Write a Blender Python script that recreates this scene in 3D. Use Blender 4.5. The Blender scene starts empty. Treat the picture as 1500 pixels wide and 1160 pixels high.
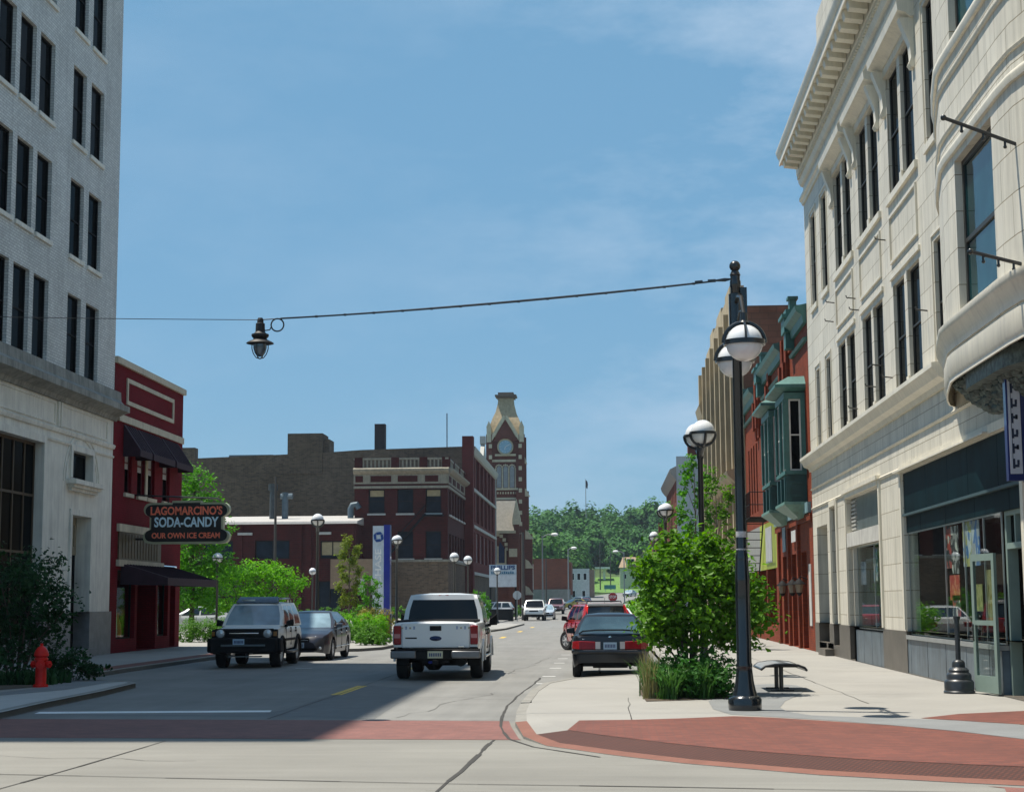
import bpy, bmesh, math, random
from mathutils import Vector, Matrix
SC = bpy.context.scene
COL = SC.collection
rnd = random.Random(11)
R = math.radians
S = 0.10            # pavement height above the carriageway
EYE = 1.72

# ---------------------------------------------------------------- mesh builder
class MB:
    def __init__(s):
        s.v = []; s.f = []; s.m = []; s.tone = None
    def poly(s, pts, mi=0):
        n = len(s.v); s.v.extend(tuple(p) for p in pts)
        s.f.append(tuple(range(n, n + len(pts)))); s.m.append(mi)
    def box(s, x0, x1, y0, y1, z0, z1, mi=0):
        n = len(s.v)
        s.v += [(x0,y0,z0),(x1,y0,z0),(x1,y1,z0),(x0,y1,z0),(x0,y0,z1),(x1,y0,z1),(x1,y1,z1),(x0,y1,z1)]
        for q in ((0,3,2,1),(4,5,6,7),(0,1,5,4),(1,2,6,5),(2,3,7,6),(3,0,4,7)):
            s.f.append(tuple(n+i for i in q)); s.m.append(mi)
    def hexa(s, p, mi=0):
        n = len(s.v); s.v += [tuple(q) for q in p]
        for q in ((0,3,2,1),(4,5,6,7),(0,1,5,4),(1,2,6,5),(2,3,7,6),(3,0,4,7)):
            s.f.append(tuple(n+i for i in q)); s.m.append(mi)
    def prism(s, pts, d, mi=0):
        n = len(s.v); k = len(pts); d = Vector(d)
        s.v += [tuple(p) for p in pts] + [tuple(Vector(p)+d) for p in pts]
        s.f.append(tuple(range(n, n+k))); s.m.append(mi)
        s.f.append(tuple(range(n+2*k-1, n+k-1, -1))); s.m.append(mi)
        for i in range(k):
            j = (i+1) % k
            s.f.append((n+i, n+j, n+k+j, n+k+i)); s.m.append(mi)
    def tube(s, pts, r, n=8, mi=0, caps=True):
        pts = [Vector(p) for p in pts]
        rs = r if isinstance(r, (list, tuple)) else [r]*len(pts)
        base = len(s.v); up = None
        for i, p in enumerate(pts):
            a = pts[max(0, i-1)]; b = pts[min(len(pts)-1, i+1)]
            d = (b-a).normalized()
            if up is None:
                up = Vector((0,0,1)) if abs(d.z) < .9 else Vector((1,0,0))
            u = (up - d*up.dot(d)).normalized(); w = d.cross(u); up = u
            for k in range(n):
                t = 2*math.pi*k/n
                s.v.append(tuple(p + (u*math.cos(t) + w*math.sin(t))*rs[i]))
        for i in range(len(pts)-1):
            for k in range(n):
                k2 = (k+1) % n
                s.f.append((base+i*n+k, base+i*n+k2, base+(i+1)*n+k2, base+(i+1)*n+k)); s.m.append(mi)
        if caps:
            s.f.append(tuple(base+k for k in range(n))[::-1]); s.m.append(mi)
            e = base+(len(pts)-1)*n
            s.f.append(tuple(e+k for k in range(n))); s.m.append(mi)
    def lathe(s, prof, c=(0,0,0), n=20, mi=0, axis='z', a0=0, a1=2*math.pi):
        full = abs(a1-a0-2*math.pi) < 1e-6
        m = n if full else n+1
        base = len(s.v)
        for (r, z) in prof:
            for k in range(m):
                t = a0 + (a1-a0)*k/n
                x, y = r*math.cos(t), r*math.sin(t)
                p = (x, y, z) if axis == 'z' else ((z, x, y) if axis == 'x' else (x, z, y))
                s.v.append((c[0]+p[0], c[1]+p[1], c[2]+p[2]))
        for i in range(len(prof)-1):
            for k in range(n):
                k2 = (k+1) % m
                s.f.append((base+i*m+k, base+i*m+k2, base+(i+1)*m+k2, base+(i+1)*m+k)); s.m.append(mi)
    def sphere(s, c, r, n=20, mi=0, sz=1, lo=-90, hi=90):
        k = max(4, n//2)
        s.lathe([(max(1e-4, r*math.cos(R(lo+(hi-lo)*i/k))), r*sz*math.sin(R(lo+(hi-lo)*i/k))) for i in range(k+1)], c, n, mi)
    def ob(s, O, U, N, u0, u1, n0, n1, z0, z1, mi=0):
        """box on a facade: u along the wall, n outwards, z up"""
        O = Vector(O); U = Vector(U); N = Vector(N); Z = Vector((0,0,1))
        P = lambda u, n, z: O + U*u + N*n + Z*z
        s.hexa([P(u0,n0,z0),P(u1,n0,z0),P(u1,n1,z0),P(u0,n1,z0),P(u0,n0,z1),P(u1,n0,z1),P(u1,n1,z1),P(u0,n1,z1)], mi)
    def build(s, name, mat, parent=None, org=None, sharp=35, bevel=0, recalc=True, flat=False):
        me = bpy.data.meshes.new(name)
        o = org or (parent.get('_org') if parent else None)
        vs = s.v if not o else [(a-o[0], b-o[1], c-o[2]) for a, b, c in s.v]
        me.from_pydata(vs, [], s.f)
        mats = mat if isinstance(mat, (list, tuple)) else [mat]
        for m in mats: me.materials.append(m)
        if len(mats) > 1: me.polygons.foreach_set('material_index', s.m)
        if recalc:
            bm = bmesh.new(); bm.from_mesh(me)
            bmesh.ops.remove_doubles(bm, verts=bm.verts, dist=1e-5)
            bmesh.ops.recalc_face_normals(bm, faces=bm.faces)
            bm.to_mesh(me); bm.free()
        if s.tone is not None:
            at = me.attributes.new('tone', 'FLOAT', 'FACE'); at.data.foreach_set('value', s.tone)
        if not flat and len(me.polygons):
            me.polygons.foreach_set('use_smooth', [True]*len(me.polygons))
            me.set_sharp_from_angle(angle=R(sharp))
        me.update()
        ob = bpy.data.objects.new(name, me); COL.objects.link(ob)
        if parent:
            ob.parent = parent
            if parent.get('_org') is not None: ob['_org'] = list(parent['_org'])
        if bevel:
            b = ob.modifiers.new('bevel', 'BEVEL'); b.width = bevel; b.segments = 2; b.limit_method = 'ANGLE'; b.angle_limit = R(40)
        return ob

def tag(o, label, cat, group=None, kind=None):
    o['label'] = label; o['category'] = cat
    if group: o['group'] = group
    if kind: o['kind'] = kind
    return o
def thing(name, label, cat, loc=(0,0,0), group=None, rz=0, fixed=True):
    """an Empty at the thing's base; fixed things are built in world coordinates"""
    o = bpy.data.objects.new(name, None); COL.objects.link(o)
    o.empty_display_size = .3; o.location = loc; o.rotation_euler = (0,0,rz)
    if fixed: o['_org'] = list(loc)
    return tag(o, label, cat, group)
def structure(o):
    o['kind'] = 'structure'; return o
def dup(root, loc, rz=None, label=None, group=None, scale=None):
    r = root.copy(); COL.objects.link(r); r.location = loc
    if rz is not None: r.rotation_euler = (0,0,rz)
    if label: r['label'] = label
    if group: r['group'] = group
    if scale: r.scale = scale
    for ch in list(root.children):
        c = ch.copy(); COL.objects.link(c); c.parent = r
        for g in list(ch.children):
            d = g.copy(); COL.objects.link(d); d.parent = c
    return r
def text(body, size, mat, loc, rot, parent, ext=.01, align='CENTER', name='lettering', sx=1, off=0.0):
    cu = bpy.data.curves.new(name, 'FONT'); cu.body = body; cu.size = size; cu.extrude = ext
    cu.align_x = align; cu.align_y = 'CENTER'; cu.offset = off; cu.resolution_u = 3
    cu.materials.append(mat)
    tmp = bpy.data.objects.new(name, cu); COL.objects.link(tmp); bpy.context.view_layer.update()
    me = bpy.data.meshes.new_from_object(tmp.evaluated_get(bpy.context.evaluated_depsgraph_get())); bpy.data.objects.remove(tmp); bpy.data.curves.remove(cu)
    if not me.materials: me.materials.append(mat)
    me.name = name; o = bpy.data.objects.new(name, me); COL.objects.link(o)
    org = parent.get('_org') or (0,0,0)
    o.parent = parent; o.location = (loc[0]-org[0], loc[1]-org[1], loc[2]-org[2])
    o.rotation_euler = rot; o.scale = (sx, 1, 1)
    return o

# ---------------------------------------------------------------- materials
MATS = {}
def _new(name):
    m = bpy.data.materials.new(name); m.use_nodes = True
    nt = m.node_tree; b = nt.nodes['Principled BSDF']
    return m, nt, b, nt.nodes.new, nt.links.new
def rgba(c, k=1.0): return (min(1, c[0]*k), min(1, c[1]*k), min(1, c[2]*k), 1)
def _ramp(nt, fac, stops):
    r = nt.nodes.new('ShaderNodeValToRGB'); nt.links.new(fac, r.inputs[0])
    e = r.color_ramp.elements
    e[0].position, e[0].color = stops[0]; e[1].position, e[1].color = stops[-1]
    for p, c in stops[1:-1]:
        q = e.new(p); q.color = c
    return r
def _noise(nt, co, scale, detail=4, rough=.6, vec_scale=None):
    n = nt.nodes.new('ShaderNodeTexNoise'); n.inputs['Scale'].default_value = scale
    n.inputs['Detail'].default_value = detail; n.inputs['Roughness'].default_value = rough
    if vec_scale:
        mp = nt.nodes.new('ShaderNodeMapping'); mp.inputs['Scale'].default_value = vec_scale
        nt.links.new(co, mp.inputs[0]); co = mp.outputs[0]
    nt.links.new(co, n.inputs['Vector']); return n
def _mix(nt, fac, a, b, mode='MIX'):
    m = nt.nodes.new('ShaderNodeMix'); m.data_type = 'RGBA'; m.blend_type = mode
    for s, x in ((0, fac), (6, a), (7, b)):
        if isinstance(x, (int, float)): m.inputs[s].default_value = x
        elif isinstance(x, tuple): m.inputs[s].default_value = x
        else: nt.links.new(x, m.inputs[s])
    return m.outputs[2]
def pbr(name, col, rough=.6, metal=0, var=.14, scale=2.5, bump=0, bscale=30, coat=0, streak=0, spec=.5, fine=0, stain=None, wear=None):
    """plain surface with broad and fine colour variation, optional rain streaks, stains and bump"""
    if name in MATS: return MATS[name]
    m, nt, b, N, L = _new(name)
    tc = N('ShaderNodeTexCoord'); co = tc.outputs['Object']
    n = _noise(nt, co, scale, 5)
    c = _ramp(nt, n.outputs[0], [(.3, rgba(col, 1-var)), (.7, rgba(col, 1+var))]).outputs[0]
    if fine:
        f = _noise(nt, co, 60, 3)
        fr = _ramp(nt, f.outputs[0], [(.3, (1-fine,)*3+(1,)), (.7, (1,1,1,1))])
        c = _mix(nt, 1.0, c, fr.outputs[0], 'MULTIPLY')
    if streak:
        sn = _noise(nt, co, 1.0, 4, .7, (7, 7, .35))
        sr = _ramp(nt, sn.outputs[0], [(.45, (1,1,1,1)), (.75, (1-streak, 1-streak, 1-streak*.9, 1))])
        c = _mix(nt, 1.0, c, sr.outputs[0], 'MULTIPLY')
    if stain:
        sn = _noise(nt, co, stain[1], 6, .65)
        sr = _ramp(nt, sn.outputs[0], [(stain[2], (1,1,1,1)), (stain[2]+.18, (1-stain[0],)*3+(1,))])
        c = _mix(nt, 1.0, c, sr.outputs[0], 'MULTIPLY')
    if wear:      # broad worn or dirty paths along one direction
        for vs_, amt in wear:
            sn = _noise(nt, co, 1.0, 5, .6, vs_)
            sr = _ramp(nt, sn.outputs[0], [(.35, (1,1,1,1)), (.65, (1-amt,)*3+(1,))])
            c = _mix(nt, 1.0, c, sr.outputs[0], 'MULTIPLY')
    L(c, b.inputs['Base Color'])
    b.inputs['Roughness'].default_value = rough; b.inputs['Metallic'].default_value = metal
    b.inputs['Specular IOR Level'].default_value = spec
    if coat:
        b.inputs['Coat Weight'].default_value = coat; b.inputs['Coat Roughness'].default_value = .04
    if bump:
        bn = _noise(nt, co, bscale, 4); bp = N('ShaderNodeBump')
        bp.inputs['Strength'].default_value = bump; bp.inputs['Distance'].default_value = .02
        L(bn.outputs[0], bp.inputs['Height']); L(bp.outputs[0], b.inputs['Normal'])
    MATS[name] = m; return m
def brick(name, c1, c2, mortar, bw=.215, bh=.075, ms=.010, rough=.85, var=.25, offset=.5, streak=0, soft=None, bump=.4, freq=2, vs=.6):
    if name in MATS: return MATS[name]
    m, nt, b, N, L = _new(name)
    tc = N('ShaderNodeTexCoord'); sp = N('ShaderNodeSeparateXYZ'); L(tc.outputs['Object'], sp.inputs[0])
    ad = N('ShaderNodeMath'); ad.operation = 'ADD'; L(sp.outputs[0], ad.inputs[0]); L(sp.outputs[1], ad.inputs[1])
    cb = N('ShaderNodeCombineXYZ'); L(ad.outputs[0], cb.inputs[0]); L(sp.outputs[2], cb.inputs[1])
    t = N('ShaderNodeTexBrick'); L(cb.outputs[0], t.inputs['Vector'])
    t.offset = offset; t.offset_frequency = freq
    t.inputs['Color1'].default_value = rgba(c1); t.inputs['Color2'].default_value = rgba(c2); t.inputs['Mortar'].default_value = rgba(mortar)
    t.inputs['Scale'].default_value = 1; t.inputs['Brick Width'].default_value = bw; t.inputs['Row Height'].default_value = bh
    t.inputs['Mortar Size'].default_value = ms; t.inputs['Mortar Smooth'].default_value = .2
    n = _noise(nt, tc.outputs['Object'], vs, 6, .65)
    r = _ramp(nt, n.outputs[0], [(.3, (1-var,)*3+(1,)), (.7, (1,1,1,1))])
    c = _mix(nt, 1.0, t.outputs['Color'], r.outputs[0], 'MULTIPLY')
    if streak:
        sn = _noise(nt, tc.outputs['Object'], 1.0, 4, .7, (5, 5, .3))
        sr = _ramp(nt, sn.outputs[0], [(.45, (1,1,1,1)), (.75, (1-streak,)*3+(1,))])
        c = _mix(nt, 1.0, c, sr.outputs[0], 'MULTIPLY')
    L(c, b.inputs['Base Color']); b.inputs['Roughness'].default_value = rough; b.inputs['Specular IOR Level'].default_value = .15
    if bump:
        bp = N('ShaderNodeBump'); bp.invert = True; bp.inputs['Strength'].default_value = bump; bp.inputs['Distance'].default_value = .01
        L(t.outputs['Fac'], bp.inputs['Height']); L(bp.outputs[0], b.inputs['Normal'])
    MATS[name] = m; return m
def glass_opaque(name, col=(.012,.016,.02), rough=.03, spec=.6, wob=.0):
    """window pane whose dark room behind is not seen: dark and mirror smooth"""
    if name in MATS: return MATS[name]
    m, nt, b, N, L = _new(name)
    tc = N('ShaderNodeTexCoord'); n = _noise(nt, tc.outputs['Object'], .8, 3)
    c = _ramp(nt, n.outputs[0], [(.35, rgba(col, .6)), (.7, rgba(col, 1.5))]); L(c.outputs[0], b.inputs['Base Color'])
    b.inputs['Roughness'].default_value = rough; b.inputs['Specular IOR Level'].default_value = spec
    if wob:
        wn = _noise(nt, tc.outputs['Object'], 1.6, 2); bp = N('ShaderNodeBump'); bp.inputs['Strength'].default_value = wob; bp.inputs['Distance'].default_value = .05
        L(wn.outputs[0], bp.inputs['Height']); L(bp.outputs[0], b.inputs['Normal'])
    MATS[name] = m; return m
def glass_clear(name, tint=(.75,.82,.8), refl=1.0):
    if name in MATS: return MATS[name]
    m, nt, b, N, L = _new(name)
    nt.nodes.remove(b); out = nt.nodes['Material Output']
    tr = N('ShaderNodeBsdfTransparent'); tr.inputs[0].default_value = rgba(tint)
    gl = N('ShaderNodeBsdfGlossy'); gl.inputs['Roughness'].default_value = .01; gl.inputs[0].default_value = (1,1,1,1)
    fr = N('ShaderNodeFresnel'); ge = N('ShaderNodeNewGeometry'); mr = N('ShaderNodeMapRange'); L(ge.outputs['Backfacing'], mr.inputs[0]); mr.inputs[3].default_value = 1.5; mr.inputs[4].default_value = 1/1.5; L(mr.outputs[0], fr.inputs[0])
    mu = N('ShaderNodeMath'); mu.operation = 'MULTIPLY'; mu.use_clamp = True; L(fr.outputs[0], mu.inputs[0]); mu.inputs[1].default_value = refl
    mx = N('ShaderNodeMixShader'); L(mu.outputs[0], mx.inputs[0]); L(tr.outputs[0], mx.inputs[1]); L(gl.outputs[0], mx.inputs[2])
    L(mx.outputs[0], out.inputs[0]); MATS[name] = m; return m
def leaf(name, dark, light, trans=.35, rough=.5):
    if name in MATS: return MATS[name]
    m, nt, b, N, L = _new(name)
    at = N('ShaderNodeAttribute'); at.attribute_name = 'tone'
    r = _ramp(nt, at.outputs['Fac'], [(0, rgba(dark)), (1, rgba(light))])
    L(r.outputs[0], b.inputs['Base Color']); b.inputs['Roughness'].default_value = rough; b.inputs['Specular IOR Level'].default_value = .18
    tl = N('ShaderNodeBsdfTranslucent'); hs = N('ShaderNodeHueSaturation'); hs.inputs['Value'].default_value = 1.3; hs.inputs['Saturation'].default_value = 1.1
    L(r.outputs[0], hs.inputs['Color']); L(hs.outputs[0], tl.inputs[0])
    mx = N('ShaderNodeMixShader'); mx.inputs[0].default_value = trans
    L(b.outputs[0], mx.inputs[1]); L(tl.outputs[0], mx.inputs[2]); L(mx.outputs[0], nt.nodes['Material Output'].inputs[0])
    MATS[name] = m; return m

M = dict(
  black=pbr('black_paint', (.010,.012,.014), .32, var=.3, coat=.3),
  blackm=pbr('black_matt', (.010,.010,.011), .75, var=.3, spec=.2),
  dark=pbr('dark_interior', (.006,.006,.007), .9, var=.2, spec=.1),
  rubber=pbr('tyre_rubber', (.012,.012,.013), .8, var=.3),
  rim=pbr('alloy_rim', (.50,.51,.52), .35, .15, var=.1),
  chrome=pbr('chrome', (.7,.72,.74), .12, 1.0, var=.05),
  white=pbr('white_paint', (.75,.75,.74), .5, var=.06),
  globe=pbr('lamp_globe_glass', (.72,.74,.76), .18, var=.04, coat=.4),
  cream=pbr('cream_trim', (.50,.45,.34), .7, var=.15, streak=.25),
  stone=pbr('limestone', (.74,.72,.64), .8, var=.12, scale=1.2, streak=.28, fine=.12, bump=.1),
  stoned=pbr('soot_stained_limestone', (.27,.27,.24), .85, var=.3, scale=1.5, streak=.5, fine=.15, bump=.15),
  granite=pbr('grey_granite', (.21,.215,.22), .5, var=.22, scale=3, fine=.3),
  dgranite=pbr('brown_granite', (.13,.115,.095), .45, var=.2, scale=2, fine=.25, streak=.2),
  pane=glass_opaque('dark_window_pane', (.002,.0025,.003), .1, .012),
  pane2=glass_opaque('far_window_pane', (.010,.016,.026), .10, .12),
  bluepane=glass_opaque('painted_sky_pane', (.010,.045,.052), .06, .22, .1),  # oriel panes: bluish reflection put into the base colour
  autoglass=glass_opaque('tinted_car_glass', (.012,.018,.022), .03, .8), paleglass=glass_opaque('painted_sky_windscreen', (.21,.31,.37), .05, 1.0), privacy=glass_opaque('privacy_glass', (.006,.007,.009), .05, .35),  # paleglass: bright sky reflection on the windscreens painted into its base colour
  shop=glass_clear('shop_window_glass', (.92,.96,.94), .5),
)

# ---------------------------------------------------------------- facade helpers
def wallgrid(mb, O, U, N, u0, u1, z0, z1, openings=(), depth=.25, mi=0, rmi=None):
    """wall sheet with real openings and their reveals"""
    O = Vector(O); U = Vector(U); N = Vector(N); Z = Vector((0,0,1))
    P = lambda u, z, n=0: O + U*u + Z*z + N*n
    us = sorted({u0, u1, *[a for o in openings for a in o[:2] if u0 < a < u1]})
    zs = sorted({z0, z1, *[a for o in openings for a in o[2:4] if z0 < a < z1]})
    for i in range(len(us)-1):
        for j in range(len(zs)-1):
            cu, cz = (us[i]+us[i+1])/2, (zs[j]+zs[j+1])/2
            if any(o[0] < cu < o[1] and o[2] < cz < o[3] for o in openings): continue
            mb.poly([P(us[i],zs[j]),P(us[i+1],zs[j]),P(us[i+1],zs[j+1]),P(us[i],zs[j+1])], mi)
    for o in openings:
        a, b, c, d = o[:4]; dp = o[4] if len(o) > 4 else depth; k = mi if rmi is None else rmi
        mb.poly([P(a,c),P(a,d),P(a,d,-dp),P(a,c,-dp)], k); mb.poly([P(b,c),P(b,c,-dp),P(b,d,-dp),P(b,d)], k)
        mb.poly([P(a,d),P(b,d),P(b,d,-dp),P(a,d,-dp)], k); mb.poly([P(a,c),P(a,c,-dp),P(b,c,-dp),P(b,c)], k)
def window(parent, O, U, N, a, b, c, d, depth=.25, fmat=None, pmat=None, fw=.06, rails=(), mull=(), name='window', fd=.06, pane='pane', blind=None):
    """frame set at the back of an opening, its glass a sub-part"""
    f = MB(); n0 = -depth-fd; n1 = -depth
    f.ob(O,U,N,a,a+fw,n0,n1,c,d); f.ob(O,U,N,b-fw,b,n0,n1,c,d)
    f.ob(O,U,N,a+fw,b-fw,n0,n1,c,c+fw); f.ob(O,U,N,a+fw,b-fw,n0,n1,d-fw,d)
    for r in rails: f.ob(O,U,N,a+fw,b-fw,n0,n1+.003,c+(d-c)*r-fw*.4,c+(d-c)*r+fw*.4)
    for r in mull: f.ob(O,U,N,a+(b-a)*r-fw*.4,a+(b-a)*r+fw*.4,n0,n1+.006,c+fw,d-fw)
    w = f.build(name, fmat or M['blackm'], parent)
    g = MB(); g.ob(O,U,N,a+fw*.5,b-fw*.5,n0+.012,n0+.03,c+fw*.5,d-fw*.5)
    g.build(pane, pmat or M['pane'], w)
    if blind:
        q = MB(); q.ob(O,U,N,a+fw,b-fw,n0+.031,n0+.036,d-(d-c)*blind[0],d-fw); q.build('blind', blind[1], w)
    return w
def moulding(mb, O, U, N, u0, u1, prof, mi=0):
    """cornice: profile of (outward, z) pairs run along the wall"""
    O = Vector(O); U = Vector(U); N = Vector(N); Z = Vector((0,0,1))
    mb.prism([O+U*u0+N*n+Z*z for n, z in prof], U*(u1-u0), mi)
# ---------------------------------------------------------------- camera, sky, sun
cam = bpy.data.cameras.new('camera'); cam_o = bpy.data.objects.new('camera', cam); COL.objects.link(cam_o)
cam.lens = 57.6; cam.sensor_width = 36; cam.clip_end = 4000; cam.clip_start = .1
yaw, pitch, roll = R(-3.2453543), R(7.1683450), R(-.35)
fw = Vector((math.sin(yaw)*math.cos(pitch), math.cos(yaw)*math.cos(pitch), math.sin(pitch)))
rt = fw.cross(Vector((0,0,1))).normalized(); up = rt.cross(fw)
rt2 = rt*math.cos(roll) + up*math.sin(roll); up2 = -rt*math.sin(roll) + up*math.cos(roll)
cam_o.matrix_world = Matrix(((rt2.x, up2.x, -fw.x, 0), (rt2.y, up2.y, -fw.y, 0), (rt2.z, up2.z, -fw.z, EYE), (0,0,0,1)))
SC.camera = cam_o

SUN_EL, SUN_AZ = R(71), math.atan2(-.97, .243)      # high noon sun from the left
sd = Vector((math.sin(SUN_AZ)*math.cos(SUN_EL), math.cos(SUN_AZ)*math.cos(SUN_EL), math.sin(SUN_EL)))
sl = bpy.data.lights.new('sun', 'SUN'); sl.energy = 5.0; sl.angle = R(.53); sl.color = (1, .925, .80)
so = bpy.data.objects.new('sun', sl); COL.objects.link(so)
so.rotation_euler = sd.to_track_quat('Z', 'Y').to_euler(); so.location = (-40, 20, 90)

W = bpy.data.worlds.new('World'); SC.world = W; W.use_nodes = True
nt = W.node_tree; N = nt.nodes.new; L = nt.links.new
bg = nt.nodes['Background']; bg.inputs[1].default_value = .088
sky = N('ShaderNodeTexSky'); sky.sky_type = 'NISHITA'; sky.sun_disc = False
sky.sun_elevation = SUN_EL; sky.sun_rotation = SUN_AZ; sky.air_density = 1.0; sky.dust_density = .35; sky.ozone_density = 4.0; sky.altitude = 200
tc = N('ShaderNodeTexCoord'); sp = N('ShaderNodeSeparateXYZ'); L(tc.outputs['Generated'], sp.inputs[0])
# summer haze evens the sky out towards one blue
zr = N('ShaderNodeMapRange'); L(sp.outputs[2], zr.inputs[0]); zr.inputs[1].default_value = .35; zr.inputs[2].default_value = .95; zr.inputs[3].default_value = .74; zr.inputs[4].default_value = .30
hz = _mix(nt, zr.outputs[0], sky.outputs[0], (1.36, 3.22, 4.95, 1))
# thin high cloud: stretched noise, thicker to the right of the street
mp = N('ShaderNodeMapping'); mp.inputs['Scale'].default_value = (3.0, 1.2, 7.5); mp.inputs['Rotation'].default_value = (0, R(-18), 0); L(tc.outputs['Generated'], mp.inputs[0])
cn = N('ShaderNodeTexNoise'); cn.inputs['Scale'].default_value = 1.7; cn.inputs['Detail'].default_value = 8; cn.inputs['Roughness'].default_value = .62; L(mp.outputs[0], cn.inputs['Vector'])
cn2 = N('ShaderNodeTexNoise'); cn2.inputs['Scale'].default_value = 2.2; cn2.inputs['Detail'].default_value = 2; L(tc.outputs['Generated'], cn2.inputs['Vector'])
cr = _ramp(nt, cn.outputs[0], [(.46, (0,0,0,1)), (.76, (1,1,1,1))])
xr = N('ShaderNodeMapRange'); L(sp.outputs[0], xr.inputs[0]); xr.inputs[1].default_value = -.12; xr.inputs[2].default_value = .16; xr.inputs[3].default_value = .15; xr.inputs[4].default_value = 1.0
mm = N('ShaderNodeMath'); mm.operation = 'MULTIPLY'; L(cr.outputs[0], mm.inputs[0]); L(xr.outputs[0], mm.inputs[1])
hz = _mix(nt, mm.outputs[0], hz, (4.6, 5.7, 7.0, 1))
L(hz, bg.inputs[0])
vs = SC.view_settings; vs.view_transform = 'Standard'; vs.look = 'None'; vs.exposure = .5; vs.gamma = 1
SC.render.engine = 'CYCLES'; SC.cycles.use_denoising = True; SC.cycles.max_bounces = 8; SC.cycles.transparent_max_bounces = 12
SC.cycles.caustics_reflective = False; SC.cycles.caustics_refractive = False; SC.cycles.sample_clamp_indirect = 6

# ---------------------------------------------------------------- ground
def prof(y):
    return 6.5e-5*max(0, min(y, 430)-150)**2 + (max(0, y-430)*.03)
def hill(x, y):
    t = max(0., min(1., (y-415)/110)); t = t*t*(3-2*t)
    return t*(13.5 + 2.0*math.sin(x*.021+1.0) + 1.5*math.sin(x*.06))*math.exp(-((x+6)/190)**2)
def ground(x, y):
    return prof(y) + hill(x, y)
mb = MB()
xs = [-900,-500,-300,-200,-150,-120,-90,-75,-60,-45,-30,-20,-10,0,10,20,30,45,60,75,90,120,150,200,300,500,900]
ys = [-300,-60,0,50,100,140,160,180,200,220,240,260,280,300,320,340,360,380,400,410,420,430,440,450,460,470,480,490,500,510,520,540,570,620,700,900,1600]
n = len(ys)
mb.v = [(x, y, ground(x, y)-.06) for x in xs for y in ys]
for i in range(len(xs)-1):
    for j in range(n-1):
        mb.f.append((i*n+j, (i+1)*n+j, (i+1)*n+j+1, i*n+j+1)); mb.m.append(0)
grassy = pbr('grass_ground', (.045,.09,.02), .9, var=.35, scale=.25, fine=.3)
structure(mb.build('terrain', grassy))

concrete = pbr('road_concrete', (.248,.242,.218), .85, var=.10, scale=.35, fine=.20, stain=(.16, .22, .56), bump=.08, bscale=90, wear=(((.07,.75,1),.17),((.5,3.2,1),.10)))
roadold = pbr('worn_road_concrete', (.228,.228,.218), .85, var=.12, scale=.5, fine=.22, stain=(.2, .3, .55), bump=.08, bscale=90, wear=(((.85,.035,1),.14),((3.5,.25,1),.10)))
walkm = pbr('pavement_concrete', (.305,.298,.278), .85, var=.09, scale=.4, fine=.18, stain=(.16, .5, .56), bump=.05, bscale=90)
walkd = pbr('dark_paver_band', (.20,.21,.215), .8, var=.12, scale=1, fine=.2)
redp = brick('red_clay_pavers', (.36,.12,.095), (.31,.10,.08), (.28,.11,.09), .2, .1, .008, .8, .16, bump=.1)
# pavers lie flat: their pattern runs in x and y
def flat_pavers(name, c1, c2, mo, bw, bh, ms=.008, var=.2):
    m, nt, b, N, L = _new(name)
    tc = N('ShaderNodeTexCoord'); t = N('ShaderNodeTexBrick'); L(tc.outputs['Object'], t.inputs['Vector'])
    t.inputs['Color1'].default_value = rgba(c1); t.inputs['Color2'].default_value = rgba(c2); t.inputs['Mortar'].default_value = rgba(mo)
    t.inputs['Scale'].default_value = 1; t.inputs['Brick Width'].default_value = bw; t.inputs['Row Height'].default_value = bh; t.inputs['Mortar Size'].default_value = ms
    n = _noise(nt, tc.outputs['Object'], .8, 6, .65); r = _ramp(nt, n.outputs[0], [(.3, (1-var,)*3+(1,)), (.7, (1,1,1,1))])
    n2 = _noise(nt, tc.outputs['Object'], 6, 4, .7); r2 = _ramp(nt, n2.outputs[0], [(.3, (.86,.86,.86,1)), (.7, (1,1,1,1))])
    L(_mix(nt, 1., _mix(nt, 1., t.outputs['Color'], r.outputs[0], 'MULTIPLY'), r2.outputs[0], 'MULTIPLY'), b.inputs['Base Color']); b.inputs['Roughness'].default_value = .8
    return m
redp = flat_pavers('red_clay_pavers_flat', (.21,.062,.040), (.135,.042,.030), (.13,.055,.042), .2, .1)
redx = flat_pavers('crosswalk_pavers', (.25,.105,.085), (.185,.078,.066), (.18,.09,.08), .2, .1)

def sheet(name, pts, z, mat, prf=False):
    m = MB(); m.poly([(x, y, z + (prof(y) if prf else 0)) for x, y in pts])
    return structure(m.build(name, mat, recalc=False, flat=True))
def slab(name, pts, top, mat):
    m = MB(); m.prism([(x, y, -.03) for x, y in pts], (0,0,top+.03)); return structure(m.build(name, mat, flat=True))
def ribbon(name, pts, w, z0, z1, mat, closed=False):
    m = MB(); P = [Vector((x, y)) for x, y in pts]
    offs = []
    for i, p in enumerate(P):
        a = P[max(0,i-1)]; b = P[min(len(P)-1,i+1)]; d = (b-a).normalized(); offs.append(Vector((-d.y, d.x)))
    for i in range(len(P)-1):
        a, b = P[i], P[i+1]; c, d = b+offs[i+1]*w, a+offs[i]*w
        q = lambda v, z, yy: (v.x, v.y, z+prof(v.y))
        m.hexa([q(a,z0,0),q(b,z0,0),q(c,z0,0),q(d,z0,0),q(a,z1,0),q(b,z1,0),q(c,z1,0),q(d,z1,0)])
    return structure(m.build(name, mat, flat=True))

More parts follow.
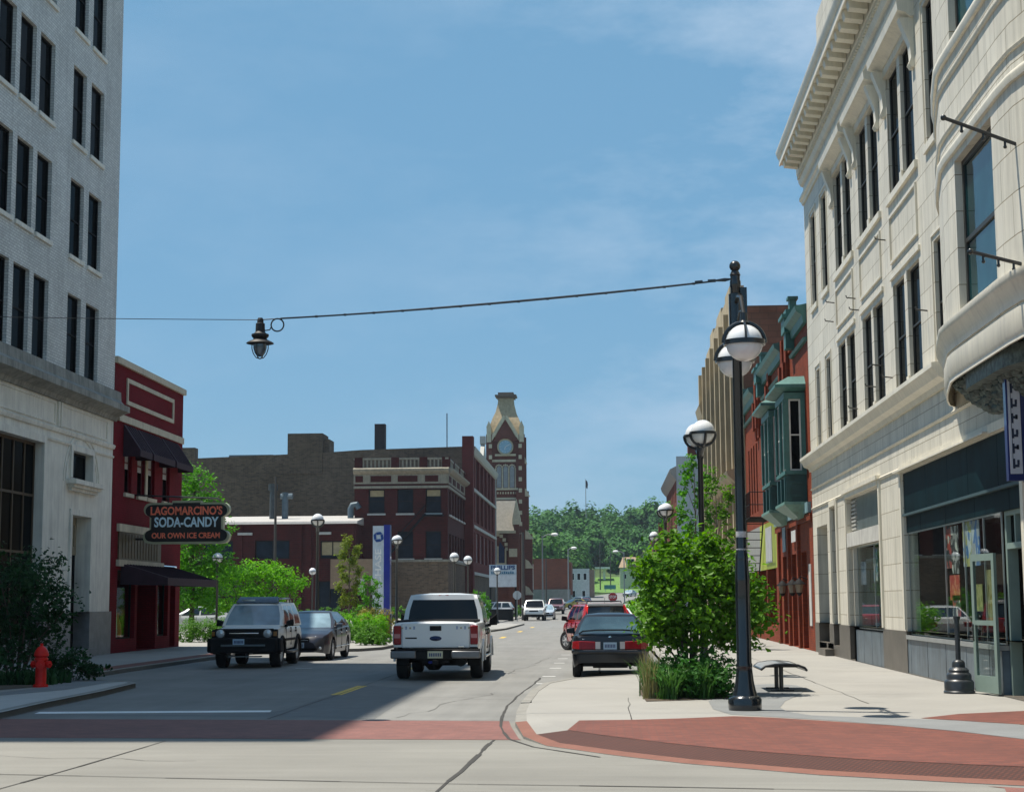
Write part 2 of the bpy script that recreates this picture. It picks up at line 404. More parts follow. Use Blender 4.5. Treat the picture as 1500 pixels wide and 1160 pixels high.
# carriageway: the crossing in front, the street, the next cross street, the rise beyond
m = MB()
m.poly([(-70,-40,0),(70,-40,0),(70,24,0),(-70,24,0)])
structure(m.build('crossing_road', concrete, flat=True))
m = MB(); yy = [24, 60, 100, 131, 143, 160, 175, 190, 205, 220, 235, 250, 265, 280]
for a, b in zip(yy, yy[1:]):
    x0, x1 = (-14, 4) if b < 143.5 else (-13, 4)
    if a == 131: x0, x1 = -70, 60
    m.poly([(x0,a,prof(a)),(x1,a,prof(a)),(x1,b,prof(b)),(x0,b,prof(b))])
cx = lambda y: -4 + .0011*(y-280)**2
for a in range(280, 430, 10):
    b = a+10
    m.poly([(cx(a)-6.5,a,prof(a)+.05),(cx(a)+6.5,a,prof(a)+.05),(cx(b)+6.5,b,prof(b)+.05),(cx(b)-6.5,b,prof(b)+.05)])
structure(m.build('street', roadold, flat=True))

RK = [(1.5,131),(1.5,129),(.2,127),(-1.0,124),(-1.0,108),(.2,105),(1.5,103),(1.5,40),(1.2,38.3),(.2,36.8),(-.8,35.6),(-1.3,33.5),(-1.42,30.5),(-1.42,27),(-1.38,25),(-1.30,23.24),(-1.08,21.16),(-.75,20.09),(.06,18.86),(.79,17.93),(2.08,16.74),(3.28,16.05),(5,15.2),(8,14.2),(14,13.4),(60,13)]
# flush corner: a pink edge strip, then the tactile ramp, rising to the pavement
c0 = RK.index((-1.42,27)); corner = RK[c0:]
def offset(pts, d):
    out = []; P = [Vector(p) for p in pts]
    for i, p in enumerate(P):
        t = (P[min(len(P)-1,i+1)]-P[max(0,i-1)]).normalized(); k = d[i] if isinstance(d, list) else d
        out.append((p.x-t.y*k, p.y+t.x*k))
    return out
tp = [min(1, max(0, (i-1)/3)) for i in range(len(corner))]
in1 = offset(corner, [.15+.03*t for t in tp]); in2 = offset(corner, [.18+.58*t for t in tp])
slab('pavement', RK[:c0] + in2 + [(60,131)], S, walkm)
def strip(name, A, B, za, zb_, mat):
    m = MB()
    for i in range(len(A)-1): m.poly([(A[i][0],A[i][1],za[i]),(A[i+1][0],A[i+1][1],za[i+1]),(B[i+1][0],B[i+1][1],zb_[i+1]),(B[i][0],B[i][1],zb_[i])])
    return structure(m.build(name, mat, flat=True))
z0_ = [.09-.083*t for t in tp]; z1_ = [.098-.066*t for t in tp]; z2_ = [S]*len(corner)
m = MB()
for i in range(len(corner)-1): m.poly([(*corner[i],-.02),(*corner[i+1],-.02),(*corner[i+1],z0_[i+1]),(*corner[i],z0_[i])])
structure(m.build('kerb', pbr('kerb_concrete', (.25,.243,.222), .85, var=.14, fine=.2), flat=True))
ribbon('kerb', RK[:c0+1], .15, -.03, S+.006, MATS['kerb_concrete'])
LK = [(-60,17.6),(-14,18.6),(-11,20),(-9.6,22),(-9.25,24),(-9.47,27.3),(-9.6,31),(-9.85,34.2),(-10.2,34.9),(-10.75,35.3),(-11.6,36.3),(-12.2,38.4),(-12.3,42),(-12.2,56),(-11.2,57.9),(-8.9,59.1),(-8.35,61),(-8.05,80),(-7.5,92),(-6.7,98),(-6.35,104),(-6.3,126),(-7.6,129.6),(-12,131)]
slab('pavement', LK + [(-70,131)], S, walkm)
ribbon('kerb', LK, .15, -.03, S+.006, MATS['kerb_concrete'])
for sx, pts in ((1, [(1.5,143),(1.5,280)]), (-1, [(-9,143),(-9,280)])):
    m = MB()
    for a, b in zip(range(143, 280, 8), range(151, 288, 8)):
        x0, x1 = (1.5, 14) if sx > 0 else (-60, -9)
        m.hexa([(x0,a,prof(a)-.03),(x1,a,prof(a)-.03),(x1,b,prof(b)-.03),(x0,b,prof(b)-.03),(x0,a,prof(a)+S),(x1,a,prof(a)+S),(x1,b,prof(b)+S),(x0,b,prof(b)+S)])
    structure(m.build('pavement', walkm, flat=True))

# brick crosswalk, corner paving, tactile strip
sheet('crosswalk', [(-9.35,24.95),(-6.04,24.68),(-3.95,24.5),(-1.45,24.27),(-1.36,23.24),(-1.14,21.16),(-1.1,20.97),(-2.09,21.04),(-3.59,21.15),(-5.66,21.3),(-9.5,21.5),(-9.6,22.1)], .004, redx)
zt = S+.004
tact = flat_pavers('tactile_paving', (.13,.036,.02), (.12,.033,.018), (.055,.018,.012), .06, .06, .016, .2)
strip('kerb_edge', corner[:3], in1[:3], z0_[:3], z1_[:3], MATS['kerb_concrete'])
strip('kerb_edge', corner[2:], in1[2:], z0_[2:], z1_[2:], pbr('pink_concrete_edge', (.20,.085,.06), .85, var=.12, fine=.15))
kk = 3
strip('pavement_ramp', in1[:kk+1], in2[:kk+1], z1_[:kk+1], z2_[:kk+1], walkm)
strip('tactile_strip', in1[kk:], in2[kk:], z1_[kk:], z2_[kk:], tact)
sheet('brick_paving', in2[kk:12] + [(7.4,15.1),(6.6,17.4),(5.6,18.6),(4.82,19.71),(4.29,20.93),(3.63,21.97),(2.86,22.86),(2.27,23.43),(1.77,23.72),(1.03,23.31),(.36,23.06),(-.4,22.95)], zt, redp)
sheet('brick_paving', [(5.0,24.1),(6.4,24.9),(10,26),(10,15.3),(7.7,15.5),(6.9,17.3),(6.1,19.8),(5.35,22.1),(4.3,23.25)], zt, redp)
sheet('dark_paving_band', [(1.63,27.3),(1.58,25.3),(1.75,24.12),(2.2,23.71),(2.88,23.0),(3.66,22.0),(4.32,20.95),(4.85,19.72),(5.75,18.2),(6.7,16.6),(7.5,15.4),(7.75,15.4),(6.8,17.4),(5.95,19.8),(5.3,22.04),(4.68,22.8),(4.03,23.22),(3.42,23.5),(2.88,23.85),(2.62,24.68),(2.62,25.62),(2.86,27.17),(3.36,29.3),(3.66,30.9),(3.62,32.2),(3.3,32.9),(2.88,32.6),(2.5,31.2)], zt, walkd)
sheet('brick_paving', [(3.5,15.75),(3.62,15.6),(3.4,14.4),(3.2,13),(8,13),(8,13.95),(5,15.0)], .004, redx)
sheet('light_paving', [(-9.2,24.2),(-9.42,27.3),(-9.55,31),(-9.8,34.1),(-10.2,34.6),(-10.42,33.5),(-10.38,31.4),(-10.9,29.6),(-11.4,26),(-11.9,21)], zt, pbr('pale_concrete', (.42,.415,.40), .85, var=.08, fine=.1))
sheet('dark_paving_band', [(-10.45,33.5),(-10.6,34.9),(-11.6,36.0),(-12.05,37.2),(-11.7,34.8),(-11.2,32.9),(-11.3,31.2),(-11.9,28),(-13,22),(-12.0,21),(-11.5,26),(-11.0,29.6),(-10.48,31.4)], zt, walkd)
sheet('brick_paving', [(-12.45,39.5),(-12.5,56),(-11.5,58.2),(-11.9,58.6),(-13.1,57),(-13.15,40)], zt, redp)
# painted lines
wpaint = pbr('white_road_paint', (.85,.86,.85), .7, var=.1, fine=.25, scale=2)
ypaint = pbr('yellow_road_paint', (.75,.50,.06), .7, var=.15, fine=.35, scale=2)
sheet('stop_line', [(-9.22,26.55),(-5.46,26.78),(-5.4,26.35),(-9.15,26.1)], .004, wpaint)
for a, b in ((31.2,34.6), (43,46), (54,57), (66,69), (80,83), (96,99), (112,115)):
    sheet('lane_line', [(-5.25,a),(-5.03,a),(-5.03,b),(-5.25,b)], .004, ypaint)
for y in (35.2, 38.6, 43.4, 47, 50.6, 54.2, 62, 70):
    sheet('bay_mark', [(-1.52,y),(-1.22,y),(-1.22,y+.16),(-1.52,y+.16)], .004, wpaint)
for y in (44, 50):
    sheet('bay_mark', [(-8.35,y),(-7.9,y),(-7.9,y+.12),(-8.35,y+.12)], .004, wpaint)
sheet('asphalt_patch', [(-9.3,25.6),(-5.15,25.35),(-3.5,24.75),(-3.6,28),(-3.72,33),(-4.98,34.8),(-5.2,31),(-5.3,27),(-5.42,26.0)], .002, pbr('patched_asphalt', (.165,.17,.17), .9, var=.12, fine=.25))
seam = pbr('tar_joint', (.04,.038,.035), .9)
def joint(pts, w=.025, z=.0055, name='road_joint'):
    m = MB(); P = []
    for a, b in zip(pts, pts[1:]):
        a, b = Vector(a), Vector(b); n_ = max(1, int((b-a).length/.8)); o = Vector((-(b-a).y, (b-a).x)).normalized()
        for i in range(n_): P.append(a.lerp(b, i/n_) + o*(rnd.gauss(0, .012) if i else 0))
    P.append(Vector(pts[-1]))
    for a, b in zip(P, P[1:]):
        d = (b-a).normalized(); k = max(1, int((b-a).length/.5)); o = Vector((-d.y, d.x))
        for i in range(k):
            p, q = a+(b-a)*(i/k), a+(b-a)*((i+1)/k); w1 = w*(.5+.8*rnd.random())
            m.poly([(p.x-o.x*w1/2,p.y-o.y*w1/2,z),(q.x-o.x*w1/2,q.y-o.y*w1/2,z),(q.x+o.x*w1/2,q.y+o.y*w1/2,z),(p.x+o.x*w1/2,p.y+o.y*w1/2,z)])
    return structure(m.build(name, seam, recalc=False, flat=True))
joint([(-1.44,21.0),(-1.5,18),(-1.58,15.26),(-1.75,8)], .05)
joint([(-14,17.5),(-6.24,16.83),(-2.61,16.15),(-1.25,15.9),(.68,15.66),(4,15.1)], .035)
joint([(-5.72,8),(-5.75,15.5),(-5.67,17.6),(-5.62,20.9)], .03)
joint([(-9.5,11.9),(4,11.0)], .03)
joint([(-5.12,24.8),(-5.12,60)], .02)
joint([(-1.45,31),(-1.3,34),(-.7,36.2),(-.2,40),(-.35,60)], .05)
joint([(-9.6,24.6),(-9.72,31),(-10.0,34.5),(-11.7,36.2),(-12.36,38.4),(-12.42,57)], .03)
for a in (30, 36, 42, 48): joint([(-9.5,a),(-1.6,a-.3)], .015)
for a in ((.32,23.1,.34,28.24), (.34,28.24,2.2,28.5), (1.5,33,6.6,33.4), (1.5,38,6.6,38.3), (1.5,43,6.6,43.3), (4.1,26.5,4.1,60), (2.7,29,6.6,29.2)):
    joint([(a[0],a[1]),(a[2],a[3])], .014, zt+.002, 'pavement_joint')
def crack(x, y, dx, dy, n, name='road_crack'):
    pts = [(x, y)]
    for i in range(n): pts.append((pts[-1][0]+dx+rnd.gauss(0,.10), pts[-1][1]+dy+rnd.gauss(0,.10)))
    joint(pts, .012, .0055, name)
joint([(-1.55,38),(-1.60,33.5),(-1.68,30.5),(-1.66,27),(-1.6,25),(-1.5,23.2),(-1.26,21.1),(-.9,19.95),(-.1,18.65)], .04)
crack(-3.9, 12.4, .3, .25, 9); crack(.9, 14.2, -.35, .12, 7); crack(-7.2, 19, .35, -.1, 8); crack(-3.2, 25, .05, .5, 14); crack(-6.6, 29.5, .4, .12, 10); crack(-2.4, 40, .03, .7, 16)
# bed soil
soil = pbr('bed_soil', (.10,.075,.05), .95, var=.3, scale=4, fine=.4)
sheet('soil', [(.62,27.2),(2.0,27.9),(2.2,31),(2.2,36),(.9,36),(.55,30)], S+.008, soil)
sheet('soil', [(-11.4,32.6),(-11.6,34.6),(-12.0,36.4),(-12.6,38.4),(-14.5,40.2),(-15.4,38),(-15,30),(-13.2,27),(-12.2,29.5)], S+.008, soil)
def fit(o, w, h=None):
    bpy.context.view_layer.update()
    if o.dimensions.x > 1e-6: o.scale.x *= w/o.dimensions.x
    if h and o.dimensions.y > 1e-6: o.scale.y *= h/o.dimensions.y
    return o
# ================================================================ tall grey brick building
greyb = brick('grey_brick', (.74,.76,.73), (.60,.62,.605), (.42,.43,.43), .22, .085, .012, .85, .2, streak=.2, bump=.5)
bk = thing('office_building', 'tall grey brick office building with dark window openings over a pale stone ground storey', 'building', (-16.6, 39, S))
O, U, Nn = (-16.6,0,0), (0,1,0), (1,0,0)
cols = [(42.9,44.2),(44.55,45.85),(46.2,47.5)]
wins = []
heads = [11.36, 15.02, 18.68, 22.33, 25.98, 29.63, 33.28, 36.93]
def colset(h):
    c = []
    for sh in (0, -7.6, -15.2): c += [(a+sh, b+sh) for a, b in cols]
    c += [(49.25,50.55),(51.05,52.4)]
    return [q for q in c if not (h > 23 and q[1] > 49.5)]
for h in heads[:6]:
    for a, b in colset(h): wins.append((a, b, h-2.45, h))
mb = MB()
low = [w for w in wins if w[3] < 23]
wallgrid(mb, O, U, Nn, 24, 54.3, 8.85, 23.4, low, .12)
wallgrid(mb, O, U, Nn, 24, 49.9, 23.4, 38.8, [w for w in wins if w[3] > 23], .12)
for (y0, y1, z1) in ((24, 54.3, 23.4), (24, 49.9, 38.8)):
    for y in (y0, y1): zl = 23.4 if y == 49.9 else .1; mb.poly([(-45,y,zl),(-16.6,y,zl),(-16.6,y,z1),(-45,y,z1)])
    mb.poly([(-45,y0,.1),(-45,y1,.1),(-45,y1,z1),(-45,y0,z1)]); mb.poly([(-45,y0,z1),(-16.6,y0,z1),(-16.6,y1,z1),(-45,y1,z1)])
mb.build('wall', greyb, bk, flat=True)
for a, b, c, d in wins:
    w = window(bk, O, U, Nn, a, b, c, d, .12, M['blackm'], M['pane'], .05, rails=(.5,))
    s = MB(); s.ob(O,U,Nn,a-.06,b+.06,-.1,.07,c-.13,c-.002); s.build('sill', M['stone'], w)
# stone storey
op = [(43.0,47.4,.9,6.48,.22),(50.05,52.05,5.66,6.5,.2),(50.15,52.0,.35,4.5,.45)] + [(34.5,39.5,.9,6.48,.22),(26.5,31.5,.9,6.48,.22)]
mb = MB(); wallgrid(mb, O, U, (1,0,0), 24, 54.3, 1.5, 7.9, [tuple(list(o[:2])+[max(o[2],1.5)]+list(o[3:])) for o in op], .4)
O2 = (-16.5,0,0)
mb.build('stone_storey', M['stone'], bk, flat=True)
mb = MB(); wallgrid(mb, (-16.52,0,0), U, Nn, 24, 54.3, .1, 1.5, [(o[0],o[1],o[2],1.5,.55) for o in op if o[2] < 1.5], .5)
mb.poly([(-16.52,24,1.5),(-16.6,24,1.5),(-16.6,54.3,1.5),(-16.52,54.3,1.5)]); mb.poly([(-16.52,54.3,.1),(-16.6,54.3,.1),(-16.6,54.3,1.5),(-16.52,54.3,1.5)])
mb.build('granite_base', M['granite'], bk, flat=True)
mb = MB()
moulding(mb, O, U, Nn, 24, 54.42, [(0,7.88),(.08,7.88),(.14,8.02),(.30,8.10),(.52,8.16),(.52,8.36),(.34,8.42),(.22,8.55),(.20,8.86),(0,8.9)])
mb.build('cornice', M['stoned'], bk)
mb = MB()
moulding(mb, O, U, Nn, 24, 54.3, [(0,6.92),(.05,6.92),(.09,7.0),(.09,7.05),(0,7.1)])
moulding(mb, O, U, Nn, 24, 54.3, [(0,6.62),(.04,6.62),(.06,6.68),(0,6.72)])
for a, b in ((43.4,48.4),(49.0,53.6),(35,42.6),(26,34)):   # sunk frieze panels marked by raised edges
    for q in ((a,b,7.14,7.19),(a,b,7.76,7.81),(a,a+.06,7.19,7.76),(b-.06,b,7.19,7.76)): mb.ob(O,U,Nn,q[0],q[1],0,.035,q[2],q[3])
for q in (48.55, 48.8): mb.ob(O,U,Nn,q,q+.12,0,.07,7.1,7.86)
def surround(a, b, c, d, w=.16, pr=.06, bottom=False):
    mb.ob(O,U,Nn,a-w,a,0,pr,c,d+w); mb.ob(O,U,Nn,b,b+w,0,pr,c,d+w); mb.ob(O,U,Nn,a,b,0,pr,d,d+w)
    if bottom: mb.ob(O,U,Nn,a-w,b+w,0,pr,c-w,c)
surround(43,47.4,1.52,6.48,.22); surround(34.5,39.5,1.52,6.48,.22); surround(26.5,31.5,1.52,6.48,.22)
surround(50.05,52.05,5.66,6.5,.18); surround(50.15,52.0,1.52,4.5,.18)
mb.ob(O,U,Nn,49.6,52.6,0,.32,5.44,5.58); mb.ob(O,U,Nn,49.72,52.48,0,.22,5.34,5.44); mb.ob(O,U,Nn,49.8,52.4,0,.12,5.24,5.34)
arch = [(-16.585, 51.05+1.75*math.cos(t), 5.5+1.62*math.sin(t)) for t in [math.pi*i/18 for i in range(19)]]
mb.tube(arch, .022, 5)
arch = [(-16.585, 51.05+1.55*math.cos(t), 5.5+1.42*math.sin(t)) for t in [math.pi*i/18 for i in range(19)]]
mb.tube(arch, .018, 5)
mb.build('stone_trim', M['stone'], bk)
bronze = pbr('bronze_frame', (.07,.045,.02), .5, .3, var=.2)
for a, b in ((43,47.4),(34.5,39.5),(26.5,31.5)):
    window(bk, O, U, Nn, a, b, .9, 6.48, .22, bronze, M['pane'], .09, rails=(.42,.72), mull=(.2,.4,.6,.8))
window(bk, O, U, Nn, 50.05, 52.05, 5.66, 6.5, .2, M['blackm'], M['pane'], .07)
d = MB(); d.ob(O,U,Nn,50.15,52.0,-.5,-.45,.35,3.3); dd = d.build('door', M['dark'], bk)
d = MB(); d.ob(O,U,Nn,50.3,50.36,-.45,-.40,1.1,1.9); d.build('handle', M['chrome'], dd)
d = MB(); d.ob(O,U,Nn,50.15,52.0,-.5,-.42,3.3,4.5)
for q in ((50.4,51.75,3.5,3.56),(50.4,51.75,4.24,4.3),(50.4,50.46,3.56,4.24),(51.69,51.75,3.56,4.24)): d.ob(O,U,Nn,q[0],q[1],-.42,-.38,q[2],q[3])
d.build('transom_panel', pbr('tan_panel', (.27,.235,.165), .7), bk)
d = MB(); d.ob(O,U,Nn,49.95,52.2,-.4,.25,.1,.34); d.build('step', M['granite'], bk)

# ================================================================ candy shop
redpaint = brick('red_painted_brick', (.19,.007,.015), (.15,.006,.012), (.10,.006,.010), .21, .078, .008, .85, .25, bump=.5, streak=.15)
lg = thing('candy_shop', 'narrow two storey shop painted dark red with cream bands and purple awnings', 'building', (-16.6, 59, S))
uw = [(55.7,56.55),(57.25,58.2),(58.5,59.5),(60.6,61.6)]
mb = MB(); wallgrid(mb, O, U, Nn, 54.35, 63.4, 3.0, 9.9, [(a,b,5.55,7.7) for a,b in uw], .1)
wallgrid(mb, O, U, Nn, 54.35, 63.4, .1, 3.0, [(55.15,57.3,.55,2.9,.15),(57.6,60.0,.12,2.9,1.3),(60.25,61.7,.55,2.9,.15),(62.0,62.75,.12,2.9,.25)], .2)
for y in (54.35, 63.4): mb.poly([(-34,y,.1),(-16.6,y,.1),(-16.6,y,9.9),(-34,y,9.9)])
mb.poly([(-34,54.35,9.7),(-16.6,54.35,9.7),(-16.6,63.4,9.7),(-34,63.4,9.7)]); mb.poly([(-34,54.35,.1),(-34,63.4,.1),(-34,63.4,9.9),(-34,54.35,9.9)])
mb.build('wall', redpaint, lg, flat=True)
mb = MB()
mb.box(-16.9,-16.5,54.35,63.5,9.9,10.12)
mb.box(-34,-16.9,63.2,63.5,9.9,10.12)
for q in ((55.7,61.9,9.40,9.54),(55.7,61.9,8.62,8.76),(55.7,55.84,8.76,9.40),(61.76,61.9,8.76,9.40)): mb.ob(O,U,Nn,q[0],q[1],0,.05,q[2],q[3])
mb.ob(O,U,Nn,54.8,63.42,0,.06,7.96,8.2)
for a, b in uw: mb.ob(O,U,Nn,a-.08,b+.08,-.05,.09,5.42,5.549)
mb.ob(O,U,Nn,58.22,58.48,-.02,.04,5.55,7.7)
mb.ob(O,U,Nn,54.95,60.8,0,.10,4.2,4.46); mb.ob(O,U,Nn,54.95,60.6,0,.12,3.02,3.24)
mb.build('cream_trim', M['cream'], lg)
for a, b in uw: window(lg, O, U, Nn, a, b, 5.55, 7.7, .1, pbr('dark_red_frame', (.10,.012,.016), .5), M['pane'], .06, rails=(.5,), blind=(.60, pbr('roller_blind', (.42,.44,.46), .8)))
d = MB(); d.ob(O,U,Nn,55.1,60.4,0,.05,3.24,4.2); sgn = d.build('sign_panel', pbr('brown_transom_glass', (.07,.05,.025), .35, var=.5, scale=4), lg)
d = MB()
for k in range(13): d.ob(O,U,Nn,55.5+k*.36,55.53+k*.36,.05,.07,3.3,4.14)
d.build('glazing_bars', pbr('lead_bars', (.12,.09,.05), .6), sgn)
purple = pbr('purple_awning_cloth', (.030,.012,.022), .85, var=.25, scale=5, streak=.2)
for a, b in ((55.45,56.95),(57.15,60.05),(60.3,62.7)):
    d = MB(); x0, x1 = -16.59, -15.98
    d.poly([(x0,a,7.9),(x0,b,7.9),(x1,b,7.0),(x1,a,7.0)]); d.poly([(x1,a,7.0),(x1,b,7.0),(x1,b,6.78),(x1,a,6.78)])
    d.poly([(x0,a,7.9),(x1,a,7.0),(x1,a,6.78),(x0,a,6.78)]); d.poly([(x0,b,7.9),(x1,b,7.0),(x1,b,6.78),(x0,b,6.78)])
    k = int((b-a)/.28)
    for i in range(1, k): 
        y = a+(b-a)*i/k; d.tube([(x0+.01,y,7.91),(x1+.01,y,7.01)], .014, 5)
    d.build('awning', purple, lg, recalc=False, flat=True)
d = MB(); x0, x1 = -16.59, -14.95
a, b = 55.5, 62.5
d.poly([(x0,a,3.12),(x0,b,3.12),(x1,b,2.62),(x1,a,2.62)]); d.poly([(x1,a,2.62),(x1,b,2.62),(x1,b,2.36),(x1,a,2.36)])
d.poly([(x0,a,3.12),(x1,a,2.62),(x1,a,2.36),(x0,a,2.4)]); d.poly([(x0,b,3.12),(x1,b,2.62),(x1,b,2.36),(x0,b,2.4)])
for i in range(1, 20): y = a+(b-a)*i/20; d.tube([(x0+.01,y,3.13),(x1+.01,y,2.63)], .012, 5)
aw = d.build('awning', purple, lg, recalc=False, flat=True)
d = MB(); d.tube([(-16.55,a-.02,3.13),(-16.55,b+.02,3.13)], .05, 8); d.build('roller', M['chrome'], aw)
window(lg, O, U, Nn, 55.15, 57.3, .55, 2.9, .15, M['blackm'], M['shop'], .06)
window(lg, O, U, Nn, 60.25, 61.7, .55, 2.9, .15, M['blackm'], M['shop'], .06)
d = MB(); d.ob(O,U,Nn,58.2,59.4,-1.34,-1.28,.12,2.6); d.build('door', M['dark'], lg)
d = MB(); d.ob(O,U,Nn,62.0,62.75,-.3,-.25,.12,2.9); d.build('door', pbr('dark_red_door', (.02,.005,.006), .6), lg)
d = MB(); d.box(-18.6,-18.5,54.6,57.5,.1,3); d.box(-18.6,-18.5,60.1,62,.1,3); d.box(-18.5,-16.8,54.6,57.4,.45,.5); d.box(-18.5,-16.8,60.15,61.8,.45,.5); d.build('shop_interior', M['dark'], lg)
# goods in the shop windows
def goods(loc, col, w, h, label, cat='display'):
    t = MB(); t.lathe([(.001,0),(w*.9,0),(w,h*.15),(w*.85,h*.55),(w*.4,h*.8),(w*.5,h),(.001,h)], loc, 12)
    o = t.build('sweet_jar', pbr('goods_%d_%d' % (int(col[0]*99), int(col[2]*99)), col, .3), None); return tag(o, label, cat)
goods((-17.05,56.1,.5), (.6,.55,.5), .2, 1.9, 'tall cream display jar in the first red shop window')
goods((-17.05,56.7,.5), (.45,.03,.03), .18, .95, 'red display jar in the first red shop window')
goods((-17.05,61.0,.5), (.4,.05,.04), .18, 1.6, 'red display jar in the shop window past the doorway')

# neon sign hanging out over the pavement
ns = thing('neon_sign', 'lobed black neon sign with cream rim reading LAGOMARCINO\'S SODA-CANDY', 'sign', (-14.7, 57, 4.55))
half = [(.0,.77),(.50,.77),(.52,.70),(1.12,.70)] + [(1.28+.24*math.cos(t), .46+.24*math.sin(t)) for t in [R(90-20*i) for i in range(8)]] + [(1.30,.20),(1.30,-.26)] + [(1.33+.20*math.cos(t), -.50+.22*math.sin(t)) for t in [R(60-22*i) for i in range(7)]] + [(1.22,-.74),(0,-.74)]
outl = half + [(-x, z) for x, z in half[::-1] if x > 1e-6]
cx0, cy0, cz0 = -14.7, 57.0, 4.56
mb = MB(); mb.prism([(cx0+x, cy0-.16, cz0+z) for x, z in outl], (0,.32,0)); mb.build('sign_case', pbr('sign_rim', (.34,.36,.24), .5, var=.15), ns)
for sy in (-1, 1):
    mb = MB(); mb.prism([(cx0+x*.955, cy0+sy*.161, cz0+z*.90) for x, z in outl], (0,sy*.012,0)); mb.build('sign_face', pbr('sign_black', (.006,.006,.007), .35), ns)
red_n = pbr('salmon_letters', (.85,.20,.11), .5); blu_n = pbr('ice_blue_letters', (.58,.78,.88), .5)
for body, z, h, w, mt in (("LAGOMARCINO'S", .40, .31, 2.55, red_n), ("SODA-CANDY", .0, .36, 2.28, blu_n), ("OUR OWN ICE CREAM", -.46, .20, 2.42, red_n)):
    o = text(body, .4, mt, (cx0, cy0-.18, cz0+z), (R(90),0,0), ns, .012, off=.011); fit(o, w, h)
mb = MB(); mb.tube([(-16.6,57,5.55),(-13.6,57,5.40)], .03, 6); mb.tube([(-16.6,57,4.0),(-16.0,57,4.0)], .04, 6); mb.tube([(-14.2,57,5.43),(-14.2,57,5.2)], .02, 6); mb.tube([(-15.4,57,5.5),(-15.4,57,5.2)], .02, 6)
mb.build('bracket', M['black'], ns)
# ================================================================ cream terracotta building on the right
terra = brick('cream_terracotta', (.76,.725,.63), (.68,.65,.56), (.33,.28,.19), 1.05, .61, .009, .45, .15, streak=.30, bump=.25, vs=.9)
terras = pbr('cream_glazed_trim', (.74,.695,.58), .42, var=.10, scale=1.2, streak=.18)
tb = thing('terracotta_building', 'three storey cream terracotta commercial building with a curved oriel and shop windows', 'building', (6.65, 38, S))
O, U, Nn = (6.65,0,0), (0,1,0), (-1,0,0)
Y0, Y1 = 20.0, 53.3
w2 = [(31.5,32.75),(48.05,49.0),(50.5,51.35)]; pairs = [(34.3,37.45),(38.9,42.0),(43.35,46.4)]
w3 = [(31.75,33.0),(48.05,49.25),(50.6,51.8)]
up2 = [(a,b,6.34,8.86) for a,b in w2]; up3 = [(a,b,10.92,13.85) for a,b in w3]
for a, b in pairs:
    m_ = (a+b)/2; up2 += [(a,m_-.17,6.34,8.86),(m_+.17,b,6.34,8.86)]; up3 += [(a,m_-.17,10.92,13.75),(m_+.17,b,10.92,13.75)]
mb = MB(); wallgrid(mb, O, U, Nn, Y0, Y1, 5.0, 15.0, up2+up3, .08)
wallgrid(mb, O, U, Nn, Y0, Y1, 15.0, 18.0)
shop = [(44.9,45.75,.12,3.14,.7),(40.3,44.85,.97,3.14,.12),(40.3,45.75,3.55,4.48,.2),(49.9,52.3,.45,4.0,.9),(47.8,48.95,.42,4.42,.5),(26.4,37.15,.12,4.52,.3),(20.8,25.0,.12,4.52,.3)]
wallgrid(mb, O, U, Nn, Y0, Y1, 1.03, 5.0, [tuple([o[0],o[1],max(1.03,o[2]),o[3],o[4]]) for o in shop], .4)
for y in (Y0, Y1): mb.poly([(6.65,y,.1),(24,y,.1),(24,y,18),(6.65,y,18)])
mb.poly([(24,Y0,.1),(24,Y1,.1),(24,Y1,18),(24,Y0,18)]); mb.poly([(6.65,Y0,17.4),(24,Y0,17.4),(24,Y1,17.4),(6.65,Y1,17.4)])
mb.box(6.65,8.2,45.5,49,18,19.5); mb.box(6.65,8.2,30,33,18,19.5)
mb.build('wall', terra, tb, flat=True)
mb = MB(); wallgrid(mb, (6.63,0,0), U, Nn, Y0, Y1, .1, 1.03, [(o[0],o[1],min(o[2],.95),1.03,.95 if o[4]>.8 else .5) for o in shop if o[2] < 1.03 and o[0]!=40.3] + [(40.3,44.9,.1,1.03,.3)], .5)
mb.poly([(6.63,Y0,1.03),(6.65,Y0,1.03),(6.65,Y1,1.03),(6.63,Y1,1.03)])
mb.build('granite_base', M['dgranite'], tb, flat=True)
# belt, entablature, cornice
mb = MB()
moulding(mb, O, U, Nn, 31.6, Y1, [(0,5.82),(.06,5.82),(.10,5.92),(.24,5.98),(.30,6.10),(.36,6.16),(.36,6.25),(0,6.30)])
moulding(mb, O, U, Nn, Y0, Y1, [(0,14.62),(.05,14.62),(.08,14.72),(.14,14.76),(.14,14.86),(0,14.92)])
moulding(mb, O, U, Nn, Y0, Y1+.1, [(0,15.26),(.08,15.30),(.14,15.42),(.14,15.62),(.20,15.66),(.20,15.76),(.22,16.02),(.72,16.02),(.72,15.99),(.76,15.99),(.76,16.20),(.80,16.24),(.86,16.40),(.86,16.46),(0,16.7)])
moulding(mb, O, U, Nn, Y0, Y1, [(0,4.60),(.03,4.60),(.05,4.64),(0,4.68)])
moulding(mb, O, U, Nn, Y0, Y1, [(0,5.22),(.03,5.22),(.05,5.26),(0,5.30)])
mb.build('cornice', terras, tb)
y = Y0+.2
while y < Y1:
    mb = MB(); mb.hexa([(6.43,y,15.74),(6.43,y+.30,15.74),(5.99,y+.30,15.80),(5.99,y,15.80),(6.43,y,16.015),(6.43,y+.30,16.015),(5.94,y+.30,16.015),(5.94,y,16.015)]); mb.build('modillion', terras, tb, flat=True); y += .72
mb = MB()
y = Y0+.1
while y < Y1:
    mb.ob(O,U,Nn,y,y+.10,.138,.20,15.46,15.60); y += .22
mb.build('dentil_moulding', terras, tb, flat=True)['kind'] = 'stuff'
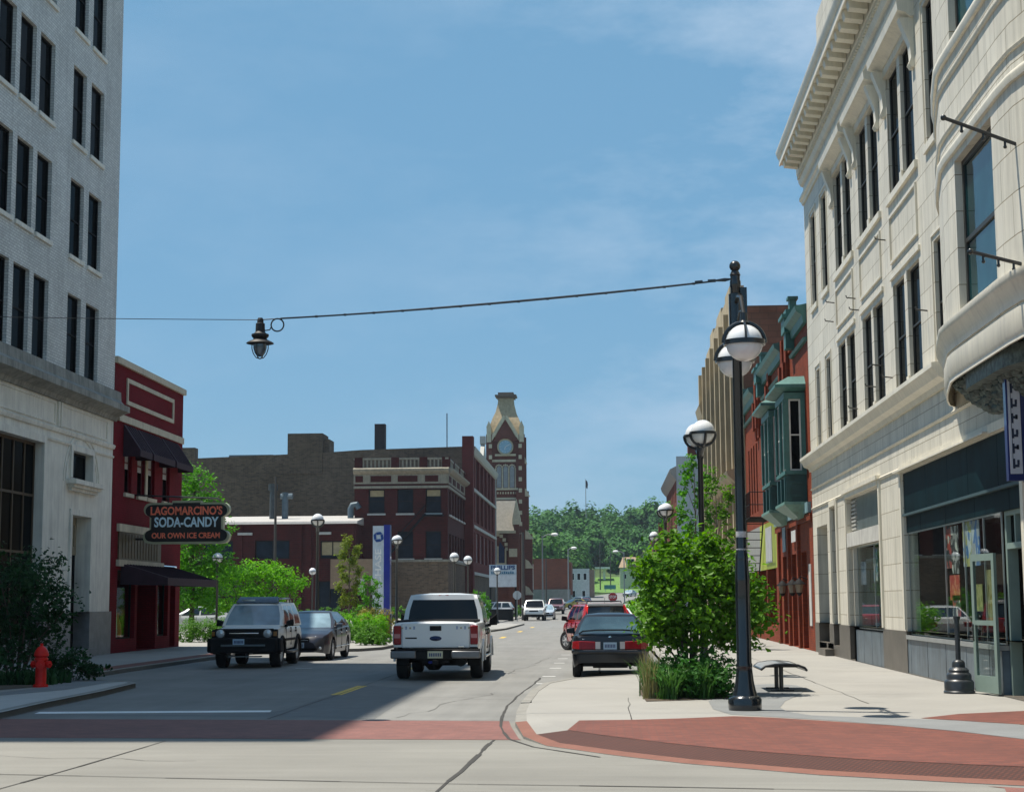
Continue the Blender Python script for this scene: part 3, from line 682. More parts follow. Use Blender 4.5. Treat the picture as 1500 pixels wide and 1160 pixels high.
# hoods on consoles over the paired windows, panels, sill courses
mb = MB()
for a, b in pairs:
    moulding(mb, O, U, Nn, a-.45, b+.45, [(0,13.98),(.08,13.98),(.16,14.06),(.34,14.12),(.36,14.30),(.30,14.36),(0,14.42)])
    mb.ob(O,U,Nn,a-.3,b+.3,0,.06,13.78,13.98)
    for c in (a-.22, b+.22):
        prof_c = [(0,12.9),(.07,12.9),(.12,12.98),(.07,13.1),(.09,13.4),(.20,13.7),(.30,13.98),(0,13.98)]
        moulding(mb, O, U, Nn, c-.13, c+.13, prof_c)
    mb.ob(O,U,Nn,a-.25,b+.25,0,.07,10.76,10.915); mb.ob(O,U,Nn,a-.2,b+.2,0,.05,9.0,9.1)
    for q in ((a-.05,b+.05,9.36,9.42),(a-.05,b+.05,10.42,10.48),(a-.05,a+.01,9.42,10.42),(b-.01,b+.05,9.42,10.42)): mb.ob(O,U,Nn,q[0],q[1],0,.045,q[2],q[3])
    m_ = (a+b)/2
    for z0, z1 in ((6.34,8.86),(10.92,13.75)):
        mb.ob(O,U,Nn,m_-.14,m_+.14,.002,.03,z0,z0+.22)
    mb.ob(O,U,Nn,m_-.26,m_-.2,0,.03,8.66,8.86)
for a, b in w2+w3:
    z0, z1 = (6.34,8.86) if (a,b) in w2 else (10.92,13.85)
    for q in ((a-.16,a-.11,z0,z1+.16),(b+.11,b+.16,z0,z1+.16),(a-.11,b+.11,z1+.11,z1+.16)): mb.ob(O,U,Nn,q[0],q[1],0,.03,q[2],q[3])
    mb.ob(O,U,Nn,a-.16,b+.16,0,.06,z0-.16,z0-.003)
# shop surrounds
for a, b, c, d in ((40.3,45.75,.97,4.48),(47.8,48.95,.42,4.42),(26.6,37.15,.95,4.52)):
    mb.ob(O,U,Nn,a-.2,a-.02,0,.05,1.06,d+.18); mb.ob(O,U,Nn,b+.02,b+.2,0,.05,1.06,d+.18); mb.ob(O,U,Nn,a-.02,b+.02,0,.07,d+.02,d+.18)
mb.ob(O,U,Nn,28.5,37.5,0,.16,4.55,4.585); mb.ob(O,U,Nn,40.1,46,0,.12,4.62,4.72)
mb.build('terracotta_trim', terras, tb)
frameg = pbr('grey_green_frame', (.20,.27,.24), .45, var=.1); fr_d = pbr('dark_sash', (.03,.03,.028), .5)
for o in up2+up3:
    window(tb, O, U, Nn, o[0], o[1], o[2], o[3], .08, fr_d, M['pane'], .045, rails=(.5,))
window(tb, O, U, Nn, 47.8, 48.95, .42, 4.42, .5, fr_d, M['pane'], .06)
d = MB(); d.ob(O,U,Nn,49.9,52.3,-.95,-.9,.45,4.0); d.build('door', pbr('green_tinted_door', (.05,.06,.04), .4), tb)
d = MB(); d.ob(O,U,Nn,49.0,50.6,-.3,.28,.1,.30); d.ob(O,U,Nn,50.61,52.3,-.9,.02,.1,.44); d.ob(O,U,Nn,49.1,50.3,-.28,.02,.30,.46); d.build('step', M['dgranite'], tb)
# small shop
alum = pbr('aluminium', (.42,.44,.44), .4, .6, var=.08)
window(tb, O, U, Nn, 40.3, 44.85, .97, 3.14, .10, alum, M['shop'], .04, mull=(.37,), name='shop_window', fd=.025)
d = MB(); d.ob(O,U,Nn,40.3,45.75,-.2,-.14,3.55,4.48); tp = d.build('transom_panel', pbr('grey_blue_panel', (.10,.125,.135), .3, var=.3, streak=.3), tb)
d = MB()
for k in range(8): d.ob(O,U,Nn,44.9,45.65,-.14,-.10,3.62+k*.105,3.67+k*.105)
d.build('louvre', pbr('pale_louvre', (.4,.4,.38), .6), tp)
d = MB(); d.ob(O,U,Nn,40.3,45.75,-.3,.03,3.16,3.54); d.build('sign_band', pbr('white_fascia', (.55,.54,.5), .6, streak=.3), tb)
slate = pbr('blue_grey_slate', (.10,.135,.165), .4, var=.3, scale=2, streak=.5)
d = MB()
for k in range(7): d.ob(O,U,Nn,40.31+k*.655,40.31+(k+1)*.655-.012,-.28,-.02+.002*(k%2),.1,.94)
d.build('stall_riser', slate, tb)
d = MB(); d.ob(O,U,Nn,44.9,45.75,-.75,-.7,.12,3.14); d.build('door', M['dark'], tb)
# big shop
d = MB()
pan = [37.15,34.6,32.4,30.6,28.25,26.4]
for a, b in zip(pan[1:], pan): d.ob(O,U,Nn,a+.01,b-.01,-.12,-.02,3.62,4.515)
d.ob(O,U,Nn,20.8,25,-.12,-.02,3.2,4.515)
d.build('dark_fascia', pbr('dark_teal_vitrolite', (.003,.014,.018), .5, var=.5, scale=1.5, streak=.4, spec=.04), tb)
d = MB(); k = 0; a = 26.4
while a < 37.1: d.ob(O,U,Nn,a+.008,min(a+1.3,37.15),-.10,-.06+.002*(k%2),3.2,3.56); a += 1.3; k += 1
d.build('lower_fascia', MATS['dark_teal_vitrolite'], tb)
d = MB(); d.ob(O,U,Nn,26.4,37.15,-.12,.03,3.562,3.615); d.build('fascia_strip', pbr('dull_metal_strip', (.05,.085,.095), .5, spec=.2), tb)
window(tb, O, U, Nn, 28.42, 37.15, .95, 3.2, .08, alum, M['shop'], .03, mull=(.155,.34,.545,), name='shop_window', fd=.025)
d = MB(); d.ob(O,U,Nn,28.42,37.15,-.35,.04,.86,.945); d.build('shop_sill', alum, tb)
d = MB(); k = 0; a = 28.42
while a < 37.1: d.ob(O,U,Nn,a+.01,min(a+.92,37.15),-.3,.0+.003*(k%2),.1,.85); a += .93; k += 1
d.build('stall_riser', slate, tb)
f = MB()   # doorway frame
for q in ((28.25,28.36,.12,3.2),(26.6,26.68,.12,3.2),(26.68,28.25,2.56,2.66),(26.68,28.25,3.12,3.2),(27.62,27.7,2.66,3.12)): f.ob(O,U,Nn,q[0],q[1],-.3,-.12,q[2],q[3])
fr = f.build('door_frame', frameg, tb)
g = MB(); g.ob(O,U,Nn,26.68,28.25,-.22,-.2,2.66,3.12); g.build('transom_glass', M['pane'], fr)
# open glazed door leaf folded back against the window
h0 = Vector((6.60,28.36,0)); dr = Vector((-.20,.98,0)).normalized(); nn = Vector((-dr.y, dr.x, 0))
lf = MB()
for q in ((0,.1,.14,2.5),(.84,.94,.14,2.5),(.1,.84,.14,.42),(.1,.84,2.38,2.5),(.1,.84,1.28,1.36)): lf.ob(h0, dr, nn, q[0], q[1], 0, .05, q[2], q[3])
ld = lf.build('door', frameg, tb)
g = MB(); g.ob(h0, dr, nn, .1, .84, .015, .03, .42, 2.38); g.build('glass', M['shop'], ld)
g = MB(); g.tube([h0+dr*.8+nn*.10+Vector((0,0,1.0)), h0+dr*.8+nn*.10+Vector((0,0,1.3))], .015, 6); g.build('handle', M['chrome'], ld)
# dark interiors
d = MB()
for (a, b) in ((26.5,37.3),(40.2,45.8),(21,26.3)):
    d.box(10.6,10.7,a,b,.1,3.4); d.box(7.0,10.6,a-.06,a,.1,3.4); d.box(7.0,10.6,b,b+.06,.1,3.4); d.box(7.0,10.6,a,b,3.4,3.46)
    d.box(7.0,10.6,a,b,.08,.13)
d.build('shop_interior', pbr('brown_interior', (.05,.03,.02), .9, var=.4), tb)
d = MB()
for y in (33.4,31.0,29.5,41.8,43.4): d.box(7.6,8.4,y-.5,y+.4,.13,.98)
d.build('display_shelf', pbr('shelf_wood', (.14,.08,.04), .7), tb)
window(tb, O, U, Nn, 20.8, 25.0, .3, 3.2, .1, alum, M['shop'], .05, mull=(.33,.66), name='shop_window')

# ---- oriel: quarter curved ends, flat front
orl = [(6.65,31.35),(6.48,31.05),(6.28,30.3),(6.08,29.3),(5.93,28.4),(5.83,27.8),(5.80,27.2),(5.80,23.6),(5.83,22.9),(5.95,22.2),(6.2,21.6),(6.65,21.2)]
mb = MB()
zo = [5.75,6.34,8.86,10.92,13.6,14.9]
for i in range(len(orl)-1):
    (xa,ya),(xb,yb) = orl[i], orl[i+1]
    u = Vector((xb-xa,yb-ya,0)); ln = u.length; u.normalize(); nrm = Vector((u.y,-u.x,0))
    if nrm.x > 0: nrm = -nrm
    ops = []
    if i == 6: ops = [(.55,ln-.48,6.40,8.86,.12),(.55,ln-.48,10.92,13.6,.12)]
    wallgrid(mb, (xa,ya,0), u, nrm, 0, ln, 5.75, 14.9, ops, .32)
mb.poly([(x,y,14.9) for x, y in orl]); mb.poly([(x,y,5.75) for x, y in orl])
mb.build('oriel', terra, tb, sharp=25)
xa, ya = orl[6]; xb, yb = orl[7]
for z0, z1 in ((6.40,8.86),(10.92,13.6)):
    w = window(tb, (5.80,27.2,0), (0,-1,0), (-1,0,0), .55, 3.12, z0, z1, .12, fr_d, M['bluepane'], .09, rails=(.45,), name='oriel_window')
def band(prof_b, name, mat, grow=0):
    m = MB(); k = len(prof_b); P = []
    for i, (x, y) in enumerate(orl):
        (xa, ya), (xb, yb) = orl[max(0,i-1)], orl[min(len(orl)-1,i+1)]
        t = Vector((xb-xa, yb-ya)).normalized(); ox, oy = (t.y, -t.x)
        for (n_, z) in prof_b: P.append((x+ox*n_, y+oy*n_, z))
    for i in range(len(orl)-1):
        for j in range(k):
            j2 = (j+1) % k
            m.poly([P[i*k+j],P[(i+1)*k+j],P[(i+1)*k+j2],P[i*k+j2]])
    return m.build(name, mat, tb, sharp=50)
band([(0,5.84),(.03,5.84),(.04,5.94),(.08,6.02),(.13,6.13),(.15,6.15),(.15,6.26),(0,6.32)], 'oriel_ledge', terras)
band([(0,5.34),(-.03,5.34),(.03,5.46),(.03,5.78),(0,5.80)], 'oriel_apron', terras)
band([(0,8.98),(.05,8.98),(.07,9.06),(.07,9.1),(0,9.16)], 'oriel_moulding', terras)
band([(0,9.42),(.03,9.42),(.05,9.46),(0,9.5)], 'oriel_moulding', terras)
band([(0,10.3),(.03,10.3),(.05,10.34),(0,10.38)], 'oriel_moulding', terras)
band([(0,10.66),(.05,10.66),(.08,10.74),(.08,10.8),(0,10.88)], 'oriel_moulding', terras)
m = MB()    # leafy corbel under the oriel
for i in range(8):
    for j in range(26):
        t = i/7; f = 1 - .5*t**1.3; q_ = (j/25-.5)*2
        yy_ = 26.2 + q_*2.9*f; e = max(0, 1-q_**4)
        x = 6.63 - .62*e**.5*(1-.55*t); z = 5.40 - .62*t*e**.3
        m.sphere((x + rnd.uniform(-.03,.03), yy_, z + rnd.uniform(-.04,.04)), .085+.05*rnd.random(), 8, sz=.8)
m.build('corbel', pbr('weathered_green_corbel', (.085,.11,.10), .6, var=.8, scale=9), tb, recalc=False)
m = MB()
m.prism([(6.65-(6.65-x)*.9, 26.2+(y-26.4)*.55, 5.42) for x, y in orl], (0,0,-.3)); m.build('corbel_core', MATS['weathered_green_corbel'], tb)

# rods of former signs, clamps on the wall
for (p, q, lab) in (((4.86,22.9,8.50),(5.84,22.85,8.08),'dark tilted iron sign arm high beside the curved oriel'), ((5.16,22.9,6.56),(5.84,22.85,6.36),'dark iron sign arm below, level with the oriel window sill')):
    m = MB(); P, Q = Vector(p), Vector(q)
    m.tube([P, Q], .028, 8); m.sphere(P, .045, 10)
    for t in (.25,.55,.85):
        c = P.lerp(Q, t); m.tube([c, c-Vector((0,0,.09))], .018, 6); m.sphere(c-Vector((0,0,.10)), .028, 8)
    m.build('sign_bracket', M['black'], tb)['label'] = lab
m = MB(); m.tube([(6.64,29.9,7.6),(6.35,29.9,7.64)], .02, 6); m.lathe([(.03,0),(.06,.05),(.075,.16),(.001,.16)], (6.3,29.85,7.55), 10); m.box(6.56,6.64,29.8,30,7.5,7.7)
tag(m.build('flood_lamp', M['blackm'], None), 'small floodlight on the cream wall beside the oriel', 'lamp')
m = MB()
for y, z in ((33.6,7.6),(38.2,10.1),(39.4,7.3),(40.3,6.9),(43.0,9.6),(43.2,6.7),(46.9,10.2),(47.2,9.7),(37.9,6.8),(42.5,9.2)):
    m.tube([(6.66,y,z),(6.42,y,z+.03),(6.40,y,z+.09)], .018, 5)
tag(m.build('wall_hooks', M['black'], None), 'rusty hooks left in the upper cream facade', 'hooks', kind='stuff')

# blade sign
bs = thing('blade_sign', 'narrow blue blade sign with white vertical panel over the shop door', 'sign', (6.4,25.2,3.5))
m = MB(); m.box(6.10,6.62,25.15,25.3,3.5,5.2); m.build('sign_case', pbr('royal_blue', (.012,.018,.12), .3, coat=.4), bs)
m = MB(); m.box(6.13,6.31,25.135,25.149,3.6,5.1); m.build('sign_panel', pbr('sign_white', (.6,.62,.66), .5), bs)
m = MB()    # glyphs too worn to read
for k in range(6):
    z = 3.68+k*.23
    m.box(6.17,6.20,25.129,25.134,z,z+.15); m.box(6.20,6.26,25.129,25.134,z+.02+.05*(k%2),z+.06+.05*(k%2)); m.box(6.23,6.265,25.129,25.134,z+.06,z+.13)
m.box(6.165,6.172,25.129,25.134,3.68,5.0); m.build('worn_lettering', pbr('sign_glyphs', (.02,.03,.06), .5), bs, flat=True)
m = MB(); m.tube([(6.64,25.22,5.36),(6.15,25.22,5.30)], .02, 6); m.tube([(6.2,25.22,5.3),(6.2,25.22,5.2)], .012, 5); m.build('bracket', M['black'], bs)

# posters and placards in the window
def poster(y, z, w, h, paint, label, x=6.775):
    t = MB(); t.box(x, x+.012, y-w*.6, y+w*.6, z-h*.58, z+h*.58)
    o = t.build('poster', paint, None); return tag(o, label, 'poster')
def pmat(name, base, blots, sc):
    m, nt, b, N, L = _new(name)
    tc = N('ShaderNodeTexCoord'); v = N('ShaderNodeTexVoronoi'); v.inputs['Scale'].default_value = sc; L(tc.outputs['Object'], v.inputs['Vector'])
    r = _ramp(nt, v.outputs['Color'], [(0, rgba(base))] + [(.25+.5*i/len(blots), rgba(c)) for i, c in enumerate(blots)] + [(1, rgba(base))]); r.color_ramp.interpolation = 'CONSTANT'
    L(r.outputs[0], b.inputs['Base Color']); b.inputs['Roughness'].default_value = .5; return m
poster(33.05,2.75,.45,.72, pmat('poster_a', (.55,.55,.5), [(.03,.03,.03),(.4,.06,.04)], 7), 'white and red poster hung first in the big shop window')
poster(32.45,2.68,.55,.80, pmat('poster_b', (.6,.6,.57), [(.03,.03,.03),(.3,.3,.3)], 6), 'black and white poster hung second in the big shop window')
poster(31.35,2.75,.6,.72, pmat('poster_c', (.08,.22,.5), [(.6,.65,.7),(.5,.5,.2)], 6), 'blue poster with yellow patch in the big shop window')
poster(30.65,2.75,.55,.72, pmat('poster_d', (.55,.6,.66), [(.08,.2,.5),(.4,.42,.46)], 6), 'pale blue and white poster in the big shop window')
poster(32.6,1.95,.75,.42, pmat('poster_e', (.5,.07,.03), [(.6,.2,.1),(.45,.05,.03)], 8), 'orange red placard in the big shop window')
poster(32.5,1.6,.6,.35, pmat('poster_f', (.6,.58,.55), [(.4,.05,.04),(.05,.05,.05)], 9), 'small white and red placard under the orange one')
poster(30.55,1.75,.5,.42, pmat('poster_g', (.42,.36,.12), [(.3,.3,.1),(.5,.45,.2)], 9), 'yellow placard low in the big shop window')
poster(29.6,1.75,.55,.85, pmat('poster_h', (.40,.33,.10), [(.3,.25,.08),(.45,.4,.2)], 7), 'tall yellow placard beside the open shop door')
poster(42.1,2.6,.5,.7, pmat('poster_i', (.3,.42,.55), [(.6,.6,.6),(.1,.2,.3)], 7), 'pale blue poster in the small shop window', 6.795)
poster(41.2,1.7,.5,.8, pmat('poster_j', (.5,.52,.5), [(.1,.25,.15),(.3,.5,.6)], 8), 'white and green poster in the small shop window', 6.795)
# ================================================================ orange brick building with turquoise bays
orab = brick('orange_brick', (.29,.055,.020), (.21,.042,.018), (.16,.055,.035), .21, .075, .008, .8, .25, bump=.4, streak=.2)
turq = pbr('turquoise_paint', (.048,.155,.140), .5, var=.2, scale=3, streak=.25)
turqd = pbr('dark_turquoise_paint', (.012,.06,.06), .5, var=.25, scale=3)
ob = thing('orange_brick_building', 'two storey orange brick building with turquoise bay windows and pointed parapet ends', 'building', (6.65, 65, S))
O, U, Nn = (6.65,0,0), (0,1,0), (-1,0,0)
mb = MB()
doors = [(55.2,56.6,.12,3.35,.5),(57.3,59.6,.12,3.35,.9),(60.6,62.6,.12,3.35,.7)]
nar = [(66.5+i*1.25,67.1+i*1.25,5.6,8.6) for i in range(3)] + [(72+i*1.25,72.6+i*1.25,5.6,8.6) for i in range(4)]
wallgrid(mb, O, U, Nn, 53.35, 64.5, .1, 11.2, doors, .3)
wallgrid(mb, O, U, Nn, 64.5, 78, 4.9, 11.0, nar, .2)
for y in (53.35, 78): mb.poly([(6.65,y,.1),(22,y,.1),(22,y,11),(6.65,y,11)])
mb.poly([(6.65,53.35,10.8),(22,53.35,10.8),(22,78,10.8),(6.65,78,10.8)])
for a in (56.9,59.95,63.3): mb.ob(O,U,Nn,a,a+.42,0,.10,.1,4.3)
mb.ob(O,U,Nn,53.4,64.5,0,.08,4.3,4.52)
mb.build('wall', orab, ob, flat=True)
mb = MB()
# sloping turquoise parapet caps ending in finial blocks
for (a, b, zt) in ((53.4,57.6,11.3),(60.4,68.6,11.15),(71.5,77.6,10.95)):
    moulding(mb, O, U, Nn, a, b, [(-.15,zt-.55),(.12,zt-.55),(.16,zt-.3),(.34,zt-.16),(.38,zt),(-.2,zt+.12)])
    moulding(mb, O, U, Nn, a, b, [(0,zt-1.15),(.10,zt-1.15),(.14,zt-1.05),(0,zt-1.0)])
for y, z in ((57.3,11.2),(68.3,10.9),(78.0,10.6)):
    mb.ob(O,U,Nn,y-.5,y+.5,-.3,.36,z-.2,z+.30); mb.ob(O,U,Nn,y-.6,y+.6,-.4,.44,z+.30,z+.42); mb.ob(O,U,Nn,y-.4,y+.4,-.3,.28,z+.42,z+.62)
    mb.ob(O,U,Nn,y-.2,y+.2,-.12,.12,z+.62,z+1.0); mb.ob(O,U,Nn,y-.26,y+.26,-.18,.18,z+1.0,z+1.1)
    mb.ob(O,U,Nn,y-.3,y+.3,0,.3,z-.75,z-.2)
mb.build('parapet', turq, ob)
mb = MB()
for y in (58.9,60.2,65.4,69.9,71.2): mb.ob(O,U,Nn,y-.3,y+.3,0,.14,8.6,11.2); mb.ob(O,U,Nn,y-.22,y+.22,.14,.24,9.0,10.2)
for y0, y1 in ((57.8,60.2),(69,71)): mb.ob(O,U,Nn,y0,y1,0,.06,10.5,11.2)
mb.build('brick_pilasters', orab, ob, flat=True)
for o in nar: window(ob, O, U, Nn, *o, .2, pbr('red_sash', (.14,.02,.015), .5), M['pane2'], .06, rails=(.5,))
whitef = pbr('white_sash', (.62,.63,.6), .5)
def bay(y0, y1):
    w = MB(); x0, x1 = 5.98, 6.65; zb, zt = 5.98, 8.36
    # corner posts and rails, windows between
    for (xa, xb) in ((x0, x0+.13),): 
        for y in (y0, y1-.13): w.box(xa, xb, y, y+.13, zb, zt)
    w.box(6.5,6.648,y0,y0+.10,zb,zt); w.box(6.5,6.648,y1-.10,y1,zb,zt)
    ym = (y0+y1)/2
    w.box(x0-.012,x0+.10,ym-.14,ym+.14,zb,zt); 
    for y in (y0+.02, ym-.16, y1-.16): w.box(x0-.06,x0-.001,y,y+.14,zb+.05,zt-.05)
    w.box(x0-.03,6.648,y0-.03,y1+.03,zt,zt+.22)
    w.box(x0-.05,6.648,y0-.05,y1+.05,zb-.12,zb)
    b = w.build('bay_window', turq, ob)
    r = MB()   # flared roof
    P = [(6.648,y0-.02,9.12),(x0+.15,y0+.1,9.12),(x0+.15,y1-.1,9.12),(6.648,y1+.02,9.12)]
    Q = [(6.648,y0-.34,8.82),(x0-.34,y0-.34,8.82),(x0-.34,y1+.34,8.82),(6.648,y1+.34,8.82)]
    T = [(6.648,y0-.12,8.62),(x0-.12,y0-.12,8.62),(x0-.12,y1+.12,8.62),(6.648,y1+.12,8.62)]
    Q2 = [(a, c, z-.10) for a, c, z in Q]
    r.poly(P); r.poly(T)
    for A, B in ((P,Q),(Q,Q2),(Q2,T)):
        for i in range(3): r.poly([A[i],A[i+1],B[i+1],B[i]])
    r.build('roof', turq, b)
    a = MB()
    a.box(x0+.05,6.648,y0+.05,y1-.05,4.95,zb-.12)
    for y in (y0+.12, ym-.12, y1-.36): a.box(x0-.05,x0+.05,y,y+.24,4.98,5.78)
    a.box(x0+.15,6.5,y0-.01,y0+.05,5.1,5.2); a.box(x0+.15,6.5,y0-.01,y0+.05,5.55,5.65)
    a.box(x0-.02,x0+.16,y0+.0,y0+.05,4.98,5.8)
    a.build('apron', turqd, b)
    c = MB()
    P = [(6.648,y0-.1,4.95),(x0-.1,y0-.1,4.95),(x0-.1,y1+.1,4.95),(6.648,y1+.1,4.95)]
    P1 = [(6.648,y0-.1,4.86),(x0-.1,y0-.1,4.86),(x0-.1,y1+.1,4.86),(6.648,y1+.1,4.86)]
    Q = [(6.648,y0+.5,4.45),(6.4,y0+.6,4.45),(6.4,y1-.6,4.45),(6.648,y1-.5,4.45)]
    c.poly(P); c.poly(Q)
    for A, B in ((P,P1),(P1,Q)):
        for i in range(3): c.poly([A[i],A[i+1],B[i+1],B[i]])
    c.build('bay_base', pbr('pale_turquoise', (.13,.27,.23), .5, var=.2, streak=.3), b)
    window(ob, (0,y0,0), (1,0,0), (0,-1,0), x0+.13, 6.5, zb, zt, .03, whitef, M['pane'], .055, rails=(.5,), name='sash_window')
    window(ob, (x0,0,0), (0,1,0), (-1,0,0), y0+.13, ym-.14, zb, zt, .03, whitef, M['pane'], .055, rails=(.5,), name='sash_window')
    window(ob, (x0,0,0), (0,1,0), (-1,0,0), ym+.14, y1-.13, zb, zt, .03, whitef, M['pane'], .055, rails=(.5,), name='sash_window')
bay(54.5, 57.2); bay(59.6, 62.4)
reddoor = pbr('brick_red_door', (.13,.022,.014), .6, var=.2)
for a, b, dp in ((55.2,56.6,.5),(57.3,59.6,.9),(60.6,62.6,.7)):
    d = MB(); d.ob(O,U,Nn,a,b,-dp-.05,-dp,.12,3.35); d.build('door', reddoor, ob)
d = MB(); d.ob(O,U,Nn,54.0,54.55,0,.03,.9,2.9); d.build('panel', pbr('white_panel', (.6,.6,.57), .5), ob)
d = MB(); d.ob(O,U,Nn,57.4,58.7,.081,.10,3.75,4.15); d.build('sign', pbr('white_sign', (.6,.6,.6), .5), ob)
d = MB(); d.ob(O,U,Nn,60.7,61.7,.081,.10,3.5,4.4); d.build('sign', pbr('grey_poster', (.2,.28,.33), .5, var=.5, scale=6), ob)
d = MB(); d.ob(O,U,Nn,53.6,64.4,0,.12,4.56,4.9); d.build('blue_fascia', pbr('faded_blue_fascia', (.16,.28,.32), .6, var=.3), ob)
d = MB(); d.ob(O,U,Nn,64.5,71.6,-.05,.0,3.0,4.9); d.build('lime_fascia', pbr('lime_green_paint', (.36,.42,.055), .6, var=.08), ob)
d = MB(); d.ob(O,U,Nn,66.4,68.9,.0,.03,3.25,4.7); d.build('sign', MATS['white_sign'], ob)
d = MB(); d.ob(O,U,Nn,71.6,78,-.05,.0,3.0,4.9); d.build('grey_fascia', pbr('grey_fascia', (.27,.27,.25), .6), ob)
d = MB(); d.ob(O,U,Nn,64.5,78,-.6,-.55,.12,3.0); d.build('shop_window', M['pane'], ob)
d = MB(); d.ob(O,U,Nn,64.5,78,-.55,.0,.1,.75); 
for y in (64.5,68.5,72.5,77.6): d.ob(O,U,Nn,y,y+.4,-.5,.02,.75,3.0)
d.build('stall_riser', orab, ob)
d = MB()     # fire escape balcony
for z in (5.0,5.5,6.0): d.tube([(5.7,65.4,z),(5.7,69,z)], .02, 5); d.tube([(5.7,65.4,z),(6.6,65.4,z)], .02, 5)
for i in range(13): d.tube([(5.7,65.4+i*.3,5.0),(5.7,65.4+i*.3,6.0)], .012, 4)
for i in range(14): d.box(5.7,6.62,65.4+i*.27,65.5+i*.27,4.96,4.99)
for i in range(8): d.tube([(5.85,69+i*.35,4.9-i*.32),(6.55,69+i*.35,4.9-i*.32)], .02, 5)
d.tube([(5.85,69,4.95),(5.85,71.6,2.5)], .03, 5); d.tube([(6.55,69,4.95),(6.55,71.6,2.5)], .03, 5)
d.build('fire_escape', M['blackm'], ob, flat=True)
for y, lab in ((55.0,'wall lantern by the white panel next to the cream building'), (57.05,'middle wall lantern between the two dark red doorways'), (60.25,'farthest wall lantern on the orange brick front')):
    lt = thing('wall_lantern', lab, 'lantern', (6.4,y,2.1), 'wall lanterns on the orange brick front')
    m = MB(); m.tube([(6.64,y,2.42),(6.38,y,2.5),(6.36,y,2.42)], .02, 6); m.lathe([(.001,2.46),(.05,2.42),(.2,2.28),(.21,2.25),(.001,2.25)], (6.36,y,0), 8); m.build('cap', M['blackm'], lt)
    m = MB(); m.lathe([(.15,2.25),(.10,1.98),(.001,1.98)], (6.36,y,0), 8); m.build('lamp_glass', pbr('amber_glass', (.16,.13,.09), .2), lt)
    m = MB(); m.lathe([(.11,1.98),(.06,1.9),(.001,1.86)], (6.36,y,0), 8); m.build('base', M['blackm'], lt)

# ================================================================ tan ribbed tower block behind
tan = pbr('tan_stone', (.43,.35,.225), .8, var=.2, scale=.6, streak=.3, fine=.1)
cbr = brick('brown_common_brick', (.30,.17,.11), (.21,.135,.09), (.17,.12,.085), .8, .3, .02, .9, .5, vs=.35, bump=0)
tn = thing('tan_building', 'tall tan stone building with vertical ribs and a stepped parapet', 'building', (6.65, 94, S))
mb = MB()
rib = [(80.2+i*3.9, 82.2+i*3.9) for i in range(8)]
wallgrid(mb, O, U, Nn, 78, 110.5, .1, 16.6, [(a,b,5.2,14.8,.3) for a, b in rib]+[(a,b,.5,3.6,.4) for a, b in rib], .3)
mb.poly([(6.65,110.5,.1),(26,110.5,.1),(26,110.5,16),(6.65,110.5,16)])
for i in range(9):
    y = 78+i*3.9; mb.ob(O,U,Nn,y,y+.55,0,.32,4.4,16.7)
    mb.ob(O,U,Nn,y+.55,y+.85,0,.16,4.4,16.4)
    for k in range(2): mb.ob(O,U,Nn,y+1.4+k*1.1,y+1.55+k*1.1,-.28,.06,5.2,14.8)
for a, b, z in ((78,84.5,16.75),(84.5,88,18.0),(88,91,17.7),(91,95,18.0),(95,98,17.7),(98,101,18.0),(101,105,17.4),(105,110.5,16.8)): mb.ob(O,U,Nn,a,b,-.12,.05,16.6,z)
mb.build('wall', tan, tn, flat=True)
mb = MB(); moulding(mb, O, U, Nn, 78.1, 110.5, [(0,4.3),(.2,4.3),(.5,4.6),(.55,4.75),(0,4.95)])
moulding(mb, O, U, Nn, 78.1, 96, [(0,7.2),(.5,7.3),(.85,7.65),(.9,7.85),(0,8.1)])
for i in range(7): mb.ob(O,U,Nn,79+i*2.6,79.35+i*2.6,0,.6,6.6,7.25)
moulding(mb, O, U, Nn, 106.5, 110.9, [(0,13.4),(.3,13.6),(.5,14.4),(.2,14.8),(0,15.2)])
mb.build('cornice', tan, tn)
mb = MB(); mb.box(6.66,26,77.96,78.2,.1,15.65); mb.box(6.66,26,77.94,78.22,15.5,15.75); mb.box(6.66,26,110.3,110.46,.1,15.7); mb.box(25.8,26,78.2,110.3,.1,15.7); mb.box(6.66,26,78.2,110.3,15.2,15.3); mb.build('brick_side_wall', cbr, tn, flat=True)
for a, b in rib: window(tn, O, U, Nn, a, b, 5.2, 14.8, .3, M['blackm'], M['pane2'], .1, rails=(.33,.66))
for a, b in rib: window(tn, O, U, Nn, a, b, .5, 3.6, .4, M['blackm'], M['pane2'], .1)

# ================================================================ red brick building with grey side wall, farther on the right
fb = thing('far_grey_sided_building', 'three storey red building with pale grey rendered side wall beyond the tan block', 'building', (6.65,160,S))
mb = MB(); wallgrid(mb, O, U, Nn, 154, 180, .1, 14.2, [(156+i*3.6,157.3+i*3.6,z,z+2.2) for i in range(6) for z in (4.6,8.2,11)], .2)
mb.poly([(6.65,180,.1),(26,180,.1),(26,180,14),(6.65,180,14)]); mb.build('wall', brick('far_red_brick', (.22,.06,.04), (.17,.05,.035), (.14,.07,.05), .4, .16, .02, .85, .25, bump=0), fb, flat=True)
for i in range(6):
    for z in (4.6,8.2,11): window(fb, O, U, Nn, 156+i*3.6, 157.3+i*3.6, z, z+2.2, .2, M['blackm'], M['pane2'], .1)
mb = MB(); mb.box(6.66,26,153.9,154.1,.1,15.2); mb.build('side_wall', pbr('pale_grey_render', (.36,.39,.41), .8, var=.2, scale=.2, streak=.3), fb, flat=True)
mb = MB(); moulding(mb, O, U, Nn, 154, 180, [(0,13.0),(.2,13.2),(.5,13.6),(.6,14.0),(0,14.3)]); mb.build('cornice', pbr('grey_cornice', (.27,.25,.23), .7), fb)
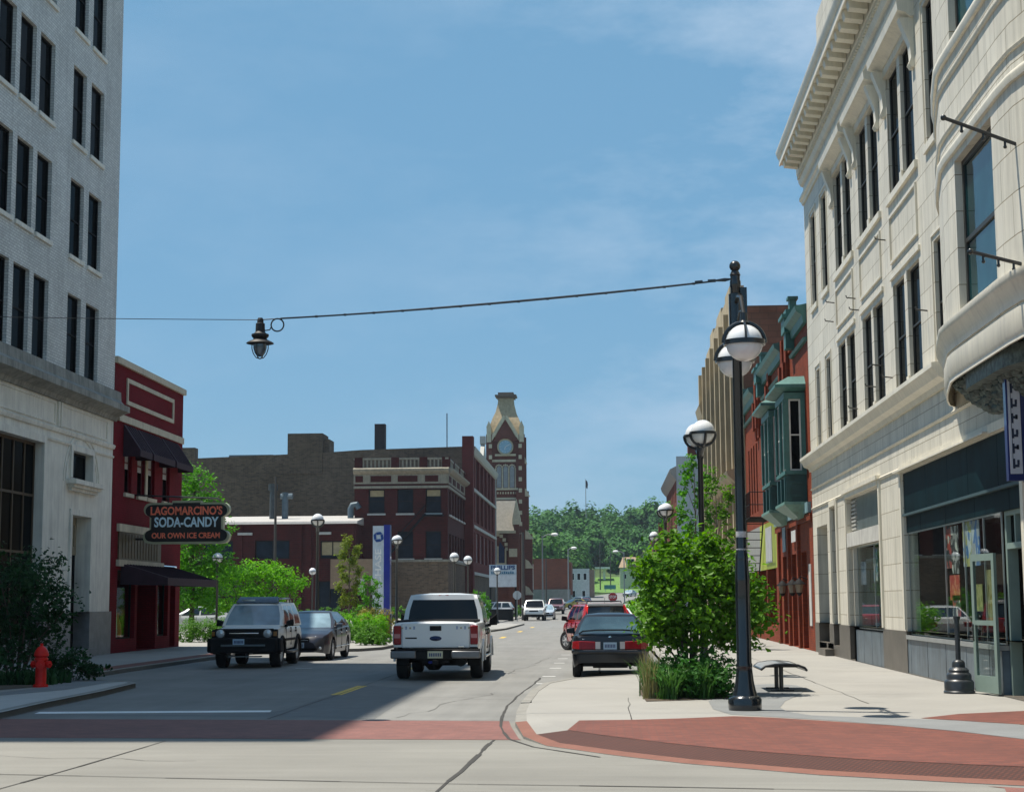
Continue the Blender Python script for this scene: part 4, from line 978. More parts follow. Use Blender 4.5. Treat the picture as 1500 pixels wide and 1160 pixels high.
mb = MB(); mb.box(8,9.4,158,159.4,14,16.6); mb.build('chimney', MATS['far_red_brick'], fb, flat=True)
mb = MB(); mb.box(6.66,26,154.1,180,14,14.15); mb.build('roof', M['blackm'], fb, flat=True)
rb = thing('low_red_building', 'low red brick building with a small chimney at the end of the right row', 'building', (6.6,190,S))
mb = MB(); mb.box(5.6,20,186,204,prof(186)-.1,8.6); mb.box(5.4,20,185.9,204.1,8.6,8.95); mb.build('wall', MATS['far_red_brick'], rb, flat=True)
mb = MB(); mb.box(6,7.2,188,189.2,8.95,10.6); mb.build('chimney', MATS['far_red_brick'], rb, flat=True)
for i in range(4):
    for z in (1.2,5): window(rb, (5.6,0,0), U, Nn, 187.5+i*4, 189.2+i*4, z, z+2, -.03, M['white'], M['pane2'], .12)

# ================================================================ corner block on the left: low front building, tall brown building
dred = brick('dark_red_brick', (.095,.016,.015), (.066,.013,.012), (.075,.026,.022), .5, .2, .025, .85, .45, bump=0, vs=.2)
brn = brick('brown_rough_brick', (.215,.15,.10), (.115,.085,.06), (.19,.14,.10), .46, .17, .022, .95, .45, bump=0, vs=.15, streak=.25)
pale = pbr('pale_cornice_stone', (.26,.235,.18), .75, var=.2, streak=.3)
lst = pbr('pale_window_sill', (.42,.41,.38), .7)
cb = thing('corner_building', 'dark red brick corner building with balustraded parapet and pale frieze', 'building', (-21.6,180,S))
Of, Uf, Nf = (0,172,0), (1,0,0), (0,-1,0); Os, Us, Ns = (-16.6,0,0), (0,1,0), (1,0,0)
fw3 = [(-25.0,-23.3),(-21.95,-20.25),(-18.95,-17.3)]
fo = [(a,b,11.1,13.65) for a, b in fw3] + [(a,b,6.35,9.2) for a, b in fw3[1:]]
so_ = [(173.4+i*3.3,175.6+i*3.3,z,z+2.6) for i in range(6) for z in (6.4,11.0)]
mb = MB(); wallgrid(mb, Of, Uf, Nf, -26.5, -16.6, 6.1, 15.4, fo, .3); wallgrid(mb, Os, Us, Ns, 172, 193, 6.1, 15.4, so_, .3)
mb.poly([(-26.5,172,0),(-26.5,193,0),(-26.5,193,15.4),(-26.5,172,15.4)]); mb.poly([(-26.5,172,15.3),(-16.6,172,15.3),(-16.6,193,15.3),(-26.5,193,15.3)])
mb.build('wall', dred, cb, flat=True)
mb = MB(); mb.box(-26.45,-16.55,171.95,193,0,6.0); mb.build('ground_storey', brn, cb, flat=True)
mb = MB()
for (o_, u_, n_, a, b) in ((Of,Uf,Nf,-26.6,-16.45),(Os,Us,Ns,171.85,193)):
    mb.ob(o_,u_,n_,a,b,.02,.2,5.98,6.22)
    mb.ob(o_,u_,n_,a,b,0,.12,13.72,13.98)
    mb.ob(o_,u_,n_,a,b,.0,.05,14.2,15.25)
    moulding(mb, o_, u_, n_, a, b, [(0,15.2),(.3,15.3),(.6,15.55),(.65,15.75),(0,15.95)])
    mb.ob(o_,u_,n_,a,b,-.25,.1,16.75,16.95)
    k = int((b-a)/.42)
    for i in range(k): mb.ob(o_,u_,n_,a+i*.42+.1,a+i*.42+.26,-.1,.04,15.95,16.75)
mb.build('pale_trim', pale, cb, flat=True)
mb = MB()
for (o_, u_, n_, L_) in ((Of,Uf,Nf,[(-26.4,-25.6),(-24.8,-22.6),(-21.9,-19.8),(-19,-17.6)]),(Os,Us,Ns,[(173,175.5),(177,180.5),(182,185.5),(187,190.5)])):
    for a, b in L_: mb.ob(o_,u_,n_,a,b,.05,.09,14.4,15.05)
for (o_, u_, n_, L_) in ((Of,Uf,Nf,[-26.5,-22.6,-19.6,-17.2]),(Os,Us,Ns,[172,178,185,191])):
    for a in L_: mb.ob(o_,u_,n_,a,a+.85,-.3,.14,15.9,17.0)
mb.build('brick_panels', dred, cb, flat=True)
for i, o in enumerate(fo): window(cb, Of, Uf, Nf, *o, .3, M['blackm'], M['pane2'], .12, rails=(.5,), blind=(.3+.2*(i%2), pbr('tan_blind', (.35,.28,.16), .8)) if i in (0,2) else None)
for o in so_: window(cb, Os, Us, Ns, *o, .3, M['blackm'], M['pane'], .12)
for (o_, u_, n_, lst_) in ((Of,Uf,Nf,fo),(Os,Us,Ns,so_)):
    for a, b, c, d in lst_:
        mb = MB(); mb.ob(o_,u_,n_,a-.12,b+.12,-.05,.15,c-.2,c-.01); mb.build('window_sill', lst, cb, flat=True)
d = MB(); d.tube([(-18.9,171.7,11.0),(-22.5,171.7,7.0)], .12, 5); d.tube([(-18.9,171.4,11.9),(-22.5,171.4,7.9)], .06, 5); d.box(-19.2,-17.0,171.0,171.94,10.75,10.9); d.build('fire_escape', M['blackm'], cb, flat=True)

tb2 = thing('tall_brown_building', 'tall brown brick building with rooftop stack and chimney behind the corner block', 'building', (-33,215,S))
mb = MB()
mb.poly([(-49.5,193,0),(-16.0,193,0),(-16.0,193,20.1),(-29,193,19.8),(-34,193,19.5),(-49.5,193,19.0)])
mb.box(-37.8,-33.6,192.9,197,17,21.85); mb.box(-33.6,-32.9,193.6,197,17,21.2)
mb.box(-50.9,-49.0,192.9,194.5,0,20.3)
mb.poly([(-49.5,193,0),(-49.5,240,0),(-49.5,240,19),(-49.5,193,19)]); mb.poly([(-49.5,240,0),(-16,240,0),(-16,240,20),(-49.5,240,19)])
mb.build('wall', brn, tb2, flat=True)
mb = MB(); mb.box(-27.45,-26.2,193.5,194.7,18,22.95); mb.build('chimney', pbr('soot_black_brick', (.03,.024,.026), .9), tb2, flat=True)
mb = MB(); mb.poly([(-49.5,193.2,18.9),(-16,193.2,19.9),(-16,240,19.9),(-49.5,240,18.9)]); mb.box(-46.5,-41,200,206,18.9,20.0); mb.build('roof', pbr('dull_roof', (.12,.14,.15), .7), tb2, flat=True)
tw = [(195+i*6.6,199.4+i*6.6,z,z+3.6) for i in range(6) for z in (6.6,11.4,15.6)]
mb = MB(); wallgrid(mb, (-15.9,0,0), Us, Ns, 193, 236, 5.2, 20.2, tw, .3); mb.box(-16.9,-15.6,192.8,194.6,0,21.3); mb.build('street_front', brick('bright_red_brick', (.17,.026,.022), (.13,.022,.02), (.12,.045,.035), .4, .15, .018, .85, .25, bump=0), tb2, flat=True)
mb = MB(); moulding(mb, (-15.9,0,0), Us, Ns, 194.6, 236.4, [(0,19.3),(.2,19.4),(.4,19.9),(.45,20.2),(0,20.4)])
for z in (5.0,10.6,15.0): mb.ob((-15.9,0,0),Us,Ns,194.6,236,0,.2,z,z+.35)
for y in (194.6,235.4): mb.ob((-15.9,0,0),Us,Ns,y,y+.7,0,.15,0,20)
mb.prism([(-16.3,212,20.5),(-16.3,214.5,22.6),(-16.3,217,20.5)], (.5,0,0)); mb.box(-16.4,-15.7,213.9,215.1,22.4,23.4)
mb.build('white_trim', pbr('white_stone_trim', (.42,.41,.37), .7, streak=.2), tb2, flat=True)
for o in tw: window(tb2, (-15.9,0,0), Us, Ns, *o, .3, M['white'] if o[2] < 7 else M['blackm'], M['pane2'], .14, mull=(.33,.66))
mb = MB(); mb.box(-16.4,-15.88,193.2,236,0,5.0); mb.build('shop_storey', brn, tb2, flat=True)
mb = MB(); mb.tube([(-19,196,19.8),(-19,196,24.4)], .06, 6); mb.build('aerial', M['blackm'], tb2)

lb = thing('low_brick_building', 'low dark red brick building with a wide white roof edge and metal vents', 'building', (-35,170,S))
lo = [(-36.2,-32.6,6.3,8.2),(-29.4,-26.9,6.3,8.1),(-41.5,-38.5,6.3,8.2),(-29.6,-27.2,1,4)]
mb = MB(); wallgrid(mb, (0,168,0), Uf, Nf, -50, -25.7, 0, 9.9, lo, .25)
for x in (-37.8,-31.6,-30.6,-26.2): mb.ob((0,168,0),Uf,Nf,x-.3,x+.3,0,.2,0,9.8)
mb.poly([(-25.7,168,0),(-25.7,190,0),(-25.7,190,9.9),(-25.7,168,9.9)]); mb.build('wall', dred, lb, flat=True)
for o in lo: window(lb, (0,168,0), Uf, Nf, *o, .25, M['blackm'], M['pane2'], .12, mull=(.5,), blind=(.8, MATS['tan_blind']) if o[0] == -29.4 else None)
mb = MB(); mb.hexa([(-50,167.4,9.85),(-25.5,167.4,9.85),(-25.5,176,9.85),(-50,176,9.85),(-50,167.5,10.1),(-25.5,167.5,10.1),(-25.5,176,11.1),(-50,176,11.1)]); mb.build('roof', pbr('white_metal_roof', (.42,.405,.38), .6, var=.08, streak=.15), lb, flat=True)
mb = MB(); mb.tube([(-35.2,172,10.6),(-35.2,172,13.9)], [.38,.34], 10); mb.tube([(-35.2,172,13.6),(-35.2,172,14.3)], .5, 10); mb.build('vent', pbr('rusty_galvanised', (.05,.06,.065), .6, .3, var=.5, scale=1.2), lb)
mb = MB(); mb.tube([(-33.9,172,10.6),(-33.9,172,13.4)], .34, 10); mb.tube([(-34.4,172,13.0),(-33.1,172,13.0)], .3, 8); mb.build('vent', pbr('blue_galvanised', (.08,.115,.14), .6, .2, var=.2), lb)
mb = MB(); mb.tube([(-26.9,172,10.6),(-26.9,172,11.6),(-26.7,172,12.0),(-26.3,172,12.1),(-26.0,172,11.6)], .33, 10); mb.build('vent', MATS['blue_galvanised'], lb)
mb = MB()
for x in (-41.5,-37.2,-29.0): mb.box(x-.75,x+.75,167.6,167.98,8.75,9.0)
mb.build('wall_light', lst, lb, flat=True)
mb = MB(); mb.box(-28.2,-22.9,167.2,167.9,3.2,6.2); mb.build('awning_wall', pbr('tan_boarding', (.24,.16,.10), .8, var=.15), lb, flat=True)

# ================================================================ church
chb = brick('church_red_brick', (.22,.065,.045), (.16,.05,.035), (.15,.075,.055), .45, .16, .02, .85, .3, bump=0, vs=.2)
cst = pbr('church_pale_stone', (.60,.52,.36), .8, var=.15)
slt = pbr('tower_roof_slate', (.42,.33,.20), .7, var=.2, streak=.2)
ch = thing('church', 'red brick church with a clock tower and a flared bell-shaped spire', 'church', (-15.2,252,prof(252)))
x0, x1, y0, y1 = -17.7, -12.7, 249.5, 254.5; bz = prof(250)
mb = MB(); mb.box(x0,x1,y0,y1,bz-1,26.9)
for (xx, yy) in ((x0,y0),(x1,y0),(x0,y1),(x1,y1)):
    mb.box(xx-.45,xx+.45,yy-.45,yy+.45,bz-1,27.2); 
for i, (z0, z1, w) in enumerate(((-1,12,1.5),(12,18.5,1.0),(18.5,23.5,.6))):
    mb.box(x1,x1+w,y0-.2,y0+.9,bz+z0,z1); mb.box(x1-.9,x1+.2,y0-w*.6,y0,bz+z0,z1)
mb.prism([(x0+.6,y0-.25,26.2),(x1-.6,y0-.25,26.2),((x0+x1)/2,y0-.25,29.6)], (0,.3,0))
mb.build('tower', chb, ch, flat=True)
mb = MB()   # flared roof in three stages
def ring(z, w): c = (x0+x1)/2; d = (y0+y1)/2; return [(c-w,d-w,z),(c+w,d-w,z),(c+w,d+w,z),(c-w,d+w,z)]
st = [(26.8,2.75),(28.2,2.55),(29.8,2.0),(30.8,1.55),(32.2,1.22),(33.0,1.15)]
rs = [ring(*q) for q in st]
for A, B in zip(rs, rs[1:]):
    for i in range(4): mb.poly([A[i],A[(i+1)%4],B[(i+1)%4],B[i]])
mb.poly(rs[-1]); mb.build('spire', slt, ch)
mb = MB(); c = ring(33.0,1.3)
mb.box(c[0][0]-.1,c[2][0]+.1,c[0][1]-.1,c[2][1]+.1,33.0,33.25); mb.box(c[0][0]-.35,c[2][0]+.35,c[0][1]-.35,c[2][1]+.35,33.25,33.5); mb.box(c[0][0]+.1,c[2][0]-.1,c[0][1]+.1,c[2][1]-.1,33.5,33.9)
mb.build('spire_cap', pbr('spire_cap_metal', (.16,.12,.09), .7), ch, flat=True)
mb = MB()
cx_, yf = (x0+x1)/2, y0-.28
for s in (-1, 1):
    mb = MB(); mb.hexa([(cx_+s*2.7,yf-.15,26.0),(cx_+s*2.2,yf-.15,26.0),(cx_+s*2.2,yf+.3,26.0),(cx_+s*2.7,yf+.3,26.0),(cx_+s*.25,yf-.15,30.2),(cx_-s*.1,yf-.15,29.7),(cx_-s*.1,yf+.3,29.7),(cx_+s*.25,yf+.3,30.2)])
    mb.box(cx_+s*2.5-.35,cx_+s*2.5+.35,yf-.2,yf+.5,26.0,28.3); mb.prism([(cx_+s*2.5-.4,yf-.25,28.3),(cx_+s*2.5+.4,yf-.25,28.3),(cx_+s*2.5,yf-.25,29.3)], (0,.8,0)); mb.build('gable_coping', cst, ch, flat=True)
mb = MB()
for z, a, b in ((18.7,-1.9,1.9),(23.9,-1.6,1.6)): mb.box(cx_+a,cx_+b,y0-.25,y0-.001,z,z+.3)
for i in range(4):
    xx = cx_-1.5+i; mb.box(xx-.08,xx+.08,y0-.14,y0-.002,19,22.0)
for i in range(3):
    xx = cx_-1+i
    for k in range(7):
        t = math.pi*k/6; mb.box(xx+.5*math.cos(t)-.1,xx+.5*math.cos(t)+.1,y0-.16,y0-.004,22+.55*math.sin(t)-.1,22+.55*math.sin(t)+.1)
for i in range(9): mb.box(cx_-1.7+i*.4,cx_-1.5+i*.4,y0-.1,y0-.003,18.1,18.4)
for z in (12.2,17.2,23.0): mb.box(x0-.05,x1+.05,y0-.12,y0-.002,z,z+.35)
for k in range(14):
    for xx in (x0,x1-.45): mb.box(xx-.02,xx+.47,y0-.62,y0-.44,3+k*1.7,3.6+k*1.7)
mb.build('stone_trim', cst, ch, flat=True)
for z, w in ((11.9,1.6),(18.4,1.1),(23.4,.7),(7.5,1.6),(3.5,1.6)):
    mb = MB(); mb.hexa([(x1-.1,y0-.3,z-.7),(x1+w+.1,y0-.3,z-.7),(x1+w+.1,y0+1,z-.7),(x1-.1,y0+1,z-.7),(x1-.1,y0-.3,z+1.0),(x1+w*.6,y0-.3,z+.4),(x1+w*.6,y0+1,z+.4),(x1-.1,y0+1,z+1.0)]); mb.build('buttress_cap', cst, ch, flat=True)
mb = MB()
for i in range(3):
    xx = cx_-1+i; mb.box(xx-.34,xx+.34,y0-.06,y0-.004,19.1,22.1); mb.prism([(xx-.34,y0-.06,22.1),(xx+.34,y0-.06,22.1),(xx,y0-.06,22.5)], (0,.05,0))
mb.build('louvre', pbr('belfry_louvre', (.30,.31,.31), .7), ch, flat=True)
mb = MB(); mb.lathe([(1.25,0),(1.25,.2),(1.02,.24),(1.0,.12)], (cx_,y0-.50,25.3), 24, axis='y'); ck = mb.build('clock_rim', cst, ch)
mb = MB(); mb.lathe([(.001,0),(1.01,0),(1.01,.1),(.001,.1)], (cx_,y0-.36,25.3), 24, axis='y'); mb.build('clock_face', pbr('clock_face_blue', (.28,.45,.55), .4), ck)
mb = MB()
for k in range(12):
    t = 2*math.pi*k/12; mb.box(cx_+.82*math.sin(t)-.05,cx_+.82*math.sin(t)+.05,y0-.40,y0-.37,25.3+.82*math.cos(t)-.05,25.3+.82*math.cos(t)+.05)
mb.tube([(cx_,y0-.42,25.3),(cx_+.62,y0-.42,25.62)], .05, 5); mb.tube([(cx_,y0-.42,25.3),(cx_-.1,y0-.42,24.85)], .06, 5); mb.build('clock_hands', M['white'], ck, flat=True)
# nave gable beside the tower
mb = MB(); mb.box(-24,-13.6,244.4,249.4,bz-1,12.2); mb.box(-13.6,-12.9,243.9,245,bz-1,13.2); mb.box(-14.6,-13.6,244.0,244.4,bz-1,12.2); mb.build('nave', chb, ch, flat=True)
mb = MB(); mb.hexa([(-24,243.9,12.1),(-13.5,243.9,12.1),(-13.5,249.4,12.1),(-24,249.4,12.1),(-24,246.8,16.9),(-13.5,246.8,16.9),(-13.5,249.4,16.9),(-24,249.4,16.9)]); mb.build('nave_roof', pbr('grey_nave_roof', (.23,.22,.19), .8, streak=.2), ch, flat=True)
mb = MB(); mb.box(-24,-13.4,243.8,244.0,11.9,12.3)
for s in (-1, 1): mb.box(-16.1+s*1.15-.12,-16.1+s*1.15+.12,244.2,244.39,4.6,9.6)
mb.box(-16.2,-16.0,244.2,244.39,4.6,10.0); mb.box(-17.3,-14.9,244.15,244.39,6.9,7.5); mb.box(-17.4,-14.8,244.15,244.39,4.3,4.6)
for k in range(9):
    t = math.pi*k/8; xx, zz = -16.1+1.35*math.cos(t), 9.6+1.9*math.sin(t)*(1-.12*math.cos(2*t)); mb.box(xx-.24,xx+.24,244.1,244.39,zz-.24,zz+.24)
mb.box(-13.9,-12.7,243.7,245.2,13.2,14.0); mb.prism([(-13.9,243.7,14),(-12.7,243.7,14),(-13.3,243.7,17.0)], (0,1.5,0)); mb.box(-14.4,-13.2,243.5,244.3,8.4,9.6); 
mb.build('nave_trim', cst, ch, flat=True)
mb = MB()
for s in (-1, 1): mb.box(-16.1+s*.55-.42,-16.1+s*.55+.42,244.3,244.39,7.5,9.7); mb.prism([(-16.1+s*.55-.42,244.3,9.7),(-16.1+s*.55+.42,244.3,9.7),(-16.1+s*.3,244.3,10.7)], (0,.08,0)); mb.box(-16.1+s*.55-.42,-16.1+s*.55+.42,244.3,244.39,4.6,6.9)
mb.build('nave_window', pbr('leaded_blue_glass', (.02,.035,.09), .2), ch, flat=True)

# ================================================================ buildings at the end of the street
rf = thing('plain_red_building', 'plain red brick building with windowless side past the church', 'building', (-11,305,prof(305)))
mb = MB(); mb.box(-13.3,-7.1,300,312,4.0,9.3); mb.box(-7.1,-6.4,300.3,312,3,8.9); mb.box(-13.4,-7.0,299.9,312,9.3,9.55); mb.build('wall', brick('rust_red_brick', (.27,.085,.05), (.22,.07,.045), (.18,.08,.06), .5, .18, .02, .85, .2, bump=0), rf, flat=True)
mb = MB(); mb.box(-13.8,-6.6,299.6,312,.5,4.0); mb.build('plinth', pbr('grey_plinth', (.22,.22,.2), .9), rf, flat=True)
mb = MB(); mb.box(-15.4,-13.3,301,312,2,8.6); wf = mb.build('white_annexe', M['white'], rf, flat=True)
window(rf, (0,301,0), (1,0,0), (0,-1,0), -14.9, -14.3, 5.4, 7.2, -.05, M['white'], M['pane'], .08); window(rf, (0,301,0), (1,0,0), (0,-1,0), -14.1, -13.6, 5.4, 7.2, -.05, M['white'], M['pane'], .08)
wh = thing('white_shop', 'small white fronted shop with dark windows beside the lawn', 'building', (-4.6,345,prof(345)))
mb = MB(); mb.box(-8.0,-3.6,345,356,1,8.6); mb.build('wall', pbr('white_brick', (.55,.55,.53), .7), wh, flat=True)
mb = MB(); mb.box(-3.6,-2.6,345.5,356,1,8.4); mb.build('side_wall', pbr('brown_side', (.25,.17,.12), .8), wh, flat=True)
for a, c in ((-7.5,6.2),(-6.2,6.2),(-4.9,6.2),(-7.3,2.6),(-5.2,2.6)): window(wh, (0,345,0), (1,0,0), (0,-1,0), a, a+.8, c, c+1.5, -.05, M['white'], M['pane'], .1)
hs = thing('cream_house', 'cream two storey house with tan gabled roof above the lawn', 'house', (7,424,ground(7,424)))
gz = 6.4
mb = MB(); mb.box(3.4,8.2,420,428,gz-1.5,10.4); mb.box(8.2,12.0,419,428,gz-1.5,12.2); mb.prism([(8.2,419,12.2),(12.0,419,12.2),(10.1,419,14.6)], (0,9,0)); mb.build('wall', pbr('cream_siding', (.56,.53,.44), .7), hs, flat=True)
mb = MB(); mb.hexa([(3.1,419.5,10.3),(8.3,419.5,10.3),(8.3,428,10.3),(3.1,428,10.3),(4.2,422.5,13.0),(8.3,422.5,13.0),(8.3,425,13.0),(4.2,425,13.0)]); mb.hexa([(7.9,418.6,12.1),(8.3,418.6,12.0),(8.3,428,12.0),(7.9,428,12.1),(9.9,418.6,14.9),(10.1,418.6,14.6),(10.1,428,14.6),(9.9,428,14.9)]); mb.hexa([(12.3,418.6,12.1),(11.9,418.6,12.0),(11.9,428,12.0),(12.3,428,12.1),(10.3,418.6,14.9),(10.1,418.6,14.6),(10.1,428,14.6),(10.3,428,14.9)]); mb.build('roof', pbr('tan_shingles', (.33,.24,.15), .8), hs, flat=True)
mb = MB(); mb.box(5,7.2,419.6,421,11.0,12.3); mb.build('dormer', MATS['cream_siding'], hs, flat=True)
for a, c, o_ in ((5.2,11.2,419.6),(6.2,11.2,419.6),(9.6,10.0,419),(9.6,7.0,419),(4.2,7.4,420),(6.4,7.4,420)): window(hs, (0,o_,0), (1,0,0), (0,-1,0), a, a+.9, c, c+1.3, -.05, M['white'], M['pane'], .1)
sh = thing('lawn_shelter', 'small white flat-roofed shelter at the top of the lawn', 'shelter', (-2,440,9))
z = ground(-2,440)
mb = MB(); mb.box(-3.2,.9,438,442,z+3.0,z+3.5); mb.build('roof', M['white'], sh, flat=True)
mb = MB(); mb.box(-.9,-.3,439.7,440.3,z-.3,z+3.0); mb.build('post', M['white'], sh, flat=True)
mb = MB(); mb.box(-3.3,-3.0,439.8,440.2,z-.3,z+3.0); mb.build('post', M['white'], sh, flat=True)
# lawn and its low blue board
lw = MB(); xsL = [-14,-10,-6,-2,2,6,10,14]; ysL = [388,395,402,409,416,423,430,437,444]
lw.v = [(x, y, ground(x,y)+.12) for x in xsL for y in ysL]
for i in range(len(xsL)-1):
    for j in range(len(ysL)-1): lw.f.append((i*9+j,(i+1)*9+j,(i+1)*9+j+1,i*9+j+1)); lw.m.append(0)
structure(lw.build('lawn', pbr('bright_lawn', (.09,.19,.03), .9, var=.15, scale=.3)))
bb = thing('lawn_board', 'low blue board standing on the bright lawn', 'sign', (1,398,4.2)); z = ground(1,398)
mb = MB(); mb.box(-.6,2.2,398,398.1,z+.7,z+1.7); mb.build('board', pbr('board_blue', (.06,.22,.32), .6, var=.4, scale=3), bb, flat=True)
mb = MB(); mb.box(-.4,-.25,398.1,398.2,z-.1,z+1.5); mb.build('post', M['white'], bb, flat=True)
mb = MB(); mb.box(1.9,2.05,398.1,398.2,z-.1,z+1.5); mb.build('post', M['white'], bb, flat=True)
fp = thing('flagpole', 'tall flagpole on the hilltop with a small dark flag', 'flagpole', (-6,500,ground(-6,500))); z = ground(-6,500)
mb = MB(); mb.tube([(-6,500,z-.2),(-6,500,38.9)], [.16,.08], 6); mb.build('pole', pbr('grey_pole', (.3,.3,.3), .5), fp)
mb = MB(); mb.poly([(-6,500,38.6),(-5.5,500.1,38.2),(-5.3,500,37.2),(-5.5,500.1,35.8),(-6,500,36.4)]); mb.prism([(-6,500,38.6),(-5.5,500,38.2),(-5.3,500,37.2),(-5.5,500,35.8),(-6,500,36.4)], (0,.04,0)); mb.build('flag', pbr('dark_flag', (.05,.03,.05), .8), fp)

# ================================================================ signs and poles down the left side
pg = thing('business_sign', 'white signboard on posts lettered PHILLIPS in blue before the church', 'sign', (-10.1,160,S))
mb = MB(); mb.box(-11.4,-8.75,160,160.25,3.2,5.35); mb.build('board', pbr('sign_pale_blue', (.42,.50,.56), .5), pg, flat=True)
mb = MB(); mb.box(-11.4,-8.75,159.97,159.995,3.2,4.35); mb.build('message_panel', pbr('message_white', (.52,.55,.58), .5), pg, flat=True)
t1 = text('PHILLIPS', .6, pbr('sign_blue', (.01,.05,.16), .5), (-10.07,159.97,5.05), (R(90),0,0), pg, .01, off=.02); fit(t1, 2.35, .42)
mb = MB()
for k in range(11): mb.box(-11.2+k*.205,-11.2+k*.205+.13,159.96,159.99,4.45+.02*(k%2),4.70-.03*(k%3))
mb.box(-11.2,-8.95,159.96,159.985,4.46,4.49); mb.build('worn_lettering', pbr('sign_teal', (.03,.15,.25), .5), pg, flat=True)
for x in (-11.3,-8.85):
    mb = MB(); mb.box(x-.08,x+.08,160.26,160.42,0,5.3); mb.build('post', M['blackm'], pg, flat=True)
cs = thing('bank_pylon', 'slim bank pylon sign with blue side and silver face lettered CHASE', 'sign', (-12,88,S))
mb = MB(); mb.box(-12.55,-11.95,88.0,88.55,S,5.85); mb.build('face_panel', pbr('pylon_silver', (.58,.66,.74), .4, 0), cs, flat=True)
mb = MB(); mb.box(-11.95,-11.62,87.98,88.6,S,5.9); mb.build('blue_side', pbr('pylon_blue', (.015,.03,.30), .3, coat=.4), cs, flat=True)
t1 = text('CHASE', .5, pbr('letter_white', (.86,.88,.9), .5), (-12.24,87.985,3.65), (R(90),R(-90),0), cs, .008, off=.012); fit(t1, 1.9, .34)
mb = MB()
for k in range(4):
    q = []; a = R(90*k+8)
    pts = [(.09,.09),(.27,.09),(.27,-.02),(.16,-.09+.0)]
    pts = [(-.10,.26),(.14,.26),(.25,.12),(-.10,.12)]
    mb.prism([(-12.24+x*math.cos(a)-z*math.sin(a), 87.99, 5.25+x*math.sin(a)+z*math.cos(a)) for x, z in pts], (0,-.012,0))
mb.build('emblem', pbr('emblem_blue', (.01,.07,.30), .4), cs, flat=True)
def pole(name, label, x, y, h, r, cat='pole', head=None, arm=0):
    t = thing(name, label, cat, (x,y,prof(y)))
    m = MB(); m.tube([(x,y,prof(y)-.1),(x,y,h)], [r, r*.7], 8); m.build('pole', pbr('weathered_pole', (.06,.055,.05), .8) if not head else pbr('grey_metal_pole', (.22,.24,.25), .5), t)
    if head:
        m = MB(); m.tube([(x,y,h-.2),(x+arm*.5,y,h+.15),(x+arm,y,h+.2)], .06, 6); m.build('arm', MATS['grey_metal_pole'], t)
        m = MB(); m.sphere((x+arm*1.25,y,h+.15), .55, 10, sz=.45); m.build('lamp_head', M['white'], t)
    return t
pole('utility_pole', 'dark wooden utility pole by the stop sign and church', -8.0, 158, 8.4, .18)
pole('light_pole', 'tall dark light pole behind the bushy tree', -20.3, 100, 9.5, .10)
pole('street_light', 'far street light with white head before the plain red building', -9.0, 232, 11.0, .12, 'street light', True, 1.4)
pole('street_light', 'farther street light with white head level with the wooded hill foot', -6.6, 285, 10.8, .12, 'street light', True, .8)
pole('street_light', 'far street light rising beside the cream house', 3.2, 300, 10.6, .12, 'street light', True, -1.2)
pole('utility_pole', 'thin pole standing before the wooded hill', -1.6, 415, 16.5, .16)
pole('utility_pole', 'one of a close pair of thin poles left of the cream house', 1.0, 415, 15.5, .14)
pole('utility_pole', 'thin grey pole in front of the plain red building', -9.6, 262, 8.6, .12)
def stop(x, y, z, facing, label, mat_f):
    t = thing('stop_sign', label, 'stop sign', (x,y,prof(y)))
    m = MB(); m.tube([(x,y+.05*facing,0),(x,y+.05*facing,z+.3)], .035, 6); m.build('post', MATS['grey_metal_pole'], t)
    oc = [(x+.41*math.cos(R(22.5+45*k)), y, z+.41*math.sin(R(22.5+45*k))) for k in range(8)]
    m = MB(); m.prism(oc, (0,.02*facing,0)); p = m.build('plate', mat_f, t, flat=True)
    if facing > 0:
        oc2 = [(x+(a[0]-x)*.93, y-.004, z+(a[2]-z)*.93) for a in oc]
        m = MB(); m.prism(oc2, (0,.003,0)); m.build('red_field', pbr('stop_red', (.34,.012,.016), .4), p, flat=True)
        o = text('STOP', .3, M['white'], (x,y-.012,z), (R(90),0,0), t, .004, off=.006); fit(o, .56, .24)
    return t
stop(.5, 138, 2.1, 1, 'red stop sign facing the camera above the parked cars', M['white'])
stop(-8.15, 150, 2.35, -1, 'pale back of a stop sign at the far left corner', pbr('sign_back', (.45,.47,.48), .5, .3))
